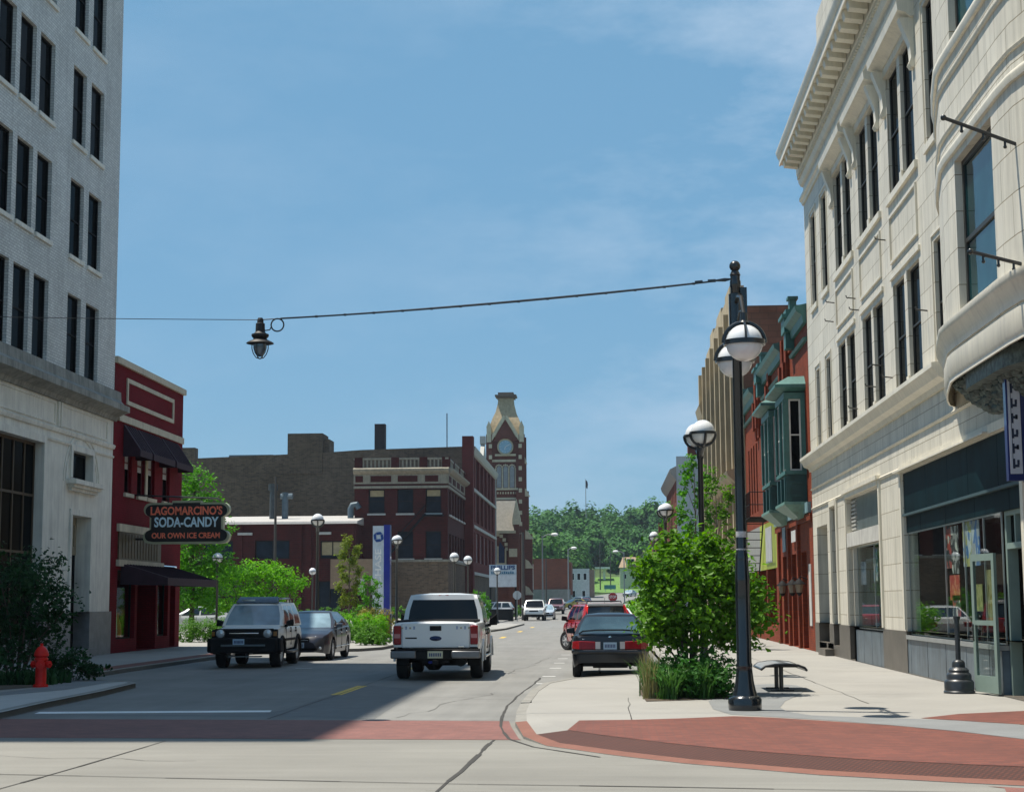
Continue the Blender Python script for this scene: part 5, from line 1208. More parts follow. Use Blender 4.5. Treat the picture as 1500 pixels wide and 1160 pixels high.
# ================================================================ vehicles (front towards +y, built round the origin, then set down)
def lerp(a, b, t): return a+(b-a)*t
def interp(tab, y):
    if y <= tab[0][0]: return tab[0][1]
    for (a, va), (b, vb) in zip(tab, tab[1:]):
        if y <= b: return lerp(va, vb, (y-a)/(b-a) if b > a else 0)
    return tab[-1][1]
def paint(name, col, metal=0., rough=.3, coat=.8):
    m = pbr(name, col, rough, metal, var=.05, scale=.8, coat=coat); return m
WHEEL = {}
def wheel_meshes(r, w, spokes, key):
    k = (r, w, spokes, key)
    if k in WHEEL: return WHEEL[k]
    t = MB(); t.lathe([(r*.62,-w/2+.01),(r*.9,-w/2),(r*.975,-w/2+.025),(r,-w/2+.05),(r,w/2-.05),(r*.975,w/2-.025),(r*.9,w/2),(r*.62,w/2-.01),(r*.62,-w/2+.01)], (0,0,0), 28, axis='x')
    for i in range(28):
        a = 2*math.pi*i/28; t.box(0,0,0,0,0,0) if False else None
    tyre = t.build('tyre', M['rubber'])
    m = MB(); m.lathe([(r*.62,-w/2+.015),(r*.60,w/2-.02),(r*.55,w/2-.012),(r*.53,w/2-.05),(r*.50,w/2-.09),(.001,w/2-.10)], (0,0,0), 28, 0, axis='x')
    m.lathe([(.06,w/2-.10),(.06,w/2-.012),(.045,w/2-.002),(.001,w/2-.002)], (0,0,0), 12, 0, axis='x')
    for i in range(spokes):
        a = 2*math.pi*i/spokes
        c, s_ = math.cos(a), math.sin(a)
        def q(rr, tt, x): return (x, rr*c-tt*s_, rr*s_+tt*c)
        m.hexa([q(.05,-.035,w/2-.06),q(r*.54,-.028,w/2-.05),q(r*.54,.028,w/2-.05),q(.05,.035,w/2-.06),q(.05,-.03,w/2-.012),q(r*.54,-.024,w/2-.016),q(r*.54,.024,w/2-.016),q(.05,.03,w/2-.012)], 0)
    rim = m.build('rim', M['rim'] if key == 'alloy' else pbr('steel_rim', (.2,.2,.21), .4, .6))
    COL.objects.unlink(tyre); COL.objects.unlink(rim)
    WHEEL[k] = (tyre.data, rim.data); return WHEEL[k]
def add_wheel(root, x, y, r, w, spokes, key='alloy', steer=0):
    tyre, rim = wheel_meshes(r, w, spokes, key)
    # the tyre is the wheel's own mesh, rim a sub-part
    o = bpy.data.objects.new('wheel', tyre); COL.objects.link(o); o.parent = root
    o.location = (x, y, r); o.rotation_euler = (0, 0, (math.pi if x < 0 else 0)+steer)
    q = bpy.data.objects.new('rim', rim); COL.objects.link(q); q.parent = o
    return o
def make_car(name, label, cat, P, loc, rz=0, group=None):
    root = thing(name, label, cat, loc, group, rz, fixed=False)
    L_, Wd = P['L'], P['W']; hw = Wd/2; yf, yr = L_/2, -L_/2
    zs = P['sill']; wy = P['wheels']; wr_ = P['r']; ra = wr_+.07
    deck, plan = P['deck'], P['plan']
    ys = set()
    k = int(L_/.16)
    for i in range(k+1): ys.add(yr+L_*i/k)
    for c in wy:
        for i in range(13): ys.add(c-ra*math.cos(math.pi*i/12))
    for y, _ in deck+plan: ys.add(y)
    ys = sorted(y for y in ys if yr-1e-6 <= y <= yf+1e-6)
    ys = [y for i, y in enumerate(ys) if i == 0 or y-ys[i-1] > .004]
    low = P.get('low', [(yr, zs+.1), (yr+.25, zs), (yf-.3, zs), (yf, zs+.08)])
    def zb(y):
        z = interp(low, y)
        for c in wy:
            d = abs(y-c)
            if d < ra: z = max(z, wr_+math.sqrt(max(0, ra*ra-d*d)))
        return z
    mb = MB(); secs = []
    for y in ys:
        w = interp(plan, y); zd = interp(deck, y); b = min(zb(y), zd-.12); z0 = interp(low, y)
        h = zd-z0
        z1 = max(b+.01, z0+h*.28); z2 = max(z1+.01, z0+h*.62); z3 = max(z2+.01, zd-.10); z4 = zd-.025
        secs.append([(w-.035,b),(w-.006,z1),(w,z2),(w-.022,z3),(w-.062,z4),(w-.14,zd+.004),(w*.5,zd+.022),(0,zd+.028)])
    n = len(secs[0])
    base = []
    for y, s_ in zip(ys, secs):
        row = [(-x, y, z) for x, z in s_] + [(x, y, z) for x, z in s_[-2::-1]]
        base.append(len(mb.v)); mb.v += row
    m_ = 2*n-1
    for i in range(len(ys)-1):
        for j in range(m_-1):
            mb.f.append((base[i]+j, base[i]+j+1, base[i+1]+j+1, base[i+1]+j)); mb.m.append(0)
    mb.f.append(tuple(base[0]+j for j in range(m_))); mb.m.append(0)
    mb.f.append(tuple(base[-1]+j for j in range(m_))); mb.m.append(0)
    # arch lips
    # cabin
    A, B, C, D = P['cabin']; wa, wb2 = P.get('wbelt', hw-.06), P.get('wroof', hw-.22)
    glass = []
    def side(s, t, sg):
        y = lerp(lerp(A[0], D[0], s), lerp(B[0], C[0], s), t); z = lerp(lerp(A[1], D[1], s), lerp(B[1], C[1], s), t)
        x = lerp(wa, wb2, t) + .035*math.sin(math.pi*t)
        return (sg*x, y, z)
    tl = [0, P.get('t0', .10), .5, .90, 1]
    win = P['side']
    for sg in (-1, 1):
        ss = sorted({0., 1., *[a for w in win for a in w]})
        for i in range(len(ss)-1):
            for j in range(4):
                q = [side(ss[i],tl[j],sg), side(ss[i+1],tl[j],sg), side(ss[i+1],tl[j+1],sg), side(ss[i],tl[j+1],sg)]
                if j in (1, 2) and any(a <= ss[i]+1e-6 and ss[i+1] <= b+1e-6 for a, b in win): glass.append((sg, round(ss[i],3), q))
                else: mb.poly(q)
    gl_f, gl_r = [], []
    def front(u, t, E, F, bul):
        x = lerp(wa, wb2, t)*u + (.035*math.sin(math.pi*t))*u; y = lerp(E[0], F[0], t) + bul*(1-u*u); z = lerp(E[1], F[1], t)
        return (x, y, z)
    ul = [-1, -.9, -.45, 0, .45, .9, 1]
    for E, F, bul, dst, key in ((A, B, .10, gl_f, 'front'), (D, C, -.07, gl_r, 'rear')):
        if key == 'rear' and P.get('ulr'): ul = P['ulr']
        tt = P.get('trear', [0, .08, .5, .90, 1]) if key == 'rear' else [0, .05, .5, .93, 1]
        for i in range(len(ul)-1):
            for j in range(4):
                q = [front(ul[i],tt[j],E,F,bul), front(ul[i+1],tt[j],E,F,bul), front(ul[i+1],tt[j+1],E,F,bul), front(ul[i],tt[j+1],E,F,bul)]
                if j in (1, 2) and 0 < i < len(ul)-2: dst.append(q)
                else: mb.poly(q)
    # roof
    ny, nx = 6, 8
    def roof(u, v):
        y = lerp(B[0], C[0], v); z = lerp(B[1], C[1], v)
        y += (.10*(1-v) - .07*v)*(1-u*u)*(1 if abs(v-.5) > .49 else abs(2*v-1))
        return (wb2*u, y, z + .05*(1-u**4)*(1-(2*v-1)**4*.9))
    us = [-1,-.93,-.6,-.2,.2,.6,.93,1]; vsx = [0,.08,.3,.5,.7,.92,1]
    us = [-1, -.9, -.45, 0, .45, .9, 1]
    for i in range(len(us)-1):
        for j in range(len(vsx)-1):
            mb.poly([roof(us[i],vsx[j]),roof(us[i+1],vsx[j]),roof(us[i+1],vsx[j+1]),roof(us[i],vsx[j+1])])
    body = mb.build('body', P['paint'], root, sharp=32)
    gm = P.get('glass', M['autoglass'])
    for nm, lst in (('windscreen', gl_f), ('rear_window', gl_r)):
        if lst:
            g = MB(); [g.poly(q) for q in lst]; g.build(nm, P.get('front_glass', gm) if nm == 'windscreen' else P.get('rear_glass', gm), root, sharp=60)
    done = {}
    for sg, s0, q in glass: done.setdefault((sg, s0), []).append(q)
    for k_, qs in done.items():
        g = MB(); [g.poly(q) for q in qs]; g.build('side_window', gm, root, sharp=60)
    # black underside and wheel wells
    u = MB(); zmax = min(z for _, z in deck)-.08
    u.box(-hw+.27,hw-.27,yr+.2,yf-.25,zs+.03,max(zs+.2, min(.72, zmax)))
    u.box(-hw+.08,hw-.08,wy[1]+ra,wy[0]-ra,zs+.02,zs+.1)
    for c in wy: u.box(-hw+.05,hw-.05,c-ra+.02,c+ra-.02,wr_+ra*.55,wr_+ra*.7)
    u.box(-.4,.4,wy[1]-.12,wy[1]+.12,wr_-.11,wr_+.08); u.tube([(-hw+.2,wy[1],wr_),(hw-.2,wy[1],wr_)], .05, 8)
    u.tube([(.45,yr+.1,zs+.0),(.45,yr+.9,zs+.03)], .035, 8)
    u.build('chassis', M['blackm'], root, flat=True)
    for c in wy:
        for sg in (-1, 1): add_wheel(root, sg*(hw-P.get('tw',.2)/2-.02), c, wr_, P.get('tw', .2), P.get('spokes', 7), P.get('rimkey', 'alloy'), P.get('steer', 0) if c > 0 else 0)
    # door shut lines and handles, sills
    sm = MB()
    for y in P.get('seams', ()):
        for sg in (-1, 1):
            zt = interp(deck, y)-.06; zl = max(zb(y), zs)+.06; w = interp(plan, y)
            sm.box(sg*(w-.03) if sg > 0 else -w-.003, w+.003 if sg > 0 else -(w-.03), y-.006, y+.006, zl+.04, zt)
    if sm.v: sm.build('door_seam', M['blackm'], root, flat=True)
    for y in P.get('handles', ()):
        for sg in (-1, 1):
            h = MB(); w = interp(plan, y); zt = interp(deck, y)-.17
            h.box(min(sg*(w-.01), sg*(w+.025)), max(sg*(w-.01), sg*(w+.025)), y-.09, y+.09, zt-.018, zt+.018); h.build('door_handle', P.get('hmat', P['paint']), root, bevel=.006)
    my = P.get('mirror')
    if my:
        for sg in (-1, 1):
            h = MB(); x0 = wa-.02
            h.hexa([(sg*(x0+.06),my[0]-.05,my[1]),(sg*(x0+.26),my[0]-.07,my[1]+.01),(sg*(x0+.26),my[0]+.06,my[1]+.02),(sg*(x0+.06),my[0]+.09,my[1]),
                    (sg*(x0+.06),my[0]-.05,my[1]+.15),(sg*(x0+.25),my[0]-.07,my[1]+my[2]),(sg*(x0+.25),my[0]+.04,my[1]+my[2]-.02),(sg*(x0+.06),my[0]+.07,my[1]+.13)])
            h.box(min(sg*(x0-.05),sg*(x0+.1)),max(sg*(x0-.05),sg*(x0+.1)),my[0]-.02,my[0]+.04,my[1]-.03,my[1]+.05)
            h.build('mirror', P.get('mmat', M['black']), root, bevel=.02)
    return root
def block(root, name, mat, boxes, bevel=.012):
    m = MB()
    for b in boxes: m.box(*b)
    return m.build(name, mat, root, bevel=bevel)
def plate(root, y, z, front, mat, w=.31, x=0):
    s_ = 1 if front else -1
    a, b = sorted((y, y+s_*.012)); m = MB(); m.box(x-w/2,x+w/2,a,b,z-.078,z+.078); p = m.build('licence_plate', mat, root)
    y2 = y+s_*.0125; m = MB()      # characters worn to blots
    for i in range(7): m.box(x-w*.40+i*w*.118,x-w*.40+i*w*.118+w*.075,min(y2,y2+s_*.002),max(y2,y2+s_*.002),z-.04,z+.035)
    m.build('plate_marks', pbr('plate_ink', (.03,.05,.14), .5), p, flat=True)
redlens = pbr('red_lamp_lens', (.24,.004,.008), .25, coat=.15, spec=.3, var=.2, scale=8)
redlens2 = pbr('bright_red_lens', (.62,.02,.018), .2, coat=.2)
clearlens = pbr('clear_lamp_lens', (.55,.58,.6), .08, .3, coat=.8, var=.3, scale=14)
platew = pbr('plate_cream', (.55,.52,.36), .5); plateb = pbr('plate_blue_white', (.34,.46,.58), .5)

# ---- white pickup, rear to the camera
W_ = paint('pickup_white', (.70,.715,.72), 0, .35, .6)
PU = dict(L=5.7, W=2.0, sill=.50, wheels=(1.80,-1.62), r=.40, tw=.27, spokes=6, paint=W_,
  deck=[(-2.85,1.24),(-2.8,1.28),(-.75,1.29),(-.74,1.16),(1.15,1.16),(1.4,1.17),(2.5,1.08),(2.78,.98),(2.85,.85)],
  plan=[(-2.85,.965),(-2.7,.99),(-2.0,1.0),(1.9,1.0),(2.5,.95),(2.75,.86),(2.85,.72)],
  low=[(-2.85,.74),(-2.6,.66),(-1.9,.55),(2.2,.52),(2.85,.6)],
  cabin=((1.30,1.17),(.62,1.90),(-.62,1.90),(-.80,1.20)), wbelt=.955, wroof=.78, side=[(.06,.46),(.50,.90)], t0=.08, glass=M['privacy'], trear=[0,.06,.5,.84,1], ulr=[-1,-.88,-.45,0,.45,.88,1],
  seams=(.95,.12,-.7), handles=(.25,-.5), mirror=(1.0,1.16,.30), mmat=M['blackm'], hmat=M['blackm'])
pk = make_car('pickup_truck', 'white pickup truck driving away with its rear to the camera', 'pickup truck', PU, (-3.88,39.7,0), R(1.0))
block(pk, 'tailgate', W_, [(-.76,.76,-2.885,-2.84,.72,1.275)], .03)
block(pk, 'tailgate_handle', M['blackm'], [(-.13,.13,-2.90,-2.88,1.10,1.21)])
m = MB(); m.lathe([(.001,-.012),(.6,-.012),(1,0),(1,.02)], (0,0,0), 20, axis='y'); o = m.build('oval_badge', pbr('badge_blue', (.012,.02,.07), .2, .4), pk); o.scale = (.135,1,.055); o.location = (0,-2.888,.93)
block(pk, 'badge', M['blackm'], [(-.68,-.42,-2.892,-2.88,.925,.955)], .003); block(pk, 'badge', M['chrome'], [(.50,.64,-2.892,-2.88,.735,.765)], .003)
for s_ in (-1, 1):
    block(pk, 'taillight', redlens, [(s_*.86-.085,s_*.86+.085,-2.892,-2.70,.795,1.215)], .02)
    q = MB(); q.box(s_*.86-.07,s_*.86+.07,-2.898,-2.89,.94,1.03); q.build('reverse_light', pbr('reverse_lens', (.5,.2,.2), .2), pk)
pbr('painted_chrome', (.17,.17,.175), .35, .3)
for x_ in ((-1.0,-.43),(.36,1.0)): block(pk, 'rear_bumper', MATS['painted_chrome'], [(x_[0],x_[1],-3.02,-2.83,.49,.66)], .03)
block(pk, 'bumper_step', M['blackm'], [(-.43,.36,-2.98,-2.83,.46,.66),(-1.0,1.0,-3.0,-2.83,.655,.70)], .02)
plate(pk, -2.985, .575, False, platew, .34)
block(pk, 'tow_hitch', M['blackm'], [(-.06,.06,-3.06,-2.85,.36,.46),(-.3,.3,-2.9,-2.8,.38,.46)])
m = MB(); m.tube([(-.14,-2.9,.40),(-.08,-2.98,.41)], .03, 6); m.tube([(.02,-2.9,.40),(.02,-2.98,.41)], .03, 6); m.build('tow_plug', pbr('blue_plug', (.02,.03,.25), .5), pk)
m = MB(); m.lathe([(.001,-.20),(.12,-.19),(.2,-.1),(.22,0),(.2,.1),(.1,.2)], (-.15,-1.62,.38), 14); m.tube([(.55,-2.7,.42),(.55,-1.2,.45)], .12, 10); m.build('axle_housing', M['blackm'], pk)
block(pk, 'mudflap', M['blackm'], [(-.95,-.66,-2.12,-2.09,.3,.7),(.66,.95,-2.12,-2.09,.3,.7)])
block(pk, 'tonneau_cover', M['blackm'], [(-.88,.88,-2.75,-.86,1.27,1.335)], .02)
m = MB(); m.box(-.12,.12,-.69,-.60,1.86,1.905); m.build('brake_light', redlens, pk, bevel=.01)
for s_ in (-1, 1):      # arch flares
    for c in PU['wheels']:
        m = MB(); pts = [(s_*1.005, c-.47*math.cos(math.pi*i/14), .40+.47*math.sin(math.pi*i/14)) for i in range(15)]; m.tube(pts, .028, 6); m.build('arch_flare', W_, pk)
block(pk, 'running_board', M['chrome'], [(-1.02,-.86,-1.05,1.2,.44,.50),(.86,1.02,-1.05,1.2,.44,.50)], .02)
for i in range(4):
    for s_ in (-1, 1):
        m = MB(); x = s_*(.48+i*.09); m.box(x-.02,x+.02,-2.889,-2.886,1.13+.01*(i%2),1.18+.02*((i+1)%2)); m.build('sticker', pbr('faded_sticker_%d' % (i % 2), ((.30,.36,.5),(.42,.36,.24))[i % 2], .6), pk, flat=True)
m = MB()
for s_ in (-1,):
    m.box(.999,1.004,.1,1.0,.72,.98)
m.build('door_decal', pbr('faded_red_decal', (.50,.36,.35), .6, var=.4, scale=5), pk, flat=True)
for s_ in (-1, 1): block(pk, 'headlight', clearlens, [(s_*.75-.14,s_*.75+.14,2.66,2.8,.82,1.0)], .02)
block(pk, 'front_bumper', M['chrome'], [(-.9,.9,2.75,2.92,.5,.7)], .04)

# ---- black saloon parked on the right, rear to the camera
BK = paint('saloon_black', (.003,.004,.007), 0, .3, .18)
SED = dict(rear_glass=glass_opaque('blue_tint_glass', (.035,.065,.08), .04, 1.0), L=4.78, W=1.78, sill=.24, wheels=(1.42,-1.25), r=.315, tw=.2, spokes=7, paint=BK,
  deck=[(-2.39,.80),(-2.33,.94),(-2.2,.985),(-1.5,1.0),(1.0,.97),(1.9,.82),(2.25,.70),(2.39,.56)],
  plan=[(-2.39,.66),(-2.34,.76),(-2.15,.85),(-1.5,.885),(1.5,.885),(2.0,.84),(2.3,.70),(2.39,.52)],
  low=[(-2.39,.36),(-2.25,.28),(-2.0,.24),(2.1,.22),(2.39,.3)],
  cabin=((1.05,.95),(.30,1.41),(-.75,1.415),(-1.62,.985)), wbelt=.815, wroof=.58, side=[(.10,.44),(.48,.78)], t0=.06,
  seams=(.95,-.08,-1.0), handles=(.1,-.85), mirror=(.78,.95,.14), mmat=BK)
cm = make_car('black_saloon', 'black saloon car with rear spoiler parked on the right kerb, rear to the camera', 'car', SED, (.06,39.75,0), 0)
m = MB()
sp_pts = [(-.70,-2.22,1.0),(-.62,-2.27,1.06),(-.3,-2.33,1.085),(.3,-2.33,1.085),(.62,-2.27,1.06),(.70,-2.22,1.0)]
for a, b in zip(sp_pts, sp_pts[1:]): m.hexa([(a[0],a[1]-.0,a[2]-.018),(b[0],b[1],b[2]-.018),(b[0],b[1]+.18,b[2]-.01),(a[0],a[1]+.18,a[2]-.01),(a[0],a[1],a[2]+.018),(b[0],b[1],b[2]+.018),(b[0],b[1]+.18,b[2]+.014),(a[0],a[1]+.18,a[2]+.014)])
m.build('spoiler', BK, cm, sharp=50)
for s_ in (-1, 1):
    m = MB(); m.hexa([(s_*.33,-2.435,.66),(s_*.70,-2.42,.66),(s_*.70,-2.2,.66),(s_*.33,-2.3,.66),(s_*.33,-2.43,.83),(s_*.69,-2.40,.845),(s_*.69,-2.2,.845),(s_*.33,-2.3,.83)])
    m.hexa([(s_*.70,-2.42,.66),(s_*.865,-2.24,.67),(s_*.78,-2.1,.67),(s_*.70,-2.2,.66),(s_*.69,-2.40,.845),(s_*.855,-2.22,.83),(s_*.78,-2.1,.83),(s_*.69,-2.2,.845)]); t = m.build('taillight', redlens, cm, bevel=.01)
    m = MB(); m.hexa([(s_*.22,-2.438,.665),(s_*.33,-2.435,.665),(s_*.33,-2.3,.665),(s_*.22,-2.3,.665),(s_*.22,-2.434,.825),(s_*.33,-2.43,.825),(s_*.33,-2.3,.825),(s_*.22,-2.3,.825)]); m.build('reverse_light', pbr('reverse_lens_clear', (.55,.50,.50), .2), cm)
plate(cm, -2.42, .735, False, plateb, .30)
m = MB(); m.tube([(-.84,-2.2,.60),(-.7,-2.40,.60),(0,-2.45,.60),(.7,-2.40,.60),(.84,-2.2,.60)], .045, 8); m.build('bumper_strip', BK, cm)
m = MB(); m.tube([(-.80,-2.28,.64),(-.6,-2.425,.635),(0,-2.455,.635),(.6,-2.425,.635),(.80,-2.28,.64)], .008, 6); m.build('chrome_strip', M['chrome'], cm)
m = MB(); m.lathe([(.001,-.01),(.045,-.008),(.05,0)], (0,-2.34,.905), 14, axis='y'); m.build('badge', M['chrome'], cm)
block(cm, 'badge', M['chrome'], [(-.62,-.42,-2.355,-2.34,.875,.89),(.45,.6,-2.355,-2.34,.875,.89)], .002)
m = MB(); m.tube([(.5,-2.4,.26),(.5,-2.1,.27)], .035, 8); m.build('exhaust', M['chrome'], cm)
for s_ in (-1, 1): block(cm, 'headlight', clearlens, [(s_*.62-.16,s_*.62+.16,2.15,2.30,.56,.68)], .02)

# ---- silver off-roader facing the camera
SV = paint('offroader_silver', (.68,.67,.63), .0, .4, .25)
SUV = dict(L=4.52, W=1.80, sill=.46, wheels=(1.42,-1.24), r=.38, tw=.29, spokes=6, paint=SV,
  deck=[(-2.26,.95),(-2.2,1.08),(-2.0,1.12),(1.0,1.13),(1.2,1.10),(1.95,1.045),(2.16,.98),(2.26,.80)],
  plan=[(-2.26,.78),(-2.1,.85),(-1.8,.88),(1.7,.88),(2.05,.85),(2.2,.80),(2.26,.74)],
  low=[(-2.26,.5),(2.0,.46),(2.26,.5)],
  cabin=((1.12,1.11),(.42,1.72),(-1.85,1.74),(-2.14,1.10)), wbelt=.84, wroof=.66, side=[(.08,.335),(.375,.61),(.66,.93)], t0=.08,
  seams=(.72,-.12,-.98), handles=(0.0,-.85), mirror=(.72,1.10,.20), mmat=M['blackm'], hmat=M['blackm'])
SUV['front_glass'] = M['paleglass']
xt = make_car('offroad_car', 'silver off-road car with black bumper and roof rack facing the camera on the left', 'car', SUV, (-9.82,46.35,0), R(180+1.5))
block(xt, 'front_bumper', M['blackm'], [(-.91,.91,2.02,2.42,.40,.82),(-1.0,1.0,1.90,2.32,.42,.80)], .05)
block(xt, 'bumper_guard', pbr('dull_steel', (.10,.12,.13), .4, .5), [(-.6,.6,2.42,2.45,.58,.64)], .02)
block(xt, 'grille', M['blackm'], [(-.80,.80,2.18,2.29,.80,1.06),(-.89,.89,2.05,2.25,.78,1.04)], .03)
m = MB(); m.box(-.40,.40,2.29,2.31,.92,.95); m.build('grille_bar', M['chrome'], xt, bevel=.008)
for s_ in (-1, 1):
    m = MB(); m.lathe([(.001,.05),(.08,.045),(.115,.02),(.12,-.02)], (s_*.64,2.285,.93), 18, axis='y'); hl = m.build('headlight', clearlens, xt)
    m = MB(); m.lathe([(.115,.03),(.135,.03),(.135,-.02),(.115,-.02)], (s_*.64,2.285,.93), 18, axis='y'); m.build('bezel', M['black'], hl)
    block(xt, 'indicator', pbr('amber_lens', (.30,.12,.02), .2), [(s_*.83-.05,s_*.83+.05,2.2,2.275,.86,.98)], .01)
plate(xt, 2.43, .71, True, plateb, .31, .12)
block(xt, 'skid_plate', pbr('skid_alloy', (.35,.37,.38), .4, .7), [(-.45,.45,2.0,2.3,.30,.33)], .01)
for s_ in (-1, 1):
    for c in SUV['wheels']: m = MB(); m.tube([(s_*.885, c-.45*math.cos(math.pi*i/14), .375+.45*math.sin(math.pi*i/14)) for i in range(15)], .045, 6); m.build('arch_flare', M['blackm'], xt)
for s_ in (-1, 1): m = MB(); m.tube([(s_*.9,-.75,.42),(s_*.96,-.6,.40),(s_*.96,.8,.40),(s_*.9,.95,.42)], .045, 8); m.build('side_step', M['black'], xt)
block(xt, 'rub_strip', M['blackm'], [(-.90,-.875,-.75,.95,.70,.77),(.875,.90,-.75,.95,.70,.77)], .008)
rk = MB()
for s_ in (-1, 1):
    rk.tube([(s_*.56,.32,1.74),(s_*.56,.2,1.86),(s_*.56,-1.6,1.87),(s_*.56,-1.75,1.76)], .028, 8)
for y in (.1,-.45,-1.0,-1.55): rk.tube([(-.56,y,1.86),(.56,y,1.86)], .022, 6)
rko = rk.build('roof_rack', M['black'], xt)
m = MB(); m.hexa([(-.60,.50,1.735),(.60,.50,1.735),(.56,.12,1.78),(-.56,.12,1.78),(-.58,.44,1.80),(.58,.44,1.80),(.55,.1,1.92),(-.55,.1,1.92)]); m.build('air_dam', pbr('smoked_plastic', (.06,.09,.12), .25), xt, bevel=.02)
m = MB(); m.box(-.52,-.05,-.15,.36,.0,.0) if False else m.box(.05,.42,.46,.47,1.80,1.84); m.build('rack_decal', M['chrome'], xt)
# ---- dark saloon behind it
DK = paint('saloon_graphite', (.022,.022,.032), .0, .3, .35)
SD2 = dict(L=4.85, W=1.82, sill=.22, wheels=(1.45,-1.32), r=.325, tw=.21, spokes=9, paint=DK,
  deck=[(-2.42,.78),(-2.36,.96),(-2.2,1.02),(-1.7,1.03),(1.0,.98),(1.7,.88),(2.15,.78),(2.34,.68),(2.42,.55)],
  plan=[(-2.42,.68),(-2.3,.80),(-2.0,.88),(-1.5,.905),(1.5,.905),(2.0,.86),(2.28,.74),(2.42,.5)],
  low=[(-2.42,.34),(-2.2,.25),(2.1,.20),(2.42,.26)],
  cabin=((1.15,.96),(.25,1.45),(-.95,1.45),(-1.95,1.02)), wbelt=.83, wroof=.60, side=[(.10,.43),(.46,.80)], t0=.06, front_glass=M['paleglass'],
  seams=(1.0,-.05,-1.05), handles=(.1,-.9), mirror=(.82,.97,.14), mmat=DK, hmat=M['chrome'])
d2 = make_car('dark_saloon', 'dark graphite saloon parked nose first behind the silver off-road car', 'car', SD2, (-9.3,52.0,0), R(180))
for s_ in (-1, 1):
    m = MB(); m.hexa([(s_*.42,2.36,.60),(s_*.72,2.20,.60),(s_*.68,1.9,.60),(s_*.42,2.2,.60),(s_*.46,2.30,.74),(s_*.84,1.84,.80),(s_*.74,1.7,.79),(s_*.46,2.1,.75)]); m.build('headlight', clearlens, d2, bevel=.015)
    m = MB(); m.sphere((s_*.62,2.33,.38), .055, 12); m.build('fog_light', clearlens, d2)
block(d2, 'grille', M['blackm'], [(-.30,.30,2.36,2.43,.56,.68),(-.55,.55,2.36,2.425,.30,.40)], .02)
m = MB(); m.box(-.28,.28,2.42,2.44,.61,.63); m.build('grille_bar', M['chrome'], d2)
plate(d2, 2.43, .47, True, plateb, .31)
for s_ in (-1, 1): block(d2, 'taillight', redlens, [(s_*.62-.17,s_*.62+.17,-2.42,-2.3,.74,.9)], .02)
m = MB()
for s_ in (-1, 1): m.tube([(s_*.915,-1.6,.40),(s_*.92,1.1,.40)], .014, 6)
m.build('chrome_strip', M['chrome'], d2)

# ---- red compact off-roader pulling out ahead of the black saloon
RD = paint('hatch_red', (.42,.014,.018), 0, .25, .9)
CR = dict(L=4.5, W=1.80, sill=.30, wheels=(1.32,-1.28), r=.345, tw=.22, spokes=6, paint=RD,
  deck=[(-2.25,.90),(-2.2,1.05),(-2.0,1.08),(1.0,1.05),(1.2,1.03),(1.95,.92),(2.2,.82),(2.25,.66)],
  plan=[(-2.25,.80),(-2.1,.86),(-1.8,.89),(1.6,.89),(2.0,.82),(2.2,.70),(2.25,.6)],
  low=[(-2.25,.4),(2.0,.30),(2.25,.4)],
  cabin=((1.25,1.04),(.50,1.62),(-1.85,1.63),(-2.20,1.06)), wbelt=.83, wroof=.68, side=[(.08,.34),(.38,.62),(.66,.92)], t0=.08,
  seams=(.85,-.1,-.95), handles=(0.0,-.85), mirror=(.85,1.05,.18), mmat=M['blackm'], steer=R(28))
cr = make_car('red_offroader', 'red compact off-road car with tall rear lamps, angled out ahead of the black saloon', 'car', CR, (-.42,58.6,0), R(11))
for s_ in (-1, 1):
    m = MB(); m.hexa([(s_*.70,-2.19,1.04),(s_*.86,-2.12,1.02),(s_*.84,-1.95,1.02),(s_*.70,-2.0,1.04),(s_*.60,-1.96,1.58),(s_*.70,-1.90,1.56),(s_*.69,-1.78,1.56),(s_*.60,-1.8,1.58)]); m.build('taillight', redlens2, cr, bevel=.01)
m = MB()
for s_ in (-1, 1): m.tube([(s_*.60,.3,1.66),(s_*.60,.2,1.72),(s_*.60,-1.6,1.74),(s_*.60,-1.75,1.66)], .02, 6)
m.tube([(-.6,-.2,1.73),(.6,-.2,1.73)], .02, 6); m.tube([(-.6,-1.3,1.74),(.6,-1.3,1.74)], .02, 6)
m.build('roof_rack', M['black'], cr)
m = MB(); m.tube([(0,-1.75,1.67),(0,-1.85,1.86)], .008, 5); m.build('aerial', M['black'], cr)
block(cr, 'roof_panel', pbr('roof_silver', (.5,.52,.53), .3, .3, coat=.5), [(-.56,.56,-1.75,.30,1.655,1.70)], .02)
block(cr, 'spoiler', MATS['roof_silver'], [(-.62,.62,-2.0,-1.78,1.575,1.665)], .02)
plate(cr, -2.26, .9, False, plateb, .3)
block(cr, 'rear_bumper', M['blackm'], [(-.86,.86,-2.33,-2.18,.42,.62)], .04)

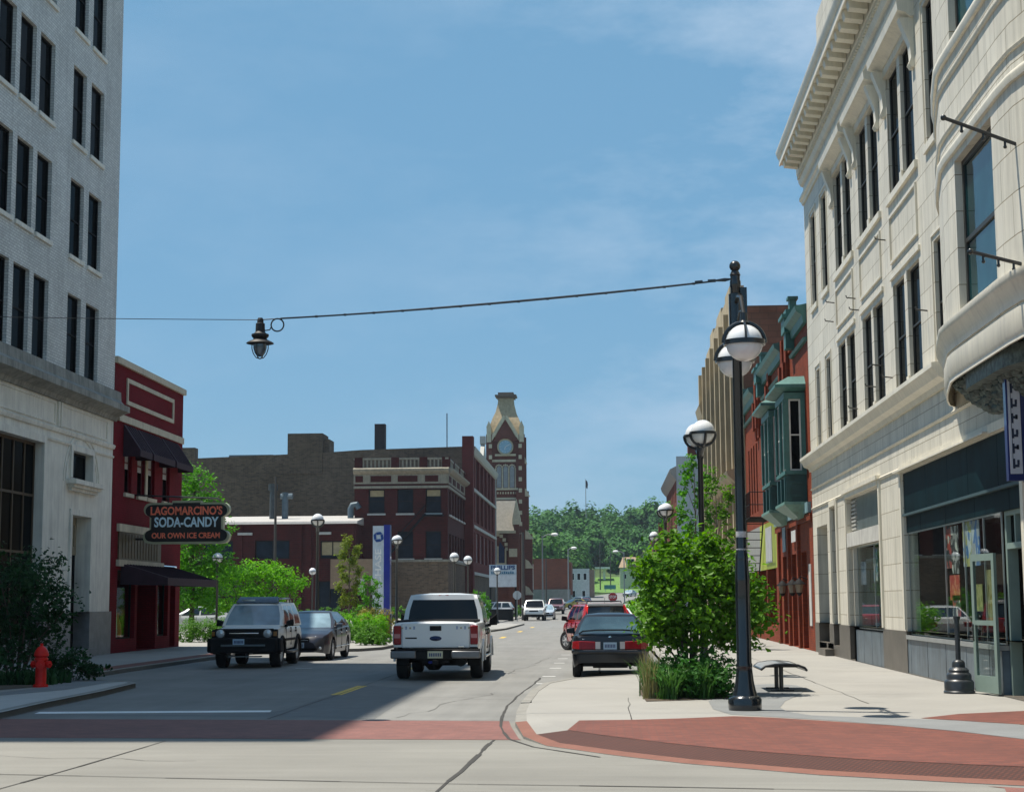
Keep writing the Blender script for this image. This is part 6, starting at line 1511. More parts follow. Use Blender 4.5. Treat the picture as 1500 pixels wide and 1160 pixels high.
# ---- simpler vehicles farther off
def far_car(kind, name, label, cat, col, loc, rz, metal=.1, glass=None):
    base = dict({'sedan': SD2, 'suv': CR, 'pickup': PU}[kind]); base['paint'] = paint('far_paint_%d_%d_%d' % tuple(int(c*99) for c in col), col, metal, .3, .7)
    base['mmat'] = base['paint']; base['steer'] = 0; base['hmat'] = M['blackm']
    if glass: base['glass'] = glass
    c = make_car(name, label, cat, base, loc, rz)
    L2 = base['L']/2; zf = {'sedan': .68, 'suv': .85, 'pickup': .95}[kind]
    for s_ in (-1, 1):
        block(c, 'headlight', clearlens, [(s_*.62-.16,s_*.62+.16,L2-.25,L2-.02,zf-.08,zf+.06)], .02)
        block(c, 'taillight', redlens, [(s_*.66-.16,s_*.66+.16,-L2-.01,-L2+.2,zf,zf+.18)], .02)
    block(c, 'bumper', M['blackm'], [(-.8,.8,L2-.12,L2+.06,.36,.52),(-.8,.8,-L2-.06,-L2+.12,.36,.52)], .03)
    block(c, 'grille', M['blackm'], [(-.42,.42,L2-.12,L2+.02,zf-.1,zf+.03)], .02)
    plate(c, -L2-.07, .55, False, plateb)
    return c
far_car('sedan', 'white_saloon', 'white saloon parked ahead of the red off-road car', 'car', (.68,.68,.65), (.25,67.0,0), 0)
far_car('sedan', 'red_saloon', 'red saloon parked beyond the white saloon', 'car', (.36,.012,.02), (.3,84,0), 0)
far_car('pickup', 'white_pickup', 'white pickup facing the camera near the far stop sign', 'pickup truck', (.66,.66,.64), (-6.75,155,prof(155)), R(180))
far_car('sedan', 'silver_saloon', 'silver saloon just behind the far white pickup', 'car', (.50,.56,.62), (-6.0,163,prof(163)), R(180), .3)
far_car('pickup', 'mauve_pickup', 'dusty mauve pickup coming down the far street', 'pickup truck', (.22,.11,.13), (-6.4,209,prof(209)), R(180))
far_car('suv', 'white_van', 'white car behind the mauve pickup', 'car', (.6,.62,.62), (-6.9,236,prof(236)), R(180))
far_car('suv', 'dark_offroader', 'dark car parked before the plain red building', 'car', (.05,.06,.06), (-9.0,222,prof(222)), R(180))
far_car('sedan', 'yellow_saloon', 'yellow saloon turning across the far street', 'car', (.62,.42,.04), (-4.9,252,prof(252)), R(125))
far_car('suv', 'blue_grey_van', 'blue grey car behind the yellow saloon', 'car', (.12,.20,.26), (-4.3,268,prof(268)), R(150))
far_car('sedan', 'dark_red_saloon', 'small dark red car beside the blue grey car', 'car', (.16,.02,.03), (-3.4,262,prof(262)), R(0))
far_car('sedan', 'silver_parked_saloon', 'silver saloon on the rising far road at the right', 'car', (.5,.53,.56), (4.9,355,prof(355)), R(160), .2)
far_car('sedan', 'white_lot_saloon', 'white saloon in the lot behind the red candy shop', 'car', (.62,.63,.62), (-22.6,90,S), R(100))
far_car('suv', 'white_church_car', 'white car parked at the foot of the church', 'car', (.6,.6,.6), (-11.9,172,S), R(90))
# ================================================================ plants
bark = pbr('bark', (.075,.055,.04), .9, var=.3, scale=6, bump=.3)
bark2 = pbr('pale_bark', (.16,.13,.10), .9, var=.3, scale=6)
L_shrub = leaf('shrub_leaf', (.03,.10,.008), (.17,.37,.028), .42)
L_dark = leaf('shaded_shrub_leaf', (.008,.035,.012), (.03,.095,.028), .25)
L_tree = leaf('tree_leaf', (.045,.17,.012), (.13,.36,.035), .4)
L_lime = leaf('lime_leaf', (.08,.25,.012), (.20,.48,.03), .45)
L_col = leaf('column_leaf', (.10,.15,.015), (.24,.31,.05), .4)
L_hedge = leaf('hedge_leaf', (.05,.15,.015), (.13,.30,.035), .3)
L_dkh = leaf('perennial_leaf', (.022,.085,.015), (.065,.20,.035), .3)
L_gold = leaf('gold_leaf', (.16,.15,.03), (.30,.27,.07), .3)
L_blade = leaf('blade_leaf', (.035,.10,.018), (.10,.22,.05), .3)
L_straw = leaf('straw_leaf', (.16,.15,.05), (.36,.33,.16), .3)
L_far = leaf('far_leaf', (.018,.070,.022), (.075,.20,.045), .15, .8)
def rdir():
    while True:
        v = Vector((rnd.uniform(-1,1), rnd.uniform(-1,1), rnd.uniform(-1,1)))
        if .05 < v.length < 1: return v.normalized()
def add_leaf(mb, p, size, nrm=None, fold=.25, asp=.62):
    d = rdir(); d.z = d.z*.6 - .25; d.normalize()
    n_ = nrm if nrm else rdir(); n_ = (n_ + Vector((0,0,.5)))
    s_ = d.cross(n_)
    if s_.length < .05: s_ = d.cross(Vector((1,.3,.2)))
    s_.normalize(); n2 = s_.cross(d)
    a = p - d*size*.5; b = p + d*size*.55
    l = p + s_*size*asp*.5 - d*size*.08 + n2*size*fold*.5; r = p - s_*size*asp*.5 - d*size*.08 + n2*size*fold*.5
    n = len(mb.v); mb.v += [tuple(a), tuple(l), tuple(b), tuple(r)]
    mb.f += [(n, n+1, n+2), (n, n+2, n+3)]; mb.m += [0, 0]
    t = min(1, max(0, rnd.gauss(.5, .24))); mb.tone += [t, t]
def leaves(blobs, n, size, shell=.55, jit=.35):
    """leaves through ellipsoids (centre, radii), thicker towards the outside, in clumps with gaps"""
    mb = MB(); mb.tone = []
    vols = [b[1][0]*b[1][1]*b[1][2] for b in blobs]; tot = sum(v**.7 for v in vols)
    for (c, r), v in zip(blobs, vols):
        k = int(n*v**.7/tot)
        tw = max(3, k//14)
        for _ in range(tw):
            d = rdir(); q = rnd.random()**shell
            cp = Vector((c[0]+d.x*r[0]*q, c[1]+d.y*r[1]*q, c[2]+d.z*r[2]*q))
            for _ in range(14):
                p = cp + Vector((rnd.gauss(0,1), rnd.gauss(0,1), rnd.gauss(0,.8)))*jit*min(r)*.45
                add_leaf(mb, p, size*rnd.uniform(.65, 1.3), d)
    return mb
def stems(spec, mat, parent, name='trunk', n=7):
    m = MB()
    for pts, r0, r1 in spec:
        k = len(pts); m.tube(pts, [lerp(r0, r1, i/(k-1)) for i in range(k)], n)
    return m.build(name, mat, parent)
def branchy(base, h, spread, nb, r0, first=.3, seed=0, lean=(0,0)):
    rr = random.Random(seed); spec = []
    top = Vector((base[0]+lean[0], base[1]+lean[1], base[2]+h)); b = Vector(base)
    trunk = [b.lerp(top, i/5) + Vector((rr.uniform(-.04,.04)*h*.3, rr.uniform(-.04,.04)*h*.3, 0))*(i > 0) for i in range(6)]
    trunk[0] = b - Vector((0,0,.05)); spec.append((trunk, r0, r0*.25))
    ends = []
    for i in range(nb):
        t = first + (1-first)*(i+.5)/nb*.9; p = b.lerp(top, t); a = i*2.4+rr.uniform(-.3,.3)
        l = spread*(1-.45*t)*rr.uniform(.7,1.1)
        e = p + Vector((math.cos(a)*l, math.sin(a)*l, l*rr.uniform(.35,.8)))
        m_ = p.lerp(e, .5) + Vector((0,0,-.06*l)); spec.append(([p, m_, e], r0*.45*(1-.5*t), r0*.12)); ends.append(e)
    return spec, ends
def tree(name, label, base, h, crown, nleaf, size, lmat, r0=.12, nb=9, spread=None, first=.3, seed=1, cat='tree', group=None, bmat=None, jit=.35, shell=.55):
    t = thing(name, label, cat, base, group)
    spec, ends = branchy(base, h*.86, spread or max(c[1][0] for c in crown), nb, r0, first, seed)
    stems(spec, bmat or bark, t)
    bl = [((base[0]+c[0], base[1]+c[1], base[2]+c[2]), r) for c, r in crown]
    lv = leaves(bl, nleaf, size, shell, jit); lv.build('crown', lmat, t, recalc=False, flat=True)
    return t
def multistem(name, label, base, tips, r0, crown, nleaf, size, lmat, cat='shrub', bmat=None, jit=.35, shell=.55, extra=None):
    t = thing(name, label, cat, base)
    spec = []; b = Vector(base)
    for tx, ty, tz in tips:
        e = b + Vector((tx,ty,tz)); m_ = b + Vector((tx*.35, ty*.35, tz*.5)); s0 = b + Vector((tx*.08, ty*.08, -.03))
        spec.append(([s0, m_, e], r0, r0*.3))
        for k in range(3):
            q = m_.lerp(e, .2+.3*k); spec.append(([q, q+Vector((rnd.uniform(-.3,.3), rnd.uniform(-.3,.3), rnd.uniform(.15,.4)))*tz*.35], r0*.4, r0*.15))
    stems(spec, bmat or bark, t, 'stems', 6)
    bl = [((base[0]+c[0], base[1]+c[1], base[2]+c[2]), r) for c, r in crown]
    leaves(bl, nleaf, size, shell, jit).build('foliage', lmat, t, recalc=False, flat=True)
    return t
# big lit shrub beside the lamp on the right
tips = [(-.6,.2,1.7),(-.4,-.3,2.1),(-.15,.3,2.4),(.1,-.2,2.5),(.4,.2,2.3),(.75,-.1,1.9),(.95,.3,1.5),(-.7,-.1,1.3),(.25,.5,2.0)]
multistem('broadleaf_shrub', 'large bright green many-stemmed shrub at the kerb behind the black lamp post', (1.42,29.0,S), tips, .028,
    [((-.05,0,2.15),(.85,.8,.62)),((-.45,.1,1.75),(.5,.7,.55)),((.62,.1,1.85),(.72,.7,.62)),((-.6,0,1.25),(.36,.6,.42)),((1.0,.2,1.35),(.52,.6,.5)),((.1,-.1,1.4),(.75,.6,.45)),((-.15,.15,1.0),(.6,.5,.3)),((.6,.15,1.0),(.5,.5,.3)),((-.72,.1,2.15),(.36,.4,.3)),((.45,0,2.55),(.4,.4,.28)),((1.15,0,1.75),(.3,.4,.3)),((-.2,0,2.62),(.35,.4,.2))], 9000, .115, L_shrub, jit=.55)
# grass-like plants round its foot
def tuft(name, label, pts, h, n, mat, cat='plants', w=.016, lean=.35):
    m = MB(); m.tone = []
    for _ in range(n):
        c = rnd.choice(pts); x, y = c[0]+rnd.gauss(0,c[2]), c[1]+rnd.gauss(0,c[2]); a = rnd.uniform(0,6.28); hh = h*rnd.uniform(.5,1.1); l = lean*hh*rnd.random()
        p = Vector((x,y,S)); q = Vector((x+math.cos(a)*l*.35, y+math.sin(a)*l*.35, S+hh*.6)); e = Vector((x+math.cos(a)*l, y+math.sin(a)*l, S+hh)); sd_ = Vector((-math.sin(a), math.cos(a),0))*w
        k = len(m.v); m.v += [tuple(p-sd_),tuple(p+sd_),tuple(q+sd_*.8),tuple(q-sd_*.8),tuple(e)]
        m.f += [(k,k+1,k+2,k+3),(k+3,k+2,k+4)]; m.m += [0,0]; t = min(1,max(0,rnd.gauss(.5,.25))); m.tone += [t,t]
    o = m.build(name, mat, None, recalc=False, flat=True); return tag(o, label, cat, kind='stuff')
bed = [(rnd.uniform(.75,1.95), rnd.uniform(27.6,30), .07) for _ in range(26)]
tuft('ground_cover', 'dense green bladed plants at the foot of the bright shrub', bed, .60, 2400, L_blade, w=.012, lean=.9)
multistem('leafy_perennial', 'dark leafy plants under the bright shrub next to the lamp post', (1.45,28.3,S), [(-.4,0,.4),(.2,.1,.5),(.5,-.1,.4)], .01,
    [((-.45,-.3,.28),(.35,.3,.26)),((0,-.35,.36),(.34,.3,.32)),((.45,-.3,.3),(.32,.3,.28)),((.1,.2,.5),(.7,.5,.35)),((-.35,.1,.4),(.4,.4,.35))], 3000, .085, L_dkh, jit=.42)
tuft('dry_grass', 'pale straw grasses at the kerb side of the bright shrub', [(.62+rnd.uniform(0,.35), rnd.uniform(27.6,31), 0.06) for _ in range(8)], .75, 200, L_straw, w=.008)
# shaded shrub on the left with the hydrant before it
tips = [(-.9,.3,2.0),(-.4,-.3,2.5),(.1,.2,2.6),(.5,-.2,2.3),(.8,.3,2.0),(1.0,0,1.5),(-1.3,0,1.8)]
multistem('shaded_shrub', 'large dark shrub in the shade of the grey office building behind the hydrant', (-12.65,34.9,S), tips, .03,
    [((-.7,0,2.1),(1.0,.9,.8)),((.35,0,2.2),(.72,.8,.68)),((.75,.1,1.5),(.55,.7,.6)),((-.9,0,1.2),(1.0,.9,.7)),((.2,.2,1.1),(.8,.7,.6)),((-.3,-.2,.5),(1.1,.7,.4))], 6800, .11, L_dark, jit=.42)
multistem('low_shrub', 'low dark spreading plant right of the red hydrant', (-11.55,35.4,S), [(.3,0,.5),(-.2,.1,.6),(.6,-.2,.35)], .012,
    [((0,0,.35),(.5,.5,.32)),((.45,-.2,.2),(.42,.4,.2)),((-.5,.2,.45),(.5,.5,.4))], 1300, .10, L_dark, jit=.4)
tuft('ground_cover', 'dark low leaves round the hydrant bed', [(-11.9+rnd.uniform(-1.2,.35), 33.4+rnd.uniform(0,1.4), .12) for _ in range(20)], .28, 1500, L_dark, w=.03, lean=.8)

# trees on the right pavement
def column(name, label, base, h, w, n, size, lmat, group=None, seed=1):
    t = thing(name, label, 'tree', base, group); spec = []; rr = random.Random(seed); b = Vector(base)
    spec.append(([b-Vector((0,0,.05)), b+Vector((0,0,h*.5)), b+Vector((0,0,h*.96))], .05, .012)); bl = []
    for i in range(16):
        z = h*(.22+.75*i/16); a = i*2.4; k = w*(1-.6*abs(i/16-.35)); e = b+Vector((math.cos(a)*k*.7, math.sin(a)*k*.7, z+h*.16))
        spec.append(([b+Vector((0,0,z)), b.lerp(e,.5)+Vector((0,0,z*.5*0)), e] if False else [b+Vector((0,0,z)), (b+Vector((0,0,z))).lerp(e,.6)+Vector((0,0,.02)), e], .016, .005))
        bl.append(((e.x,e.y,e.z-.1), (.20*w+.10, .20*w+.10, h*.085)))
    stems(spec, bark2, t, 'trunk', 5); leaves(bl, n, size, .8, .6).build('crown', lmat, t, recalc=False, flat=True); return t
column('upright_tree', 'slender bright green street tree before the far grey sided building', (3.25,60,S), 6.2, .8, 2600, .13, L_tree, seed=3)
column('upright_tree', 'slender leafy street tree between the lamp and the tan building', (3.75,56,S), 5.3, .8, 2400, .12, L_shrub, seed=5)
column('upright_tree', 'farther slender street tree just left of the second right-hand lamp', (3.2,80,S), 5.6, .8, 2000, .15, L_tree, seed=6)
multistem('kerb_shrub', 'small bright shrub at the right kerb beyond the parked cars', (1.9,62,S), [(-.3,0,1),(.3,.2,1.2),(.1,-.2,.9)], .02, [((0,0,.9),(.8,.8,.6)),((.4,.3,.6),(.6,.6,.5))], 1500, .13, L_lime, jit=.5)
multistem('kerb_shrub', 'green shrub farther along the right kerb by the stop sign', (1.6,110,S), [(-.3,0,1),(.3,.2,1.2),(.1,-.2,.9)], .02, [((0,0,.9),(1.3,1.2,.8))], 1200, .2, L_lime, jit=.5)

# plaza on the left
tree('street_tree', 'tall green tree rising behind the red candy shop', (-19.3,76,S), 8.8, [((.1,0,7.3),(.9,1.0,.9)),((.2,0,6.2),(1.3,1.2,1.0)),((.5,0,4.9),(1.5,1.3,1.0)),((.9,-.3,3.3),(1.7,1.3,1.0)),((-.6,0,3.6),(1.6,1.3,1.0)),((.3,0,2.0),(1.8,1.3,.8))], 6500, .17, L_tree, .14, 12, 1.5, .25, 3)
multistem('spreading_tree', 'spreading lime green small tree beyond the silver off-road car', (-18.9,85,S), [(-1.6,0,2.6),(-.8,.3,3.2),(.2,-.2,3.2),(1.0,.2,3.3),(1.9,0,2.8),(2.5,.3,2.4)], .06,
    [((-1.9,0,2.75),(1.1,1,.62)),((-.6,0,3.1),(1.2,1,.62)),((.7,0,3.3),(1.3,1,.68)),((1.9,0,3.05),(1.1,1,.68)),((2.7,.1,2.6),(.8,.8,.5)),((.4,0,2.3),(1.6,1,.55)),((-2.2,0,1.9),(1,.8,.5)),((1.6,0,1.8),(1.5,.8,.5)),((-1.0,0,1.5),(1.4,.8,.5))], 8200, .15, L_lime, cat='tree', jit=.45)
column('columnar_tree', 'narrow yellow-green young tree in front of the low brick building', (-12.4,79,S), 4.3, .72, 4200, .10, L_col, seed=8)
column('young_tree', 'small bright young tree growing before the bank pylon', (-11.1,77,S), 2.7, .6, 2200, .10, L_tree, seed=9)
tree('dark_tree', 'dark evergreen mass behind the lot at the left', (-29,112,S), 6.5, [((0,0,3.2),(3.0,2,2.2)),((2.5,0,2.2),(2.2,1.6,1.6)),((-2.8,0,3.2),(2.4,2,2.3))], 4200, .26, L_dark, .2, 8, 2.6, .2, 4)
def hedge(label, x0, x1, y0, y1, h, n, lm, size=.10, name='hedge'):
    t = thing(name, label, 'hedge', ((x0+x1)/2,(y0+y1)/2,S)); k = max(2, int((x1-x0)/.6)); bl = []
    for i in range(k):
        x = lerp(x0, x1, (i+.5)/k); bl.append(((x, (y0+y1)/2, S+h*.5), ((x1-x0)/k*.75, (y1-y0)/2, h*(.5+.08*rnd.random()))))
    stems([([(lerp(x0,x1,(i+.5)/k),(y0+y1)/2,S-.03),(lerp(x0,x1,(i+.5)/k),(y0+y1)/2,S+h*.7)], .02, .008) for i in range(k)], bark, t, 'stems', 5)
    leaves(bl, int(n*2.4), size*.85, .35, .3).build('foliage', lm, t, recalc=False, flat=True); return t
hedge('low clipped hedge behind the candy shop corner', -18.3, -16.2, 69.5, 71, .95, 2000, L_hedge)
hedge('second clipped hedge nearer the silver off-road car', -16.2, -14.2, 70.5, 72, .85, 1800, L_hedge)
hedge('long lit hedge behind the dark saloon', -12.6, -10.0, 73.5, 75, 1.15, 2600, L_lime)
hedge('golden low shrub beside the blue bin', -11.4, -10.0, 75.5, 77, 1.35, 1200, L_gold)
hedge('dark green hedge in front of the golden shrub', -11.3, -9.6, 67.5, 69, .8, 1700, L_hedge)
hedge('low flowering border at the kerb beyond the dark saloon', -9.7, -8.5, 63.2, 64.6, .5, 1300, L_hedge)
hedge('small bright bush behind the white pickup on the left', -9.6, -8.2, 92, 93.5, 1.9, 900, L_lime, .14)
hedge('bright bush behind the truck cab beside the lamps', -8.4, -7.2, 100, 101.5, 2.2, 900, L_tree, .15)
hedge('distant green hedge under the low brick building', -30, -13.5, 124, 126, 1.3, 2600, L_hedge, .2)
hedge('pale green bushes at the foot of the church', -13.5, -9.2, 176, 178, 1.2, 1500, L_hedge, .22)

# ---- wooded hill: a mass nobody could count, with the loose nearer trees as things
m = MB(); m.tone = []
rr = random.Random(5)
def far_crown(m, x, y, z, r, h, k, tone):
    for _ in range(k):
        while True:
            d = Vector((rr.uniform(-1,1), rr.uniform(-1,1), rr.uniform(-1,1)))
            if .2 < d.length < 1: break
        d.normalize(); q = rr.random()**.3
        lump = 1+.22*math.sin(d.x*5+x)+.2*math.sin(d.y*6+y)+.15*math.sin(d.z*7+x*y)
        p = Vector((x+d.x*r*q*lump, y+d.y*r*q*lump, z+h*.55+d.z*h*.5*q*lump))
        s_ = .25+r*rr.uniform(.035,.085); n_ = (d+Vector((rr.uniform(-.5,.5),rr.uniform(-.5,.5),.4+rr.uniform(-.3,.3)))).normalized(); u_ = n_.cross(Vector((rr.uniform(-1,1),rr.uniform(-1,1),.3))).normalized(); w_ = n_.cross(u_)
        b = len(m.v); m.v += [tuple(p+u_*s_),tuple(p+w_*s_*.8),tuple(p-u_*s_),tuple(p-w_*s_*.8)]; m.f.append((b,b+1,b+2,b+3)); m.m.append(0); m.tone.append(min(1,max(0,tone+rr.gauss(0,.14))))
for _ in range(420):
    y = rr.uniform(436, 545); x = rr.uniform(-150, 130)
    if y < 444 and -9 < x < 9: continue
    r = rr.uniform(3.0, 5.6); far_crown(m, x, y, ground(x,y)-.4, r, r*rr.uniform(1.7,2.2), 620 if abs(x) < 45 else 250, rr.choice((.18,.3,.5,.62,.85)))
o = m.build('wooded_hillside', L_far, None, recalc=False, flat=True); tag(o, 'dense green wood covering the hill at the end of the street', 'wood', kind='stuff')
def fartree(label, x, y, h, r, tone, k=1500):
    t = thing('hill_tree', label, 'tree', (x,y,ground(x,y)), 'trees at the foot of the hill')
    mm_ = MB(); mm_.tube([(x,y,ground(x,y)-.2),(x,y,ground(x,y)+h*.5)], [.3,.15], 6); mm_.build('trunk', bark, t)
    c = MB(); c.tone = []
    for a in range(3): far_crown(c, x+rr.uniform(-.4,.4)*r, y, ground(x,y)+h*.12*a, r*.8, h*.8, k//3, tone)
    c.build('crown', leaf('foot_leaf', (.025,.085,.018), (.075,.20,.035), .2, .7), t, recalc=False, flat=True)
fartree('bright green tree at the hill foot just right of the church', -16.5, 372, 14.5, 6.5, .6, 2600)
fartree('second bright tree behind the plain red building', -11.0, 385, 12, 5.5, .45, 2200)
fartree('dark round tree behind the white fronted shop', -6.2, 395, 9, 3.6, .1)
fartree('bright tree right of the cream house on the slope', 14.5, 415, 11, 4.5, .7)
fartree('green tree left of the lawn shelter', -7.5, 436, 10, 4, .35)
# ================================================================ street furniture
# ---- corner lamp post with two caged globes and the span wire
px, py = 2.04, 25.0
lp = thing('lamp_post', 'tall black corner lamp post with two globes hung in half-ring cages', 'lamp post', (px,py,S))
m = MB(); m.lathe([(.001,0),(.245,0),(.25,.05),(.25,.16),(.235,.19),(.19,.22),(.165,.30),(.14,.42),(.125,.55),(.118,.62),(.122,.64),(.122,.68),(.112,.70),(.108,1.9),(.112,1.93),(.108,1.96),(.098,2.2),(.094,2.24),(.098,2.27),(.086,2.32),(.078,2.4),(.072,6.40),(.085,6.42),(.085,6.5),(.075,6.52),(.075,6.58),(.001,6.6)], (px,py,S), 20)
m.lathe([(.105,5.55),(.108,5.55),(.108,6.3),(.105,6.3)], (px,py,S), 16); m.box(px+.07,px+.17,py-.05,py+.05,5.75+S,6.4+S)
m.build('post', pbr('gloss_black_post', (.008,.011,.014), .22, var=.2, coat=.5), lp)
m = MB(); m.sphere((px,py,6.74+S), .088, 14); m.lathe([(.06,6.56),(.085,6.6),(.06,6.66)], (px,py,S), 14); m.build('finial', M['black'], lp)
for z, h in ((2.62,.09),(2.22+.0,.0),(2.40,.05)):
    if h:
        m = MB(); m.lathe([(.0795,0),(.0805,.004),(.0795,h)], (px,py,z+.05), 18); m.build('sticker_band', pbr('pale_sticker', (.45,.46,.46), .4, var=.4, scale=12), lp)
def caged(cx_, cy_, cz_, r, parent, hang=True):
    m = MB(); m.sphere((cx_,cy_,cz_), r, 28); g = m.build('globe', M['globe'], parent, sharp=180)
    m = MB(); m.lathe([(r+.006,-.035),(r+.035,-.035),(r+.035,.035),(r+.006,.035),(r+.006,-.035)], (cx_,cy_,cz_), 32)
    R_ = r+.035
    for ax in (0, 1):
        pts = [(cx_+(R_*math.cos(t) if ax == 0 else 0), cy_+(R_*math.cos(t) if ax == 1 else 0), cz_+R_*math.sin(t)*(1 if hang else -1)) for t in [math.pi*i/16 for i in range(17)]]
        m.tube(pts, .028 if ax == 0 else .018, 6)
    if hang: m.lathe([(.001,.14),(.05,.14),(.06,.02),(.09,-.01),(.001,-.02)], (cx_,cy_,cz_+R_), 12)
    m.build('cage', M['black'], g)
    return g
for sy in (-1, 1):
    cy_ = py+sy*.9; caged(px+.04, cy_, 5.50, .275, lp)
    m = MB(); m.tube([(px,py+sy*.05,6.25),(px,py+sy*.35,6.3),(px+.02,py+sy*.75,6.22),(px+.04,cy_,5.92)], .03, 7); m.tube([(px,py,5.85),(px+.02,py+sy*.45,6.05),(px+.04,py+sy*.85,6.0)], .02, 6); m.build('arm', M['black'], lp)
def catenary(a, b, sag, n=24):
    a, b = Vector(a), Vector(b); return [a.lerp(b, i/n) - Vector((0,0,sag*4*(i/n)*(1-i/n))) for i in range(n+1)]
lx, lz = -5.35, 6.12
sw = thing('span_wire', 'thin span wire carrying a cable from the corner lamp post across the street', 'wire', (px-.08,py,6.62))
m = MB(); m.tube([(px-.06,py,6.64),(px-.16,py,6.63),(px-.3,py,6.62)], [.012,.03,.016], 6); m.tube([(px-.3,py,6.62),(px-.42,py,6.615)], .026, 6); m.tube([(px-.5,py,6.61),(px-.62,py,6.60)], .022, 6)
m.tube(catenary((px-.08,py,6.64), (lx,py,lz), .05), .009, 5); m.tube(catenary((lx,py,lz), (-16.62,py,6.55), .05), .006, 5)
m.build('wire', M['black'], sw)
m = MB(); q = catenary((px-.3,py-.01,6.61), (lx+.32,py-.01,lz+.015), .055, 60); m.tube(q, .014, 6)
for i in range(3, 58, 4): c = Vector(q[i]); m.tube([c-Vector((.02,0,0)), c+Vector((.02,0,0))], .02, 6)
m.tube([(lx+.27+.10*math.cos(t), py, lz-.085+.10*math.sin(t)) for t in [2*math.pi*i/20 for i in range(21)]], .012, 6)
m.tube([(lx+.18,py,lz-.10),(lx+.15,py,lz-.16),(lx+.08,py,lz-.17),(lx+.03,py,lz-.15)], .010, 6)
m.build('cable', M['black'], sw)
hl = thing('hanging_lantern', 'black street lantern with ribbed shade hanging from the span wire', 'lantern', (lx,py,lz-.6))
m = MB(); m.lathe([(.001,.03),(.035,.03),(.05,.0),(.05,-.05),(.07,-.06),(.075,-.19),(.10,-.22),(.135,-.23),(.135,-.26),(.10,-.30),(.115,-.315),(.205,-.36),(.215,-.375),(.12,-.39),(.001,-.39)], (lx,py,lz), 20); m.build('shade', pbr('lantern_black', (.004,.004,.005), .6), hl)
m = MB(); m.lathe([(.105,-.39),(.105,-.45),(.085,-.52),(.05,-.57),(.001,-.585)], (lx,py,lz), 18); m.build('lens', pbr('blue_lens', (.05,.09,.13), .1, coat=.6), hl)
m = MB()
for k in range(6):
    a = math.pi*k/3+.2; m.tube([(lx+r*math.cos(a), py+r*math.sin(a), lz+z) for r, z in ((.125,-.38),(.125,-.46),(.10,-.54),(.055,-.60),(.0,-.615))], .008, 5)
m.build('guard', M['black'], hl)

# ---- globe lamps along both kerbs
def twin_lamp():
    t = thing('street_lamp', '', 'street lamp', (0,0,0), 'globe street lamps along the kerbs', fixed=False)
    m = MB(); m.lathe([(.001,0),(.2,0),(.2,.12),(.12,.22),(.10,.5),(.085,.52),(.085,1.9),(.07,2.0),(.06,4.75),(.08,4.78),(.08,5.0),(.001,5.0)], (0,0,0), 14); m.build('post', M['black'], t)
    for sy, nm in ((-1,'arm'),(1,'arm')):
        m = MB()
        for ax in (0, 1):
            pts = [((.285*math.cos(a) if ax == 0 else 0), sy*.36+(.285*math.cos(a) if ax == 1 else 0), 5.30-.285*math.sin(a)) for a in [math.pi*i/12 for i in range(13)]]
            m.tube(pts, .03, 6)
        m.lathe([(.262,-.03),(.30,-.03),(.30,.03),(.262,.03),(.262,-.03)], (0,sy*.36,5.30), 24)
        m.tube([(0,0,4.8),(0,sy*.2,4.92),(0,sy*.36,5.02)], .05, 7); a_ = m.build(nm, M['black'], t)
        g = MB(); g.sphere((0,sy*.36,5.33), .265, 22); g.build('globe', M['globe'], a_, sharp=180)
    return t
proto = twin_lamp(); first = True
for x, y, lab, dz, rz in ((2.12,36.6,'globe street lamp rising out of the bright shrub on the right kerb',0,8),(2.43,67.5,'second globe lamp along the right kerb, beyond the shrub',0,5),(2.75,95,'third and smaller globe lamp along the right kerb',0,0),
     (-12.9,73,'twin globe lamp behind the dark saloon on the left',-.02,10),(-12.4,97,'globe lamp just right of the bank pylon',-.1,14)):
    if first: o = proto; o.location = (x,y,S); o['label'] = lab; o.rotation_euler = (0,0,R(rz)); first = False
    else: o = dup(proto, (x,y,S+dz*0), R(rz), lab)
def single_lamp():
    t = thing('plaza_lamp', '', 'street lamp', (0,0,0), 'single globe lamps farther down the left', fixed=False)
    m = MB(); m.lathe([(.001,0),(.16,0),(.16,.1),(.09,.2),(.06,.4),(.05,3.55),(.07,3.58),(.07,3.68),(.001,3.7)], (0,0,0), 12); m.build('post', M['black'], t)
    m = MB(); m.sphere((0,0,3.92), .255, 20); g = m.build('globe', M['globe'], t, sharp=180)
    m = MB(); m.lathe([(.256,-.02),(.275,-.02),(.275,.02),(.256,.02),(.256,-.02)], (0,0,3.90), 22)
    for a in (0, math.pi/2): m.tube([(.27*math.cos(k)*math.cos(a), .27*math.cos(k)*math.sin(a), 3.90-.27*math.sin(k)) for k in [math.pi*i/10 for i in range(11)]], .014, 5)
    m.build('cage', M['black'], g); return t
ps = single_lamp(); first = True
for x, y, sc, lab in ((-17.9,75,.95,'single globe lamp above the hedge behind the silver off-road car'),(-21.2,118,1.0,'far single globe lamp partly behind the twin globe lamp'),(-9.35,101,1.12,'left of the pair of globe lamps behind the white pickup'),(-9.1,108,1.12,'right of the pair of globe lamps behind the white pickup'),(-8.5,128,1.03,'distant single globe lamp in front of the PHILLIPS signboard')):
    if first: o = ps; o.location = (x,y,S); o['label'] = lab; o.scale = (sc,)*3; first = False
    else: dup(ps, (x,y,S), 0, lab, scale=(sc,)*3)
pole('sign_post', 'black post with two white notices in front of the low brick building', -12.5, 86, 3.2, .05)
for k, x in enumerate((-12.85,-12.15)):
    m = MB(); m.box(x-.19,x+.19,85.9,85.93,2.15,3.0); tag(m.build('notice_board', pbr('notice_white', (.5,.52,.5), .6, var=.2, scale=9), None), ('left' if k == 0 else 'right')+' white notice on the post in front of the low brick building', 'notice')

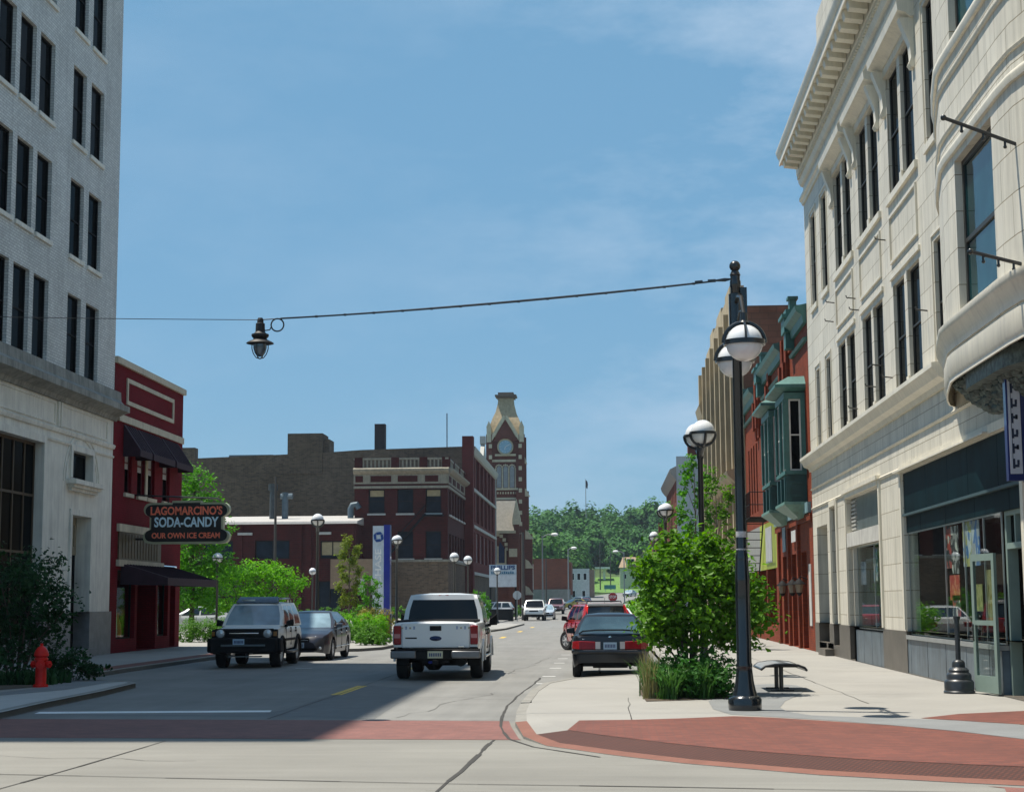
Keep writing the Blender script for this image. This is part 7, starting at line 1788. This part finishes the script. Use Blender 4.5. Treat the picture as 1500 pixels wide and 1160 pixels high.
# ---- hydrant
hx, hy = -11.3, 32.55
hd = thing('fire_hydrant', 'bright red fire hydrant in front of the dark shrub', 'fire hydrant', (hx,hy,S))
hred = pbr('hydrant_red', (.62,.012,.008), .45, var=.15, scale=6, spec=.25)
m = MB(); m.lathe([(.001,0),(.15,0),(.15,.035),(.115,.04),(.108,.06),(.105,.52),(.135,.53),(.135,.57),(.115,.58),(.112,.62)], (hx,hy,S), 20)
for k in range(8): m.tube([(hx+.13*math.cos(k*.785),hy+.13*math.sin(k*.785),S+.03),(hx+.13*math.cos(k*.785),hy+.13*math.sin(k*.785),S+.055)], .014, 6)
m.build('barrel', hred, hd)
m = MB(); m.lathe([(.13,.60),(.145,.62),(.14,.66),(.115,.73),(.07,.79),(.03,.81),(.03,.86),(.001,.865)], (hx,hy,S), 20); m.build('bonnet', hred, hd)
for (dx, dy, r_, l_) in ((1,-.25,.062,.20),(-1,.25,.062,.20),(.25,-1,.075,.19)):
    d = Vector((dx,dy,0)).normalized(); c = Vector((hx,hy,S+.45)); m = MB(); m.tube([c+d*.09,c+d*(l_-.05)], r_*.85, 12); m.tube([c+d*(l_-.05),c+d*l_], r_*1.15, 12); m.tube([c+d*l_,c+d*(l_+.04)], .022, 5); m.build('outlet', hred, hd)

# ---- bench on two pedestals
be = thing('backless_bench', 'small backless bench with curved perforated seat on two black pedestals', 'bench', (3.15,30.6,S))
m = MB(); bx, by = 3.15, 30.7
pr_ = [(-.40,.40),(-.33,.455),(-.15,.485),(.05,.49),(.25,.47),(.37,.425),(.40,.385)]
for (a, b) in zip(pr_, pr_[1:]):
    m.hexa([(bx+a[0],by-.75,S+a[1]-.015),(bx+b[0],by-.75,S+b[1]-.015),(bx+b[0],by+.75,S+b[1]-.015),(bx+a[0],by+.75,S+a[1]-.015),(bx+a[0],by-.75,S+a[1]+.01),(bx+b[0],by-.75,S+b[1]+.01),(bx+b[0],by+.75,S+b[1]+.01),(bx+a[0],by+.75,S+a[1]+.01)])
st_ = m.build('seat', pbr('pale_perforated_metal', (.36,.36,.35), .4, .5, var=.1), be)
m = MB()
for yy_ in (-.76,.76): m.tube([(bx+a,by+yy_,S+z) for a, z in pr_], .022, 6)
for a, z in (pr_[0], pr_[-1]): m.tube([(bx+a,by-.76,S+z),(bx+a,by+.76,S+z)], .024, 6)
m.build('rim', M['black'], st_)
for s_ in (-1, 1):
    m = MB(); m.tube([(bx-.02+s_*.0,by+s_*.42,S),(bx-.02,by+s_*.42,S+.46)], .04, 10); m.box(bx-.22,bx+.2,by+s_*.42-.05,by+s_*.42+.05,S,S+.025); m.tube([(bx-.30,by+s_*.42,S+.44),(bx+.28,by+s_*.42,S+.44)], .02, 6); m.build('leg', M['black'], be)

# ---- stepped cast base with a slim post by the shop door
sx, sy_ = 6.12, 29.4
sb = thing('stepped_post', 'slim black post on a stepped cast base beside the open shop door', 'post', (sx,sy_,S))
m = MB(); m.lathe([(.001,0),(.27,0),(.27,.03),(.255,.05),(.255,.19),(.24,.22),(.215,.24),(.215,.31),(.20,.34),(.175,.36),(.175,.40),(.15,.43),(.115,.45),(.11,.53),(.09,.56),(.05,.58)], (sx,sy_,S), 24); m.build('base', pbr('cast_iron', (.025,.030,.036), .4, var=.3, coat=.2), sb)
m = MB(); m.tube([(sx,sy_,S+.56),(sx,sy_,S+1.30)], .045, 12); m.tube([(sx,sy_,S+1.28),(sx,sy_,S+1.33)], .06, 12); m.build('post', MATS['cast_iron'], sb)
# flower pot top, mail bin, planter
m = MB(); m.box(-10.65,-10.15,77.2,77.7,S,S+1.0); m.box(-10.68,-10.12,77.17,77.73,S+1.0,S+1.1)
tag(m.build('litter_bin', pbr('navy_bin', (.015,.03,.10), .4), None, bevel=.03), 'navy blue bin standing by the golden shrub', 'bin')
m = MB(); m.box(-10.7,-8.6,150.5,152,0,.95); m.box(-10.8,-8.5,150.4,152.1,.95,1.1)
tag(m.build('planter', M['blackm'], None, flat=True), 'dark square planter below the PHILLIPS signboard', 'planter')
for x, y, l in ((-14.6,69,1.9),(-13.1,66,1.6)):
    m = MB(); m.box(x-l/2,x+l/2,y,y+.4,S,S+.38)
    tag(m.build('low_wall', walkm, None, bevel=.03), 'low pale concrete wall %s' % ('by the clipped hedge' if l > 1.8 else 'at the plaza edge behind the off-road car'), 'wall')
m = MB(); m.tube([(-15.9,82,S),(-15.9,82,1.9)], .09, 8); 
tag(m.build('bollard', pbr('pale_bollard', (.35,.33,.28), .7), None), 'pale round bollard in the plaza shrubs', 'bollard')
for x, y, z, lab in ((.75,18.9,zt+.012,'crumpled white paper on the tactile strip'),(2.35,17.5,zt+.008,'white scrap on the red pavers near the kerb'),(1.7,22.9,zt+.008,'small pale scrap on the red pavers by the lamp')):
    m = MB()
    for k in range(3): a = rnd.uniform(0,6); m.poly([(x+.05*math.cos(a+q*1.57)*rnd.uniform(.5,1), y+.05*math.sin(a+q*1.57)*rnd.uniform(.5,1), z+.01*q*k) for q in range(4)])
    tag(m.build('paper_scrap', M['white'], None, flat=True), lab, 'litter')

# ================================================================ summer haze over the whole scene
m = MB(); m.box(-910,910,-310,1610,-1.5,75)
hzm = bpy.data.materials.new('haze'); hzm.use_nodes = True; nt = hzm.node_tree; nt.nodes.remove(nt.nodes['Principled BSDF'])
pv = nt.nodes.new('ShaderNodeVolumePrincipled'); pv.inputs['Density'].default_value = .00013; pv.inputs['Color'].default_value = (.66,.82,1.0,1); pv.inputs['Anisotropy'].default_value = .2
nt.links.new(pv.outputs[0], nt.nodes['Material Output'].inputs['Volume'])
tag(m.build('haze', hzm, None, flat=True), 'thin summer haze lying over the street and hill', 'haze', kind='stuff')
